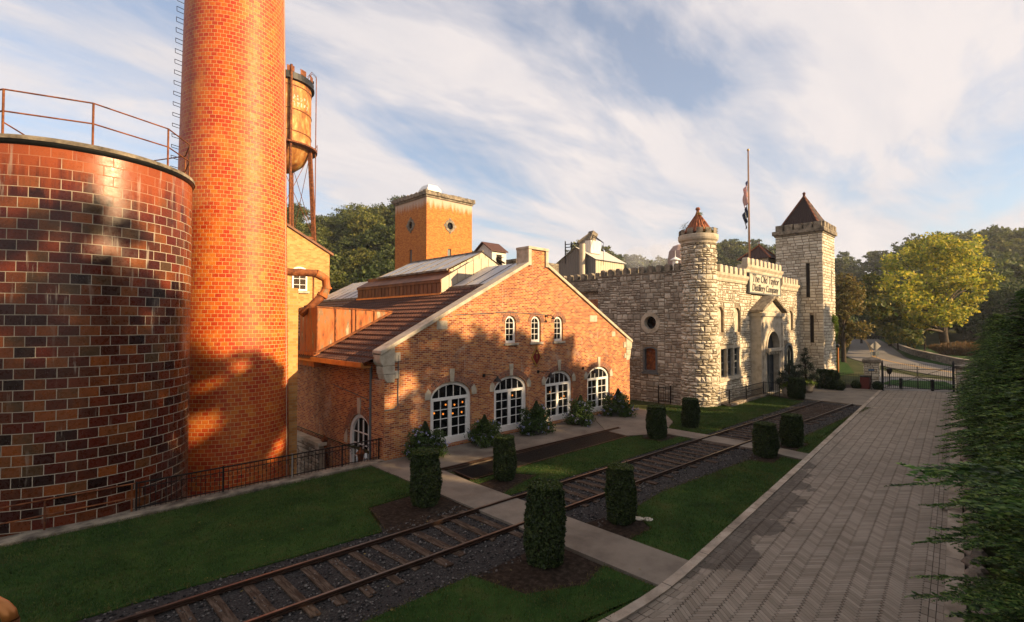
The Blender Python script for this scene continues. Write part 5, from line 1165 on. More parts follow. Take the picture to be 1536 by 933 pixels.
for (p0, p1, n) in (((QX0 - .02, QY0 - .1), (QX0 - .02, QY1), 5), ((QX0 - .1, QY0 - .02), (QX1 + .1, QY0 - .02), 5), ((QX1, QY0), (QX1, QY1), 5)):
    for i in range(n):
        c = Vector(p0).lerp(Vector(p1), (i + .5) / n); mb = MB(); mb.box(c.x - .27, c.x + .27, c.y - .27, c.y + .27, 13.625, 14.1) if False else mb.box(c.x - (.2 if p0[0] == p1[0] or abs(p0[0] - p1[0]) < .2 else .32), c.x + (.2 if abs(p0[0] - p1[0]) < .2 else .32), c.y - (.32 if abs(p0[0] - p1[0]) < .2 else .2), c.y + (.32 if abs(p0[0] - p1[0]) < .2 else .2), 13.625, 14.12 + rq.uniform(-.02, .03)); mb.build('merlon', M['trimgrey'], sq, bevel=.025)
def pyramid(mb, x0, x1, y0, y1, z0, z1, nrib, sag=.12):
    cx, cy = (x0 + x1) / 2, (y0 + y1) / 2
    cs = [(x0, y0), (x1, y0), (x1, y1), (x0, y1)]
    for k in range(4):
        a, b = Vector((*cs[k], 0)), Vector((*cs[(k + 1) % 4], 0)); c = Vector((cx, cy, 0)); n = nrib
        nr = ((a + b) / 2 - c).normalized()
        for i in range(n):
            for (t0, t1, dz) in ((i / n, (i + .5) / n, 0), ((i + .5) / n, (i + 1) / n, 1)):
                p, q = a.lerp(b, t0), a.lerp(b, t1); h0 = .05 if dz else 0; h1 = 0 if dz else .05
                A_ = p + nr * h0; B_ = q + nr * h1; 
                mb.add([(A_.x, A_.y, z0), (B_.x, B_.y, z0), (cx + (q.x - cx) * .01, cy + (q.y - cy) * .01, z1)], [(0, 1, 2)], [[(0, 0), (0, 0), (0, 1)]])
        mb.bar((a.x, a.y, z0 + .02), (cx, cy, z1 + .03), .14, .1)
mb = MB(); pyramid(mb, QX0 + .12, QX1 - .12, QY0 + .12, QY1 - .12, 13.64, 17.0, 14); mb.build('pyramid_roof', M['terracotta_dark'], sq)
mb = MB(); mb.lathe([(.14, 16.9), (.10, 17.1), (.13, 17.2), (.14, 17.28), (0, 17.4)], (QX0 + QX1) / 2, (QY0 + QY1) / 2, 12); mb.build('finial', M['terracotta_dark'], sq)
mb = MB(); mb.box(49.4, 51.9, 16.2, 18.6, 7.8, 11.3); rt_ = mb.build('rear_turret', M['stone'], cas)
mb = MB(); pyramid(mb, 49.1, 52.2, 15.9, 18.9, 11.3, 12.75, 9); mb.build('pyramid_roof', M['terracotta'], rt_)
mb = MB(); mb.tube([(50.65, 17.4, 12.6), (50.65, 17.4, 13.15)], .05, 6); mb.build('finial', M['terracotta'], rt_)
# name sign on the parapet
sg = thing('name_sign', 'white painted signboard with black gothic lettering under the castle parapet', 'sign', (40.2, KY, 8.1))
mb = MB(); mb.box(36.95, 43.55, KY - .22, KY - .10, 7.42, 8.84); mb.build('board', M['signwhite'], sg)
mb = MB()
for (x0, x1, z0, z1) in ((36.89, 43.61, 7.36, 7.45), (36.89, 43.61, 8.80, 8.855), (36.89, 36.98, 7.451, 8.799), (43.52, 43.61, 7.451, 8.799)): mb.box(x0, x1, KY - .25, KY - .09, z0, z1)
mb.build('frame', M['frame_grey'], sg)
def lettering(body, x, z, size, y, parent, mat, shear=.12, w=1.0):
    cu_ = bpy.data.curves.new('lettering', 'FONT'); cu_.body = body; cu_.size = size; cu_.shear = shear; cu_.align_x = 'CENTER'; cu_.align_y = 'CENTER'; cu_.extrude = .012; cu_.offset = .004; cu_.space_character = .98
    to = bpy.data.objects.new('tmp', cu_); COL.objects.link(to); dg = bpy.context.evaluated_depsgraph_get(); me = bpy.data.meshes.new_from_object(to.evaluated_get(dg)); bpy.data.objects.remove(to)
    vs = [(x + v.co.x * w, y - v.co.z, z + v.co.y) for v in me.vertices]; mb = MB(); mb.add(vs, [tuple(p.vertices) for p in me.polygons]); 
    # small wedge serifs, blackletter fashion
    xs = [v[0] for v in vs]
    return mb.build('lettering', mat, parent)
lettering('The Old Taylor', 40.3, 8.46, .82, KY - .235, sg, M['lettering'], .18, 1.12)
lettering('Distillery Company', 40.2, 7.79, .74, KY - .235, sg, M['lettering'], .18, 0.98)
# flagpole and flags
fp = at_y(1124, 386, 14.4); ft = at_y(1121, 226, 14.4); fx = fp.x
fpo = thing('flagpole', 'tall thin flagpole rising behind the castle parapet', 'flagpole', (fx, 14.4, 7.8))
mb = MB(); mb.tube([(fx, 14.4, 7.8), (fx, 14.4, (fp.z + ft.z) / 2), (fx, 14.4, ft.z)], [.085, .07, .05], 10); mb.build('pole', M['copper'], fpo, smooth=True)
mb = MB(); mb.lathe([(0, ft.z), (.09, ft.z + .05), (.09, ft.z + .14), (0, ft.z + .2)], fx, 14.4, 12); mb.build('ball_finial', M['gold'], fpo)
mb = MB(); mb.tube([(fx - .12, 14.38, 8.6), (fx - .10, 14.38, ft.z - .1)], .012, 4); mb.build('halyard', M['signwhite'], fpo)
def flag(name, label, z1, z0, reach, mat, seed, hoist):
    mb = MB(); n, m_ = 26, 14; r_ = random.Random(seed); vs = []; d = Vector((-RT.x, -RT.y, 0)) * .9 + Vector((-.15, -.3, 0)); d.normalize(); nr = Vector((-d.y, d.x, 0))
    for i in range(n + 1):
        s = i / n
        for j in range(m_ + 1):
            t = j / m_
            out_ = .10 + reach * (s ** .8) * (1 - .25 * t) * (.75 + .25 * math.sin(t * 3 + 1)); drop = hoist * t + (z1 - z0 - hoist) * s ** 1.3
            fold = .13 * math.sin(s * 15 + t * 3.0 + seed) * (.25 + s); c = Vector((fx, 14.4, z1 - drop)) + d * (out_ + .05 * math.sin(s * 11 + t * 4)) + nr * fold
            vs.append(tuple(c))
    fs = []; uv = []
    for i in range(n):
        for j in range(m_):
            fs.append((i * (m_ + 1) + j, (i + 1) * (m_ + 1) + j, (i + 1) * (m_ + 1) + j + 1, i * (m_ + 1) + j + 1)); uv.append([(i / n, 1 - j / m_), ((i + 1) / n, 1 - j / m_), ((i + 1) / n, 1 - (j + 1) / m_), (i / n, 1 - (j + 1) / m_)])
    mb.add(vs, fs, uv); o = mb.build(name, mat, smooth=True, loc=(fx, 14.4, z1)); tag(o, label, 'flag'); return o
fm, t, p = new_mat('striped_flag_cloth'); g = G_(t); uv = g.n('ShaderNodeTexCoord').outputs['UV']; sp = g.n('ShaderNodeSeparateXYZ'); g.l(uv, sp.inputs[0])
st = g.math('GREATER_THAN', g.math('MODULO', g.math('MULTIPLY', sp.outputs[1], 13), 2.0), 1.0); ca_ = g.math('MULTIPLY', g.math('LESS_THAN', sp.outputs[0], .40), g.math('GREATER_THAN', sp.outputs[1], .46))
vo = g.n('ShaderNodeTexVoronoi'); vo.inputs['Scale'].default_value = 14; g.l(uv, vo.inputs['Vector']); stars = g.math('LESS_THAN', vo.outputs['Distance'], .22)
c = g.mix(st, (.42, .03, .035), (.70, .67, .62)); c = g.mix(st, (.42, .03, .035), (.70, .67, .62)); c = g.mix(ca_, c, g.mix(stars, (.03, .04, .13), (.7, .68, .66))); g.l(c, p.inputs['Base Color']); p.inputs['Roughness'].default_value = .8
f1 = at_y(1122, 271, 14.4).z; f2 = at_y(1120, 312, 14.4).z; f3 = at_y(1120, 304, 14.4).z; f4 = at_y(1117, 343, 14.4).z
flag('striped_flag', 'limp red and white striped flag with a blue canton hanging at half mast', f1, f2, .42, fm, 1, 1.1)
fm2, t, p = new_mat('blue_flag_cloth'); g = G_(t); uv = g.n('ShaderNodeTexCoord').outputs['UV']; sp = g.n('ShaderNodeSeparateXYZ'); g.l(uv, sp.inputs[0])
k = g.math('LESS_THAN', g.math('ADD', g.math('POWER', g.math('MULTIPLY', g.math('SUBTRACT', sp.outputs[0], .5), 1.4), 2), g.math('POWER', g.math('SUBTRACT', sp.outputs[1], .5), 2)), .05)
g.l(g.mix(k, (.025, .035, .075), (.34, .36, .34)), p.inputs['Base Color']); p.inputs['Roughness'].default_value = .8
flag('blue_flag', 'limp dark blue flag with a pale round emblem hanging below the striped one', f3, f4, .52, fm2, 4, 1.0)
# ramp railing and stone kerb along the castle front, small iron gate
kb = MB(); kb.box(31.3, 38.0, 12.52, 12.80, -.05, .16); k_ = kb.build('ramp_core', M['mortar'], loc=(34, 12.6, 0)); tag(k_, 'low rough stone edge of the ramp along the castle front', 'stone edge')
mb = MB(); stones(mb, MY(12.52), 31.3, 38.0, -.04, .17, (), .1, .12, .25, .6, (.01, .06), rnd=rq); mb.build('stonework', M['rubble'], k_)
poly_sheet('ramp', [(31.3, 12.8), (38.0, 12.8), (37.6, 13.58), (31.9, 13.58)], .05, M['terrace'], .12)
rr_ = thing('ramp_railing', 'black wrought iron railing of the ramp along the castle front, ending at the portal', 'railing', (34.5, 12.7, 0))
mb = MB()
for z in (1.0, .62, .25): mb.bar((31.4, 12.66, z), (37.4, 12.66, z + .0), .045, .035)
mb.bar((31.4, 12.66, 1.0), (31.9, 13.5, 1.0), .045, .035); mb.bar((37.4, 12.66, 1.0), (37.6, 11.7, 1.0), .045, .035); mb.bar((37.4, 12.66, .25), (37.6, 11.7, .25), .04, .03); mb.build('rails', M['iron'], rr_)
mb = MB()
for x in np.arange(31.5, 37.4, .16): mb.tube([(x, 12.66, .25), (x, 12.66, 1.0)], .011, 4)
for t in np.linspace(.1, .9, 7): mb.tube([(31.4 + .5 * t, 12.66 + .84 * t, .1), (31.4 + .5 * t, 12.66 + .84 * t, 1.0)], .012, 4); mb.tube([(37.4 + .2 * t, 12.66 - .96 * t, .1), (37.4 + .2 * t, 12.66 - .96 * t, 1.0)], .012, 4)
mb.build('balusters', M['iron'], rr_)
for x, y in ((31.4, 12.66), (34.2, 12.66), (37.4, 12.66), (37.6, 11.7), (31.9, 13.5)): mb = MB(); mb.box(x - .025, x + .025, y - .025, y + .025, .02, 1.05); mb.build('post', M['iron'], rr_)
g0 = at_z(990, 600); 
gt_ = thing('iron_gate', 'small black iron gate standing by the side wall of the castle under the arched window', 'gate', (29.4, 16.2, 0))
mb = MB(); G0 = Vector((29.3, 16.35, 0)); G1 = Vector((29.75, 15.75, 0))
for k in range(6): q = G0.lerp(G1, k / 5); mb.tube([(q.x, q.y, .12), (q.x, q.y, 1.05)], .014, 4)
mb.build('bars', M['iron'], gt_)
mb = MB()
for z in (.15, 1.0): mb.bar((G0.x, G0.y, z), (G1.x, G1.y, z), .04, .04)
for q in (G0, G1): mb.box(q.x - .03, q.x + .03, q.y - .03, q.y + .03, 0, 1.15)
mb.build('frame', M['iron'], gt_)

# ================================================================== GATE AND ROADSIDE
def pillar(x, y, s, h, cap, rot, label):
    t = thing('gate_pillar', label, 'gate pillar', (x, y, -.05), 'stone gate pillars'); cs, sn = math.cos(rot), math.sin(rot)
    mb = MB(); 
    def face(k):
        a = rot + k * math.pi / 2; n = Vector((math.cos(a), math.sin(a), 0)); u_ = Vector((-n.y, n.x, 0)); o = Vector((x, y, 0)) + n * s / 2
        return lambda u, v, d: tuple(o + u_ * u + n * d + Vector((0, 0, v)))
    c = MB(); c.prism([(x + s / 2 * 1.4142 * math.cos(rot + math.pi / 4 + k * math.pi / 2), y + s / 2 * 1.4142 * math.sin(rot + math.pi / 4 + k * math.pi / 2)) for k in range(4)], lambda u, v, d: (u, v, d), -.1, h); co = c.build('core', M['mortar'], t)
    for k in range(4): stones(mb, face(k), -s / 2, s / 2, -.08, h, (), .12, .24, .2, .5, (.015, .06), rnd=rq)
    mb.build('stonework', M['stone'], t)
    c = MB(); q = s / 2 * 1.4142
    for (e, z0, z1) in ((.20, h, h + cap * .55),): c.prism([(x + (q + e) * math.cos(rot + math.pi / 4 + k * math.pi / 2), y + (q + e) * math.sin(rot + math.pi / 4 + k * math.pi / 2)) for k in range(4)], lambda u, v, d: (u, v, d), z0, z1)
    b = len(c.v); pts = [(x + (q + .18) * math.cos(rot + math.pi / 4 + k * math.pi / 2), y + (q + .18) * math.sin(rot + math.pi / 4 + k * math.pi / 2), h + cap * .555) for k in range(4)]
    c.add(pts + [(x, y, h + cap)], [(0, 1, 4), (1, 2, 4), (2, 3, 4), (3, 0, 4)]); c.build('cap', M['trimgrey'], t, bevel=.03)
    return t
pillar(48.05, 8.15, .92, 2.05, .48, R(8), 'pale stone gate pillar with a broad cap, left of the gate beside the red cabinet')
pillar(51.2, 2.95, .8, 1.75, .3, R(8), 'stone gate pillar half swallowed by the hemlock hedge, right of the gate')
gt = thing('driveway_gate', 'wide black wrought iron double gate closing the end of the brick driveway', 'gate', (48.9, 5.5, 0))
ga, gb = Vector((47.75, 7.42, 0)), Vector((50.55, 3.45, 0))
for q in (ga, gb): mb = MB(); mb.box(q.x - .06, q.x + .06, q.y - .06, q.y + .06, -.05, 2.15); mb.lathe([(0, 2.15), (.08, 2.2), (0, 2.3)], q.x, q.y, 8); mb.build('post', M['iron'], gt)
gm = ga.lerp(gb, .5)
for (a, b) in ((ga, gm), (gb, gm)):
    a = a.lerp(b, .03); b = a.lerp(b, .985)
    mb = MB()
    for z in (.12, 1.0, 1.62): mb.bar((a.x, a.y, z), (b.x, b.y, z), .035, .04)
    for q in (a, b): mb.bar((q.x, q.y, .1), (q.x, q.y, 1.85), .04, .04)
    mb.bar((a.x, a.y, 1.85), (b.x, b.y, 1.05), .03, .03); mb.bar((a.x, a.y, .15), (b.x, b.y, 1.0), .03, .03)
    lf = mb.build('gate_leaf', M['iron'], gt); mb = MB()
    for k in range(1, 17):
        q = a.lerp(b, k / 17); h = 1.88 + .10 * math.sin(k / 17 * math.pi / 2); mb.tube([(q.x, q.y, .1), (q.x, q.y, h)], .013, 5); mb.lathe([(.028, h), (0, h + .11)], q.x, q.y, 5)
    mb.build('pickets', M['iron'], lf)
for (x, y, lb) in ((49.45, 6.5, 'short black bollard in front of the left gate leaf'), (49.75, 4.62, 'short black bollard in front of the right gate leaf')):
    mb = MB(); mb.lathe([(.10, -.02), (.10, .72), (.12, .74), (.12, .8), (.05, .86), (0, .87)], x, y, 14); o = mb.build('bollard', M['iron'], loc=(x, y, 0), smooth=False); tag(o, lb, 'bollard', 'bollards at the driveway gate')
ff = thing('picket_fence', 'low black iron picket fence between the square tower and the left gate pillar', 'fence', (48.6, 9.8, 0)); a, b = Vector((49.2, 11.3, 0)), Vector((48.35, 8.75, 0))
mb = MB()
for z in (.15, .95): mb.bar((a.x, a.y, z), (b.x, b.y, z), .03, .035)
mb.build('rails', M['iron'], ff); mb = MB()
for k in range(22): q = a.lerp(b, k / 21); mb.tube([(q.x, q.y, .0), (q.x, q.y, 1.12)], .012, 4)
mb.build('pickets', M['iron'], ff)
rc = thing('red_cabinet', 'dark red steel cabinet standing against the left gate pillar', 'cabinet', (47.35, 8.35, 0))
mb = MB(); mb.box(47.0, 47.6, 8.15, 8.75, .0, .95); mb.build('body', M['red_cab'], rc, bevel=.02); mb = MB(); mb.box(46.97, 47.63, 8.12, 8.78, .952, 1.02); mb.build('lid', M['iron'], rc); mb = MB(); mb.box(47.04, 47.56, 8.13, 8.149, .08, .88); mb.box(46.981, 46.999, 8.2, 8.7, .08, .88); mb.build('door', M['red_cab'], rc)
p = at_d(1307, 555, 38.2); bs = thing('small_plate_sign', 'small blue plate sign on a thin post by the left gate pillar', 'sign', (p.x, p.y, 0)); mb = MB(); mb.tube([(p.x, p.y, 0), (p.x, p.y, p.z)], .02, 6); mb.build('post', M['iron'], bs)
mb = MB(); a_ = Vector((RT.x, RT.y, 0)); mb.bar(p - a_ * .22, p + a_ * .22, .03, .14); mb.build('plate', M['bluesign'], bs)
p = at_d(1334, 557, 41); ul = thing('garden_urn', 'black iron urn on a thin stem just behind the left gate leaf', 'urn', (p.x, p.y, 0)); mb = MB(); mb.lathe([(.14, 0), (.05, .15), (.04, p.z - .25), (.10, p.z - .2), (.20, p.z), (.22, p.z + .22), (.12, p.z + .26)], p.x, p.y, 14); mb.build('urn_body', M['iron'], ul)
p = at_d(1314, 519, 50); rs1 = thing('road_sign', 'back of a diamond shaped road sign with a plate below it, beyond the gate pillar', 'road sign', (p.x, p.y, -.05))
a_ = Vector((RT.x, RT.y, 0)); z_ = Vector((0, 0, 1)); n_ = Vector((FW.x, FW.y, 0)).normalized()
mb = MB(); mb.tube([(p.x, p.y, -.05), (p.x, p.y, p.z + .5)], .035, 6); mb.build('post', M['signback'], rs1)
mb = MB(); mb.prism([(-.56, 0), (0, -.50), (.56, 0), (0, .50)], lambda u, v, d: tuple(p + a_ * u + z_ * v + n_ * (d + .05)), 0, .02); mb.build('diamond_panel', M['signback'], rs1)
q = at_d(1313, 530.5, 50); mb = MB(); mb.prism([(-.43, -.2), (.43, -.2), (.43, .2), (-.43, .2)], lambda u, v, d: tuple(q + a_ * u + z_ * v + n_ * (d + .05)), 0, .02); mb.build('lower_panel', M['frame_grey'], rs1)
p = at_d(1257, 546, 52); op = thing('orange_post', 'bright orange marker post with a black ball top against the ivy by the tower', 'post', (p.x, p.y, 0)); mb = MB(); mb.tube([(p.x, p.y, -.05), (p.x, p.y, p.z + 1.7)], .09, 8); mb.build('shaft', M['orange'], op); mb = MB(); mb.lathe([(0, p.z + 1.7), (.17, p.z + 1.8), (.2, p.z + 1.95), (.12, p.z + 2.1), (0, p.z + 2.15)], p.x, p.y, 12); mb.build('ball', M['iron'], op)
# dry stone wall along the road, footbridge parapet far down the road
WL = [(222, 34.4), (170, 24.6), (129.4, 17.6), (104, 12), (91, 8.3), (81.5, 5.4), (74, 2.4), (70, -1)]
rwl = thing('roadside_wall', 'long low stone wall curving along the grass beside the road beyond the gate', 'stone wall', (104, 12, 0))
co = MB(); stn = MB(); cp = MB()
for (a, b), (c, d) in zip(WL, WL[1:]):
    p0 = Vector((a, b, 0)); p1 = Vector((c, d, 0)); L_ = (p1 - p0).length; u_ = (p1 - p0).normalized(); n_ = Vector((u_.y, -u_.x, 0)); n_ = n_ if n_.dot(Vector((-1, .3, 0))) > 0 else -n_
    co.bar(p0 + Vector((0, 0, .2)), p1 + Vector((0, 0, .2)), .3, 1.2); cp.bar(p0 + Vector((0, 0, .88)), p1 + Vector((0, 0, .88)), .5, .14)
    if L_ < 60: stones(stn, (lambda p0, u_, n_: (lambda u, v, d: tuple(p0 + u_ * u + n_ * (d + .15) + Vector((0, 0, v)))))(p0, u_, n_), 0, L_, -.1, .8, (), .2, .3, .4, 1.0, (.01, .06), rnd=rq)
co.build('core', M['mortar'], rwl); stn.build('stonework', M['rubble'], rwl); cp.build('coping', M['rubble'], rwl)
q0, q1 = at_d(1262, 496, 165), at_d(1330, 496, 160); br = thing('footbridge', 'dark bridge parapet crossing at the far end of the road under the trees', 'bridge', (q0.x, q0.y, 0))
mb = MB(); mb.bar((q0.x, q0.y, .9), (q1.x, q1.y, .9), .5, .4); mb.bar((q0.x, q0.y, 3.2), (q1.x, q1.y, 3.2), .3, .35); mb.bar((q0.x, q0.y, 6.4), (q1.x, q1.y, 6.4), 3.5, 2.6); mb.build('deck', M['bark_dark'], br)
mb = MB()
for k in range(18): c = q0.lerp(q1, k / 17); mb.box(c.x - .22, c.x + .22, c.y - .22, c.y + .22, -.2, 5.2)
mb.build('railing_posts', M['bark_dark'], br)
# rough stone edging along the hedge side of the drive
mb = MB(); r_ = random.Random(4); x = 9
while x < 49:
    y = DRR(x) - .48 + r_.uniform(-.05, .05); s = r_.uniform(.12, .2)
    mb.lathe([(s, -.03), (s * 1.05, s * .4), (s * .7, s * .85), (0, s * .95)], x, y, 6, None, r_.random(), r_.random() + 6.28); x += s * 1.9
o = mb.build('stone_edging', M['rubble'], kind='stuff'); tag(o, 'rough small stones edging the hedge bed beside the drive', 'stones')
# curled copper thing close to the camera
p = at_d(4, 905, 3.0); mb = MB(); pts = []
cpv = thing('copper_pipe_end', 'curled copper coloured pipe end poking in at the lower left corner', 'pipe', (p.x, p.y, 0))
d_ = Vector((RT.x, RT.y, 0)); pts = [Vector((p.x, p.y, 0)) - d_ * .45, Vector((p.x, p.y, p.z - .1)) - d_ * .45] + [Vector((p.x, p.y, p.z - .10)) - d_ * .20 + d_ * (.25 * -math.cos(t)) + Vector((0, 0, .13 * math.sin(t))) for t in np.linspace(.2, math.pi, 10)]
mb.tube(pts, .038, 14, True); mb.build('pipe', M['copperlip'], cpv, smooth=True)
mb = MB(); e = pts[-1]; mb.tube([e + Vector((0, 0, .004)), e - Vector((0, 0, .03))], .042, 14, False); mb.build('lip', M['copper'], cpv)
# ================================================================== VEGETATION
rv = np.random.default_rng(21)
def unit(n, rng): a = rng.normal(size=(n, 3)); return a / np.linalg.norm(a, axis=1, keepdims=True)
def clumps(lobes, n, rng, shell=.55, flat=.8):
    """points spread through overlapping lobes (cx,cy,cz,r), denser to the outside, in small tufts"""
    lobes = np.asarray(lobes, float); wt_ = lobes[:, 3] ** 2; wt_ = wt_ / wt_.sum()
    nt = max(1, n // 16); k = rng.choice(len(lobes), nt, p=wt_); d = unit(nt, rng); rad = lobes[k, 3] * (shell + (1 - shell) * rng.random(nt) ** .6)
    c = lobes[k, :3] + d * rad[:, None] * np.array([1, 1, flat])
    tr = lobes[k, 3] * .13 + .06
    j = rng.integers(0, nt, n); e = rng.normal(size=(n, 3)) * np.array([1, 1, .55]); P = c[j] + e * tr[j][:, None]
    nr = d[j] * .7 + np.array([0, 0, .6])
    return P, nr
def limbs(mb, base, top, tips, r0, rng, bend=.12):
    """tapered trunk with limbs running to the lobes"""
    base = Vector(base); top = Vector(top); n = 7; ax = []
    for i in range(n + 1): t = i / n; ax.append(base.lerp(top, t) + Vector((rng.normal() * bend * t, rng.normal() * bend * t, 0)))
    mb.tube([base - Vector((0, 0, .3))] + ax, [r0 * 1.5] + [r0 * (1.15 - .85 * i / n) for i in range(n + 1)], 9)
    for tp in tips:
        tp = Vector(tp); t = min(.95, max(.42, (tp.z - base.z) / max(.1, (top.z - base.z)) * .62)); s = ax[int(t * n)]
        m1 = s.lerp(tp, .45) + Vector((rng.normal() * .2, rng.normal() * .2, (tp - s).length * .05))
        mb.tube([s, m1, tp], [r0 * .34, r0 * .18, r0 * .05], 6)
def make_tree(name, label, cat, base, h, rad, nleaf, lsize, leafmat, rng, group=None, trunk_frac=.28, nl=14, bark='bark', r0=None, yscale=1.0, parts2=None):
    t = thing(name, label, cat, base, group); b = Vector(base); z0 = h * trunk_frac; lob = []
    for i in range(nl):
        f = rng.random(); a = rng.random() * 6.283; zz = z0 + (h - z0) * (.12 + .76 * f); w_ = math.sin(math.pi * min(1, (.18 + .78 * f))) ** .7
        rr = rad * w_ * (.35 + .45 * rng.random()); lob.append((b.x + rr * math.cos(a), b.y + rr * math.sin(a), b.z + zz, rad * (.30 + .2 * rng.random())))
    lob.append((b.x, b.y, b.z + h - rad * .38, rad * .4))
    mb = MB(); limbs(mb, b, (b.x, b.y, b.z + h * .8), [l[:3] for l in lob], r0 or h * .022, rng); mb.build('trunk', M[bark], t, smooth=True)
    P, nr = clumps(lob, nleaf, rng); leaves_mesh('crown', P, rng.uniform(.7, 1.25, nleaf) * lsize, leafmat, t, nrm=nr, rng=rng)
    return t
# ---- wooded hillside: individual trees sharing a few meshes
fine = [make_tree('forest_tree', 'x', 'tree', (0, 0, -300 - 40 * i), 13.0, 5.4 + .5 * i, 7500, .27, M['leaf_forest'], np.random.default_rng(40 + i), 'trees of the wood left of the brick tower', .2, 15, 'bark_dark') for i in range(3)]
coarse = [make_tree('forest_tree', 'x', 'tree', (0, 0, -500 - 40 * i), 13.0, 5.8 + .5 * i, 2600, .50, M['leaf_forest'], np.random.default_rng(60 + i), 'trees of the wooded hillside', .16, 13, 'bark_dark') for i in range(4)]
pts_f = []; pts_c = []
def scatter(az0, az1, r0, r1, sp, dest, jit=.38):
    r = r0
    while r < r1:
        da = sp / r; a = R(az0) + rv.random() * da
        while a < R(az1):
            rr, aa = r + rv.normal() * sp * jit, a + rv.normal() * da * jit; dest.append((rr * math.cos(aa), rr * math.sin(aa), rr, aa)); a += da
        r += sp * .92
    return dest
scatter(55.5, 71, 74, 165, 9.5, pts_f)
scatter(88, 93, 70, 95, 9, pts_f)
scatter(-2.5, 15, 122, 300, 12.0, pts_c); scatter(15, 37, 215, 315, 12.5, pts_c)
LAB_F = 'dense green broadleaf tree of the wood on the slope left of the square brick tower'
LAB_C = 'distant green broadleaf tree of the wooded hillside behind the castle and the road'
usedf = 0; usedc = 0
def near_road(x, y, m_=7): return any((x - a) ** 2 + (y - b) ** 2 < m_ * m_ for a, b in RCs)
def in_meadow(x, y): return 80 < x < 140 and y < 22 and y > -20
for dest, src, lab, gname, sc0 in ((pts_f, fine, LAB_F, 'f', (.85, 1.2)), (pts_c, coarse, LAB_C, 'c', (.85, 1.3))):
    for i, (x, y, r, a) in enumerate(dest):
        if near_road(x, y) or in_meadow(x, y): continue
        z = hill_h(r, a) - .4; z = max(z, -2.1); s = rv.uniform(*sc0); o = src[i % len(src)]
        if len(dest) < 0: pass
        c = dup(o, (x, y, z), lab, rv.random() * 6.28, (s * rv.uniform(.9, 1.15), s * rv.uniform(.9, 1.15), s))
        if gname == 'f': usedf += 1
        else: usedc += 1
for o in fine + coarse:
    for ch in list(o.children): bpy.data.objects.remove(ch)
    bpy.data.objects.remove(o)
print('forest trees', usedf, usedc)
# ---- woodland edge: bigger individual trees near the road and behind the hedge
E_ = [  # px, py(base), depth, h, rad, mat, label
 (1292, 500, 128, 12, 6.0, 'leaf_green', 'tall dark green tree overhanging the far end of the road, left of the bridge'),
 (1335, 506, 112, 15, 6.5, 'leaf_green', 'bushy green tree over the stone wall, left of the big yellow tree'),
 (1362, 508, 104, 11, 5.0, 'leaf_forest', 'low dark tree behind the thin saplings in the meadow'),
 (1462, 508, 104, 13, 6.5, 'leaf_forest', 'dark tree just right of the trunk of the big yellow tree'),
 (1500, 506, 96, 13, 6.5, 'leaf_green', 'dark green tree standing behind the hedge at the right edge, second from the yellow tree'),
 (1535, 506, 92, 14, 7.0, 'leaf_forest', 'dark tree cut by the right edge of the picture above the hemlock hedge'),
 (1480, 505, 118, 16, 7.0, 'leaf_forest', 'taller tree rising behind the dark trees right of the yellow tree'),
 (1250, 505, 104, 13, 5.5, 'leaf_green', 'green tree partly hidden behind the square stone tower')]
for i, (px, py, dep, h, rad, mt, lb) in enumerate(E_):
    p = at_d(px, py, dep); make_tree('woodland_tree', lb, 'tree', (p.x, p.y, -.3), h, rad, 9000, .30, M[mt], np.random.default_rng(100 + i), None, .16, 16, 'bark_dark')
p = at_d(45, 300, 46); make_tree('hilltop_tree', 'yellow green leafy tree whose top just shows above the rim of the tile silo', 'tree', (p.x, p.y, -2), 23.2, 6.0, 12000, .22, M['leaf_forest'], np.random.default_rng(200), None, .3, 22)
# saplings in the meadow
for i, (px, py, dep, lb) in enumerate(((1347, 524, 96, 'thin dark sapling farthest left in the meadow behind the stone wall'), (1365, 526, 92, 'leaning dark sapling, second from the left in the meadow'), (1371, 523, 98, 'slim bent sapling close behind the leaning one in the meadow'), (1387, 527, 88, 'straight slender sapling nearest the big yellow tree'))):
    p = at_d(px, py, dep); make_tree('sapling', lb, 'sapling', (p.x, p.y, .2), 6.5, 2.1, 2600, .20, M['leaf_green'], np.random.default_rng(220 + i), 'saplings in the meadow', .42, 8, 'bark_dark', .13)
# ---- the big yellow tree
yb = at_z(1416, 530, .2); YD = (yb - Vector((0, 0, CAM_H))).dot(FW)
yt = thing('yellow_tree', 'big spreading tree with yellowing sunlit crown and thick grey trunk beyond the gate', 'tree', (yb.x, yb.y, .2)); ry = np.random.default_rng(5)
LOB = [(1412, 372, 36), (1382, 392, 36), (1438, 384, 36), (1466, 398, 30), (1482, 424, 20), (1352, 412, 34), (1405, 412, 36), (1368, 446, 34), (1412, 446, 38), (1448, 430, 28), (1392, 480, 28), (1428, 478, 28), (1462, 448, 20), (1340, 440, 26), (1446, 466, 16), (1372, 478, 22)]
GL = [(1322, 440, 26), (1318, 466, 24), (1338, 478, 26), (1312, 420, 18), (1352, 492, 20), (1330, 495, 18)]
def lob3(L_): 
    o = []
    for px, py, r in L_:
        for q in range(3):
            dp = YD + ry.uniform(-9, 9); c = at_d(px + ry.normal() * r * .35, py + ry.normal() * r * .3, dp); o.append((c.x, c.y, c.z, r / FPX * YD * (.62 if q else .80)))
    return o
lo1, lo2 = lob3(LOB), lob3(GL)
mb = MB(); limbs(mb, (yb.x, yb.y, .2), at_d(1412, 415, YD), [l[:3] for l in lo1[::3] + lo2[::3]], .62, ry, .35); mb.build('trunk', M['bark'], yt, smooth=True)
P, nr = clumps(lo1, 21000, ry, .55, .65); leaves_mesh('crown', P, ry.uniform(.18, .34, len(P)), M['leaf_yellow'], yt, nrm=nr, rng=ry)
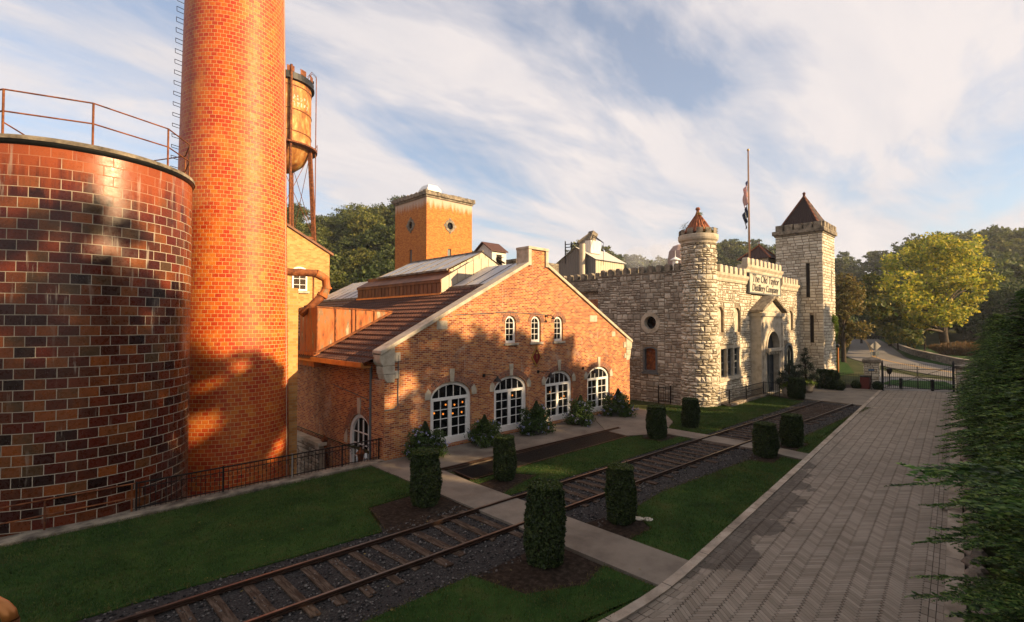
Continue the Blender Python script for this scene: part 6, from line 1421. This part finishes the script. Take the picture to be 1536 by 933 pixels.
M['leaf_lower'] = leaf('lower_crown_leaf', [(.045, .075, .012), (.08, .105, .014), (.14, .14, .018), (.26, .20, .025)], .3, .55, 0)  # greener and browner leaf mix for the lower left lobes
P, nr = clumps(lo2, 12000, ry, .4, .75); leaves_mesh('lower_crown', P, ry.uniform(.2, .36, len(P)), M['leaf_lower'], yt, nrm=nr, rng=ry)
# ---- autumn tree beside the tower, ivy, hedges by the gate
p = at_d(1266, 560, 66); t_ = make_tree('autumn_tree', 'brown and olive autumn tree growing close beside the square stone tower', 'tree', (p.x, p.y, -.1), 12.2, 3.0, 12000, .16, M['leaf_brown'], np.random.default_rng(300), None, .12, 18)
iv = thing('ivy', 'bright green ivy climbing the sunlit corner of the square stone tower', 'ivy', (53.3, 11.8, 0)); ri = np.random.default_rng(8); P = []
for (c, r, n) in (((53.25, 11.68, 4.9), .42, 700), ((53.0, 11.65, 5.4), .35, 400), ((52.2, 11.66, 5.6), .28, 260), ((53.35, 11.8, 4.0), .45, 800), ((53.4, 11.9, 3.0), .4, 700), ((53.4, 12.0, 2.0), .45, 800), ((53.45, 12.0, 1.0), .5, 800)):
    P.append(np.array(c) + ri.normal(size=(n, 3)) * np.array([r, .10, r * 1.1]) * .6)
P = np.concatenate(P); leaves_mesh('foliage', P, ri.uniform(.05, .10, len(P)), M['leaf_bright'], iv, rng=ri)
mb = MB(); mb.tube([(53.4, 11.9, 0), (53.38, 11.85, 2.5), (53.2, 11.7, 5.2)], [.05, .035, .015], 6); mb.build('stem', M['bark'], iv)
ih = thing('ivy_hedge', 'tall ivy covered bank hedge running along the left side of the road', 'hedge', (70, 17, 0)); n = 26000; s = ri.random(n); hx_ = 57 + 46 * s; hy_ = 14.3 + 8.6 * s
dir_ = unit(n, ri); hh = 3.1 - .5 * np.sin(s * 20); P = np.stack([hx_ + dir_[:, 0] * .9, hy_ + dir_[:, 1] * .9, np.clip(1.5 + dir_[:, 2] * 1.7 + ri.normal(size=n) * .25, 0, 3.5)], 1)
leaves_mesh('foliage', P, ri.uniform(.07, .17, n), M['leaf_green'], ih, nrm=dir_, rng=ri)
mb = MB()
for k in range(12): a = k / 11; mb.tube([(57 + 46 * a, 14.3 + 8.6 * a, -.2), (57.1 + 46 * a, 14.3 + 8.6 * a, 2.0)], .06, 5)
mb.build('stems', M['bark_dark'], ih)
p = at_d(1447, 530, 76); rg_ = np.random.default_rng(9); n = 7000; a = rg_.random(n) * 6.28; rr = np.sqrt(rg_.random(n)); hgt = rg_.random(n)
P = np.stack([p.x + rr * np.cos(a) * 2.2 * (.6 + .5 * hgt), p.y + rr * np.sin(a) * 4.2 * (.6 + .5 * hgt), .1 + hgt * 2.3 * (1 - .4 * rr)], 1)
og = thing('ornamental_grass', 'reddish feathery ornamental grass clump right of the yellow tree trunk', 'grass clump', (p.x, p.y, 0)); leaves_mesh('blades', P, rg_.uniform(.2, .42, n), M['grass_red'], og, aspect=.14, direc=np.stack([np.cos(a) * .4 * rr, np.sin(a) * .4 * rr, np.ones(n)], 1) + rg_.normal(size=(n, 3)) * .15, rng=rg_)
def leafball(name, label, cat, c, r, n, ls, mat, group=None, seed=1, box=None, stem=True):
    rg = np.random.default_rng(seed); t = thing(name, label, cat, (c[0], c[1], 0), group)
    if box:
        bx_, by_, bz_, rot = box; k = rg.integers(0, 5, n); U = rg.uniform(-1, 1, (n, 3)); 
        U[:, 2] = (U[:, 2] + 1) / 2
        for f, (ax, sg_) in enumerate(((0, 1), (0, -1), (1, 1), (1, -1), (2, 1))): U[k == f, ax] = sg_
        U += rg.normal(size=(n, 3)) * .035; cs, sn = math.cos(rot), math.sin(rot); X = U[:, 0] * bx_; Y = U[:, 1] * by_
        P = np.stack([c[0] + X * cs - Y * sn, c[1] + X * sn + Y * cs, np.maximum(U[:, 2] * bz_, .02)], 1); nr = None
    else:
        d = unit(n, rg); P = np.array(c) + d * r * (.86 + .16 * rg.random((n, 1))); P[:, 2] = np.maximum(P[:, 2], .02); nr = d
    leaves_mesh('foliage', P, rg.uniform(.7, 1.2, n) * ls, mat, t, nrm=nr, rng=rg)
    if stem: mb = MB(); mb.tube([(c[0], c[1], -.02), (c[0], c[1], c[2] if not box else box[2] * .6)], .04, 6); mb.build('stem', M['bark_dark'], t)
    return t
leafball('box_hedge', 'square clipped dark hedge block in front of the square tower', 'hedge', (45.2, 10.7, 0), 0, 7000, .055, M['leaf_topiary'], None, 1, (.55, .55, 1.42, .2))
leafball('box_ball', 'largest dark clipped ball shrub, by the fence at the tower foot', 'shrub', (48.2, 10.9, .75), .55, 4200, .05, M['leaf_topiary'], 'clipped ball shrubs near the gate', 2)
leafball('box_ball', 'clipped ball shrub in the mulch just right of the square hedge block', 'shrub', (44.75, 9.65, .42), .42, 3000, .045, M['leaf_topiary'], 'clipped ball shrubs near the gate', 3)
leafball('box_ball', 'small clipped ball shrub on the left side of the red cabinet', 'shrub', (47.0, 9.0, .30), .34, 2400, .045, M['leaf_topiary'], 'clipped ball shrubs near the gate', 4)
leafball('box_ball', 'small clipped ball shrub at the foot of the left gate post', 'shrub', (47.3, 7.65, .32), .36, 2400, .045, M['leaf_topiary'], 'clipped ball shrubs near the gate', 5)
leafball('box_ball', 'clipped ball shrub half hidden on the left of the square hedge block', 'shrub', (43.9, 11.9, .40), .42, 2600, .045, M['leaf_topiary'], 'clipped ball shrubs near the gate', 6)
# ---- clipped yew columns
def topiary(name_seed, h, r, n=9000):
    rg = np.random.default_rng(name_seed); t = thing('clipped_yew', 'x', 'topiary', (0, 0, 0), 'clipped yew columns along the railway')
    k = int(n * .80); a = rg.random(k) * 6.283; z = rg.random(k) * h; lump = 1 + .05 * np.sin(a * 3 + z * 4 + name_seed) + .04 * np.sin(a * 7 - z * 9) + .03 * np.sin(a * 11 + z * 15) - .12 * np.exp(-((a - 4.2 - .1 * np.sin(z * 6)) / .12) ** 2) * (name_seed == 2)
    rz = r * (.86 + .20 * np.sin(np.pi * np.clip(z / h, 0, 1) ** .8 * .9 + .2)) * np.where(z > h * .93, 1 - (z / h - .93) * 2.0, 1) * lump
    q = rz * (.90 + .12 * rg.random(k)); P1 = np.stack([q * np.cos(a), q * np.sin(a), z], 1); N1 = np.stack([np.cos(a), np.sin(a), np.full(k, .35)], 1)
    m_ = n - k; a = rg.random(m_) * 6.283; q = r * .9 * np.sqrt(rg.random(m_)); P2 = np.stack([q * np.cos(a), q * np.sin(a), h * (.985 + .02 * rg.normal(size=m_))], 1); N2 = np.tile([0, 0, 1.0], (m_, 1))
    leaves_mesh('foliage', np.concatenate([P1, P2]), rg.uniform(.02, .05, n), M['leaf_topiary'], t, nrm=np.concatenate([N1, N2]), aspect=.45, rng=rg)
    k = 1800; a = rg.random(k) * 6.283; q = r * .92 * np.sqrt(rg.random(k)); Pt = np.stack([q * np.cos(a), q * np.sin(a), h * (1.0 + .022 * rg.random(k))], 1); leaves_mesh('top_leaves', Pt, rg.uniform(.02, .042, k), M['leaf_yew_top'], t, nrm=np.tile([0, 0, 1.0], (k, 1)), aspect=.45, rng=rg)  # last leaf layer: paler green over the flat top
    mb = MB(); mb.lathe([(r * .80, .03), (r * .86, h * .5), (r * .80, h * .93), (0, h * .94)], 0, 0, 18); mb.build('inner_twigs', M['bark_dark'], t)
    mb = MB(); mb.tube([(0, 0, -.03), (0, 0, .2)], .05, 6); mb.build('trunk', M['bark_dark'], t)
    return t
tp = [topiary(1, 1.45, .38, 13000), topiary(2, 1.40, .37, 13000)]
TPS = [(8.28, 12.06, 1.43, .40, 'clipped yew column left of the near walkway, in the mulch bed nearest the hall'), (11.49, 12.11, 1.39, .36, 'clipped yew column right of the near walkway, beside the black grate'),
 (8.18, 7.33, 1.60, .405, 'largest nearest clipped yew column, in front at the left edge of the near walkway'), (11.25, 7.40, 1.42, .37, 'clipped yew column with a bare split, across the track right of the near walkway'),
 (20.5, 11.55, 1.37, .41, 'clipped yew column at the grate end, left of the second walkway'), (23.82, 11.54, 1.41, .41, 'clipped yew column on the castle lawn, right of the second walkway'),
 (20.78, 7.0, 1.21, .42, 'clipped yew column between track and drive, nearer side of the second walkway'), (23.28, 6.78, 1.30, .42, 'clipped yew column between track and drive, farther side of the second walkway'),
 (38.1, 10.75, 1.33, .50, 'clipped yew column in front of the stone pots at the castle portal')]
for i, (x, y, h, r, lb) in enumerate(TPS):
    o = tp[i % 2] if i < 2 else dup(tp[i % 2], (x, y, 0), lb, i * 1.3, (r / .375, r / .375, h / 1.43))
    if i < 2: o.location = (x, y, 0); o.scale = (r / .375, r / .375, h / 1.43); o['label'] = lb
# ---- flower planters on the terrace
def planter():
    rg = np.random.default_rng(77); t = thing('flower_planter', 'x', 'planter', (0, 0, 0), 'flower planters along the hall front')
    mb = MB(); mb.prism([(-.26, -.26), (.26, -.26), (.26, .26), (-.26, .26)], lambda u, v, d: (u * (1 + .1 * d), v * (1 + .1 * d), d), .02, .60); mb.build('box', M['planter'], t, bevel=.015)
    n = 5000; z = rg.random(n) ** 1.3; a = rg.random(n) * 6.283; q = .25 * (1 - z ** 1.4) * (.8 + .3 * rg.random(n)) + .02; P = np.stack([q * np.cos(a), q * np.sin(a), .62 + z * .78], 1)
    leaves_mesh('conical_shrub', P, rg.uniform(.02, .04, n), M['leaf_topiary'], t, nrm=np.stack([np.cos(a), np.sin(a), np.full(n, .5)], 1), rng=rg)
    lob = [(.55 * math.cos(k * 1.05), .55 * math.sin(k * 1.05) * .75, .42 + .12 * math.sin(k * 2.1), .32) for k in range(6)] + [(0, 0, .70, .36), (.35, -.3, .84, .27), (-.4, -.1, .92, .28), (.1, .35, .95, .24), (.55, -.1, .2, .25), (-.5, -.35, .2, .25)]
    P, nr = clumps(lob, 5200, rg, .4, .9); P[:, 2] = np.maximum(P[:, 2], .04); leaves_mesh('trailing_foliage', P, rg.uniform(.03, .058, len(P)), M['leaf_shrub'], t, nrm=nr, rng=rg)
    k = rg.choice(len(P), 60); Q = np.repeat(P[k] * np.array([1.07, 1.07, 1.0]), 7, 0) + rg.normal(size=(420, 3)) * .03; o = leaves_mesh('blossoms', Q, .034, M['blossom'], t, aspect=.9, rng=rg)
    return t
fpt = planter(); PLP = [(11.0, 16.05, 'flower planter left of the first french window, behind the first clipped yew'), (13.95, 15.95, 'flower planter with its grey box showing, between the first and second french windows'), (17.2, 15.95, 'flower planter between the second and third french windows'), (20.45, 15.85, 'flower planter between the third and fourth french windows'), (23.75, 15.75, 'flower planter right of the last french window, next to the castle')]
for i, (x, y, lb) in enumerate(PLP):
    if i == 0: fpt.location = (x, y, 0); fpt['label'] = lb
    else: dup(fpt, (x, y, .0), lb, [0, 1.7, 3.3, .5, 5.1][i], [1, .92, 1.08, 1.05, 1.08][i])
# ---- potted junipers by the portal
for i, (x, y, h, lb, gr) in enumerate(((38.7, 11.35, 2.5, 'shorter twisted dark juniper in a stone pot, left of the pair at the portal', 1), (41.6, 11.1, 3.3, 'taller dark juniper in a round stone pot, right one of the pair at the portal', 2))):
    rg = np.random.default_rng(400 + i); t = thing('potted_juniper', lb, 'potted tree', (x, y, .03), 'potted junipers at the castle portal')
    mb = MB(); mb.lathe([(.36, .03), (.50, .2), (.56, .62), (.60, .70), (.52, .70), (.5, .6), (0, .6)], x, y, 24); mb.build('pot', M['pot'], t, smooth=False)
    P, nr = clumps([(x + .42 * math.cos(k), y + .42 * math.sin(k), .74, .24) for k in range(6)] + [(x, y, .8, .3)], 2600, rg, .4, .8); leaves_mesh('groundcover', P, rg.uniform(.03, .07, len(P)), M['leaf_bright'], t, nrm=nr, rng=rg)
    lob = []
    for k in range(15): f = k / 14; a = k * 2.4; rr = (1 - f) ** .8 * (.75 if i == 0 else .62); lob.append((x + rr * math.cos(a), y + rr * math.sin(a), .95 + (h - .95) * f, .10 + .18 * (1 - f)))
    mb = MB(); limbs(mb, (x, y, .6), (x, y, h * .9), [l[:3] for l in lob[:-1]], .07, rg, .06); mb.build('trunk', M['bark_dark'], t, smooth=True)
    P, nr = clumps(lob, 6500, rg, .3, .9); leaves_mesh('foliage', P, rg.uniform(.03, .065, len(P)), M['leaf_juniper'], t, nrm=nr, aspect=.3, rng=rg)
# plants growing on the turret rim
rg = np.random.default_rng(3); tpl = thing('wild_sprig', 'wild little sprig growing out of the rim of the round castle turret', 'plant', (30.2, 15.1, 10.9)); mb = MB(); q = at_d(1027, 343, 32.1)
mb.tube([(q.x + .1, q.y - .1, 11.1), (q.x, q.y, q.z + .25)], .012, 4)
for k in range(7): a = k * .9; mb.tube([(q.x, q.y, q.z + .05 * k - .1), (q.x + .25 * math.cos(a), q.y + .25 * math.sin(a), q.z + .1 + .06 * k)], .007, 3)
mb.build('stem', M['bark'], tpl); P = np.array([q.x, q.y, q.z + .1]) + rg.normal(size=(90, 3)) * .14; leaves_mesh('leaves', P, .03, M['leaf_bright'], tpl, rng=rg)
P = [];
for k in range(12): a = -2.4 + k * .16; P.append(np.array([TX + 1.0 * math.cos(a), TY + 1.0 * math.sin(a), 11.05]) + rg.normal(size=(40, 3)) * .09)
for k in range(3): P.append(np.array([TX - .1 + .1 * k, TY - .12, 12.25]) + rg.normal(size=(50, 3)) * .07)
tw2 = thing('turret_weeds', 'green weeds sprouting between the merlons and at the roof tip of the round turret', 'weeds', (TX, TY, 11)); leaves_mesh('leaves', np.concatenate(P), .035, M['leaf_bright'], tw2, rng=rg)

# ---- hemlock hedge along the right side of the drive
def hem_branch(p0, p1, rng, nt=14, tl=.34, droop=.18, ls=.045):
    p0 = np.array(p0, float); p1 = np.array(p1, float); ax = p1 - p0; L_ = np.linalg.norm(ax); d = ax / L_
    side = np.cross(d, [0, 0, 1]); side /= np.linalg.norm(side) + 1e-9
    f = lambda t: p0 + ax * t[..., None] + np.array([0, 0, -1.0]) * droop * L_ * (t ** 2)[..., None] + np.array([0, 0, 1.0]) * .06 * L_ * np.sin(np.pi * t)[..., None]
    C = []; D = []; S = []
    t = np.linspace(.15, 1, nt); base = f(t)
    for i in range(nt):
        for sg_ in (-1, 1):
            ln = tl * (1.05 - .75 * t[i]) * rng.uniform(.7, 1.25) * min(1.0, .35 + t[i] * 2.2); dr = d * .75 + side * sg_ * .8 + np.array([0, 0, -.22 + rng.normal() * .12]); dr /= np.linalg.norm(dr); m_ = max(3, int(ln / (ls * .75)))
            s = (np.arange(m_) + .6) / m_; P = base[i] + dr * (ln * s)[:, None] + np.array([0, 0, -1.]) * (.12 * ln * s ** 2)[:, None]
            for sg2 in (-1, 1):
                nd = dr * .6 + np.cross(dr, [0, 0, 1.]) * sg2 * .8; C.append(P + nd * ls * .5); D.append(np.tile(nd, (m_, 1))); S.append(ls * (1.1 - .45 * s))
    k = max(6, int(L_ / (ls * 1.2))); tt = np.linspace(.1, 1, k); P = f(tt); C.append(P); D.append(np.tile(d, (k, 1))); S.append(np.full(k, ls))
    return np.concatenate(C), np.concatenate(D), np.concatenate(S), [tuple(x) for x in f(np.linspace(0, 1, 5))]
def hemlock(seed, h, rad, nb=120, ls=.05, extra=()):
    rng = np.random.default_rng(seed); t = thing('hemlock_tree', 'x', 'conifer', (0, 0, 0), 'hemlocks of the hedge along the drive')
    C = []; D = []; S = []; tb = MB(); tb.tube([(0, 0, -.1), (0, 0, h * .5), (0, 0, h * .97)], [.11, .07, .01], 7)
    for i in range(nb):
        f = (i + rng.random()) / nb; z = .15 + (h - .2) * f; L_ = rad * (1 - f) ** .75 * rng.uniform(.75, 1.15) + .12; a = i * 2.399 + rng.normal() * .3
        q = hem_branch((0, 0, z), (L_ * math.cos(a), L_ * math.sin(a), z + L_ * rng.uniform(.12, .42)), rng, max(5, int(L_ * 8)), .36 * min(1, .4 + L_ * .4), .25, ls)
        C.append(q[0]); D.append(q[1]); S.append(q[2]); tb.tube(q[3], [.022, .016, .012, .008, .004], 4, False)
    for (p0, p1) in extra:
        q = hem_branch(p0, p1, rng, 34, .46, .10, .034); C.append(q[0]); D.append(q[1]); S.append(q[2]); tb.tube(q[3], [.016, .012, .009, .006, .003], 5, False)
    tb.build('trunk', M['bark_dark'], t); C = np.concatenate(C); leaves_mesh('needles', C, np.concatenate(S), M['leaf_hemlock'], t, nrm=np.tile([0, 0, 1.0], (len(C), 1)), aspect=.42, direc=np.concatenate(D), rng=rng)
    return t
hm = [hemlock(500 + i, 5.4 + .3 * (i - 1), 2.15, 190 + 15 * i, .06) for i in range(4)]
HX = [(9.6, -1.75, 1.0), (11.6, -1.5, .98), (13.4, -1.45, 1.0), (15.4, -1.2, .95), (17.4, -1.15, 1.0), (19.6, -.95, 1.02), (22, -.85, 1.0), (24.6, -.7, .98), (27.3, -.5, 1.0), (30.2, -.3, .97), (33.4, -.1, .95), (36.8, .1, .95), (40.4, .35, .92), (44.2, .6, .9), (17, -3.6, 1.0), (23, -3.4, 1.05), (29, -3.0, 1.05), (36, -2.4, 1.1), (44, -2.0, 1.1), (49, -2.2, 1.0), (54, -1.2, .8)]
for i, (x, y, s) in enumerate(HX):
    y += .62 if x > 20 else .34; lb = 'feathery dark green hemlock in the dense hedge along the right side of the drive'
    s2 = (s * 1.0, s * 1.0, s * (1.0 + .06 * math.sin(i * 2.3)))
    if i < 4: o = hm[i]; o.location = (x, y, -.05); o.scale = s2; o['label'] = lb; o.rotation_euler = (0, 0, i * 1.1)
    else: dup(hm[(i * 3 + i // 4) % 4], (x, y, -.05), lb, i * 1.7, s2)
E2 = []
o_ = Vector((8.9, -1.3, 0))
for (px, py, dep, zz) in ((1345, 705, 8.0, 2.9), (1392, 735, 8.2, 2.6), (1378, 790, 8.2, 2.2), (1400, 690, 8.6, 3.2), (1383, 842, 8.0, 1.7), (1375, 872, 7.6, 1.4)):
    p = at_d(px, py, dep); E2.append(((0, 0, zz), (p.x - o_.x, p.y - o_.y, p.z + .05)))
near_h = hemlock(520, 3.4, 1.3, 90, .04, E2); near_h.location = o_; near_h['label'] = 'near hemlock whose long fresh sprays reach out over the brick drive'
E3 = []; o3 = Vector((5.1, -1.1, 0))
for (px, py, dep) in ((1383, 672, 3.4), (1478, 722, 3.0)):
    p = at_d(px, py, dep); E3.append(((0, 0, p.z - .35), (p.x - o3.x, p.y - o3.y, p.z + .02)))
nh2 = hemlock(521, 4.4, .5, 40, .03, E3); nh2.location = o3; nh2['label'] = 'hemlock right beside the camera with two bare stretched twigs crossing the hedge'
# ---- tall trees beyond the hedge; they shade the garden in the morning sun
SH = [(3, 19.5, 3.6), (8, 19.6, 3.6), (12.6, 18.6, 3.6), (16.2, 17.0, 3.2), (19.6, 15.6, 3.2), (23.4, 15.6, 3.2), (26.2, 15.2, 2.8), (28.8, 14.9, 2.8), (31.4, 14.8, 2.6), (34.0, 12.8, 2.2), (36.8, 10.6, 2.0), (44.4, 13.8, 1.9), (47.4, 14.6, 2.8), (51, 14.9, 2.8), (55, 14.8, 3.0), (59.5, 15.0, 3.0), (64.5, 14.2, 3.4)]
SH2 = [(4.5, 16.5, 3.6), (10.4, 17.0, 3.6)]
for i, (x, h, r) in enumerate(SH):
    make_tree('shade_tree', 'tall broadleaf tree of the row beyond the hemlock hedge, outside the picture on the right', 'tree', (x, -9.5, -.1), h, r, 6500, .26, M['leaf_green'], np.random.default_rng(600 + i), 'shade trees beyond the hedge', .10, 18)
for i, (x, h, r) in enumerate(SH2):
    make_tree('shade_tree', 'tall broadleaf tree of the row beyond the hemlock hedge, outside the picture on the right', 'tree', (x, -12.2, -.1), h, r, 7500, .28, M['leaf_green'], np.random.default_rng(620 + i), 'shade trees beyond the hedge', .08, 20)
for i in range(24):
    make_tree('shade_shrub', 'bushy understorey shrub below the shade trees beyond the hemlock hedge, out of view on the right', 'shrub', ((4 + i * 3.3, -8.2, -.1) if i < 19 else (5.5 + (i - 19) * 3.2, -11.2, -.1)), 7.6, 2.6, 5200, .26, M['leaf_green'], np.random.default_rng(640 + i), 'understorey shrubs beyond the hedge', .03, 12)

# ---- lawn blades, ballast stones, fallen leaves
def in_poly(P, poly):
    x, y = P[:, 0], P[:, 1]; c = np.zeros(len(P), bool); n = len(poly)
    for i in range(n):
        (x0, y0), (x1, y1) = poly[i], poly[(i + 1) % n]
        k = ((y0 > y) != (y1 > y)) & (x < (x1 - x0) * (y - y0) / (y1 - y0 + 1e-12) + x0); c ^= k
    return c
rl2 = np.random.default_rng(33); A = []
for poly in lawns:
    q = np.array(poly); lo_, hi_ = q.min(0), q.max(0); lo_[0] = max(lo_[0], -3); n = int(np.prod(hi_ - lo_) * 1000); P = rl2.uniform(lo_, hi_, (n, 2)); A.append(P[in_poly(P, poly)])
A = np.concatenate(A); n = len(A); print('blades', n)
pat = .6 + .4 * np.sin(A[:, 0] * .9 + 1.3 * np.sin(A[:, 1] * .7)) * np.sin(A[:, 1] * 1.1 + np.sin(A[:, 0] * .5)); hgt = rl2.uniform(.014, .036, n) * (.75 + .4 * pat)
dirs = np.stack([rl2.normal(size=n) * .45, rl2.normal(size=n) * .45, np.ones(n)], 1)
gb_ = leaves_mesh('grass', np.concatenate([A, (hgt * .8)[:, None]], 1), hgt, M['blade'], None, aspect=.22, direc=dirs, rng=rl2); tag(gb_, 'short mown lawn grass between the walkways, the track and the drive', 'grass', None, 'stuff')
# dry straw-coloured tufts at the lawn edges
E4 = []
for poly in lawns:
    for (a, b), (c, d) in zip(poly, poly[1:] + poly[:1]):
        L_ = math.hypot(c - a, d - b); k = int(L_ * 90)
        if k and max(a, c) > -3: s = rl2.random(k); E4.append(np.stack([a + (c - a) * s, b + (d - b) * s], 1) + rl2.normal(size=(k, 2)) * .07)
E4 = np.concatenate(E4); n = len(E4); M['straw'] = leaf('dry_grass', [(.05, .06, .014), (.10, .085, .02), (.15, .11, .035)], .3, .7, 0)
o = leaves_mesh('dry_grass_edge', np.concatenate([E4, np.full((n, 1), .02)], 1), rl2.uniform(.015, .035, n), M['straw'], None, aspect=.22, direc=np.stack([rl2.normal(size=n), rl2.normal(size=n), np.ones(n)], 1), rng=rl2); tag(o, 'dry yellowish grass fringe along the lawn edges', 'grass', None, 'stuff')
n = 15000; X = rl2.uniform(-3, 37.5, n); Y = RRY(X) - 1.35 + rl2.random(n) * (RLY(X) + .75 - RRY(X) + 1.35)
keep = ~(((X > 8.9) & (X < 10.5)) | ((X > 21.3) & (X < 22.6)))
for poly in lawns: keep &= ~in_poly(np.stack([X, Y], 1), poly)
X, Y = X[keep], Y[keep]; n = len(X); s = rl2.uniform(.012, .034, n) * np.where(rl2.random(n) < .03, 1.5, 1)
oc_ = np.array([[1, 0, 0], [-1, 0, 0], [0, 1, 0], [0, -1, 0], [0, 0, 1], [0, 0, -1]], float); V = oc_[None] * (.6 + .8 * rl2.random((n, 6, 1))); th = rl2.random(n) * 6.28
Vx = V[:, :, 0] * np.cos(th)[:, None] - V[:, :, 1] * np.sin(th)[:, None]; Vy = V[:, :, 0] * np.sin(th)[:, None] + V[:, :, 1] * np.cos(th)[:, None]
V = np.stack([Vx, Vy, V[:, :, 2] * .75], 2) * s[:, None, None] + np.stack([X, Y, -.03 + s * .4], 1)[:, None, :]
of = np.array([[0, 2, 4], [2, 1, 4], [1, 3, 4], [3, 0, 4], [2, 0, 5], [1, 2, 5], [3, 1, 5], [0, 3, 5]]); Fc = (np.arange(n)[:, None, None] * 6 + of[None]).reshape(-1, 3)
me = bpy.data.meshes.new('ballast_stones'); me.vertices.add(6 * n); me.loops.add(len(Fc) * 3); me.polygons.add(len(Fc)); me.vertices.foreach_set('co', V.astype(np.float32).ravel()); me.loops.foreach_set('vertex_index', Fc.astype(np.int32).ravel()); me.polygons.foreach_set('loop_start', np.arange(0, len(Fc) * 3, 3, dtype=np.int32)); me.update(calc_edges=True); me.validate(); me.materials.append(M['stones'])
o = bpy.data.objects.new('ballast_stones', me); COL.objects.link(o); tag(o, 'loose dark crushed stones of the track ballast with a few pale ones', 'gravel', None, 'stuff')
k = 160; X = rl2.uniform(2, 36, k); Y = rl2.uniform(5, 16, k); o = leaves_mesh('fallen_leaves', np.stack([X, Y, np.full(k, .035)], 1), rl2.uniform(.02, .045, k), M['leaf_brown'], None, aspect=.7, direc=np.stack([rl2.normal(size=k), rl2.normal(size=k), np.zeros(k)], 1), nrm=np.tile([0, 0, 3.0], (k, 1)), rng=rl2); tag(o, 'scattered brown fallen leaves on lawns, track and walkways', 'fallen leaves', None, 'stuff')

# ---- morning air over the valley
mb = MB(); mb.box(-642, 642, -642, 642, -4.0, 72); hz = mb.build('haze', [], kind='stuff')
tag(hz, 'thin warm morning haze filling the valley', 'haze', None, 'stuff')
hm_ = bpy.data.materials.new('morning_haze'); hm_.use_nodes = True; t = hm_.node_tree; t.nodes.clear()
o = t.nodes.new('ShaderNodeOutputMaterial'); v = t.nodes.new('ShaderNodeVolumePrincipled'); t.links.new(v.outputs[0], o.inputs['Volume'])
v.inputs['Color'].default_value = (.90, .93, 1.0, 1); v.inputs['Density'].default_value = 0.0003; v.inputs['Anisotropy'].default_value = 0.2
hz.data.materials.append(hm_)

q = at_d(985, 388, 115); mb = MB(); n = 16
for k in range(3):
    c = q + Vector((RT.x, RT.y, 0)) * (k - 1) * 4.5 + Vector((0, 0, .6 * k)); mb.lathe([(0.05, c.z - 3)] + [(3.4 * math.cos(a), c.z + 3 * math.sin(a)) for a in np.linspace(-1.3, 1.3, 9)] + [(0.05, c.z + 3)], c.x, c.y, 20)
mi_ = mb.build('mist', [], kind='stuff'); tag(mi_, 'faint drifting mist in front of the far trees behind the castle wall', 'mist', None, 'stuff')
mm = bpy.data.materials.new('drifting_mist'); mm.use_nodes = True; t = mm.node_tree; t.nodes.clear(); o = t.nodes.new('ShaderNodeOutputMaterial'); v = t.nodes.new('ShaderNodeVolumePrincipled'); t.links.new(v.outputs[0], o.inputs['Volume'])
v.inputs['Color'].default_value = (.95, .95, 1.0, 1); v.inputs['Density'].default_value = 0.05; mi_.data.materials.append(mm)
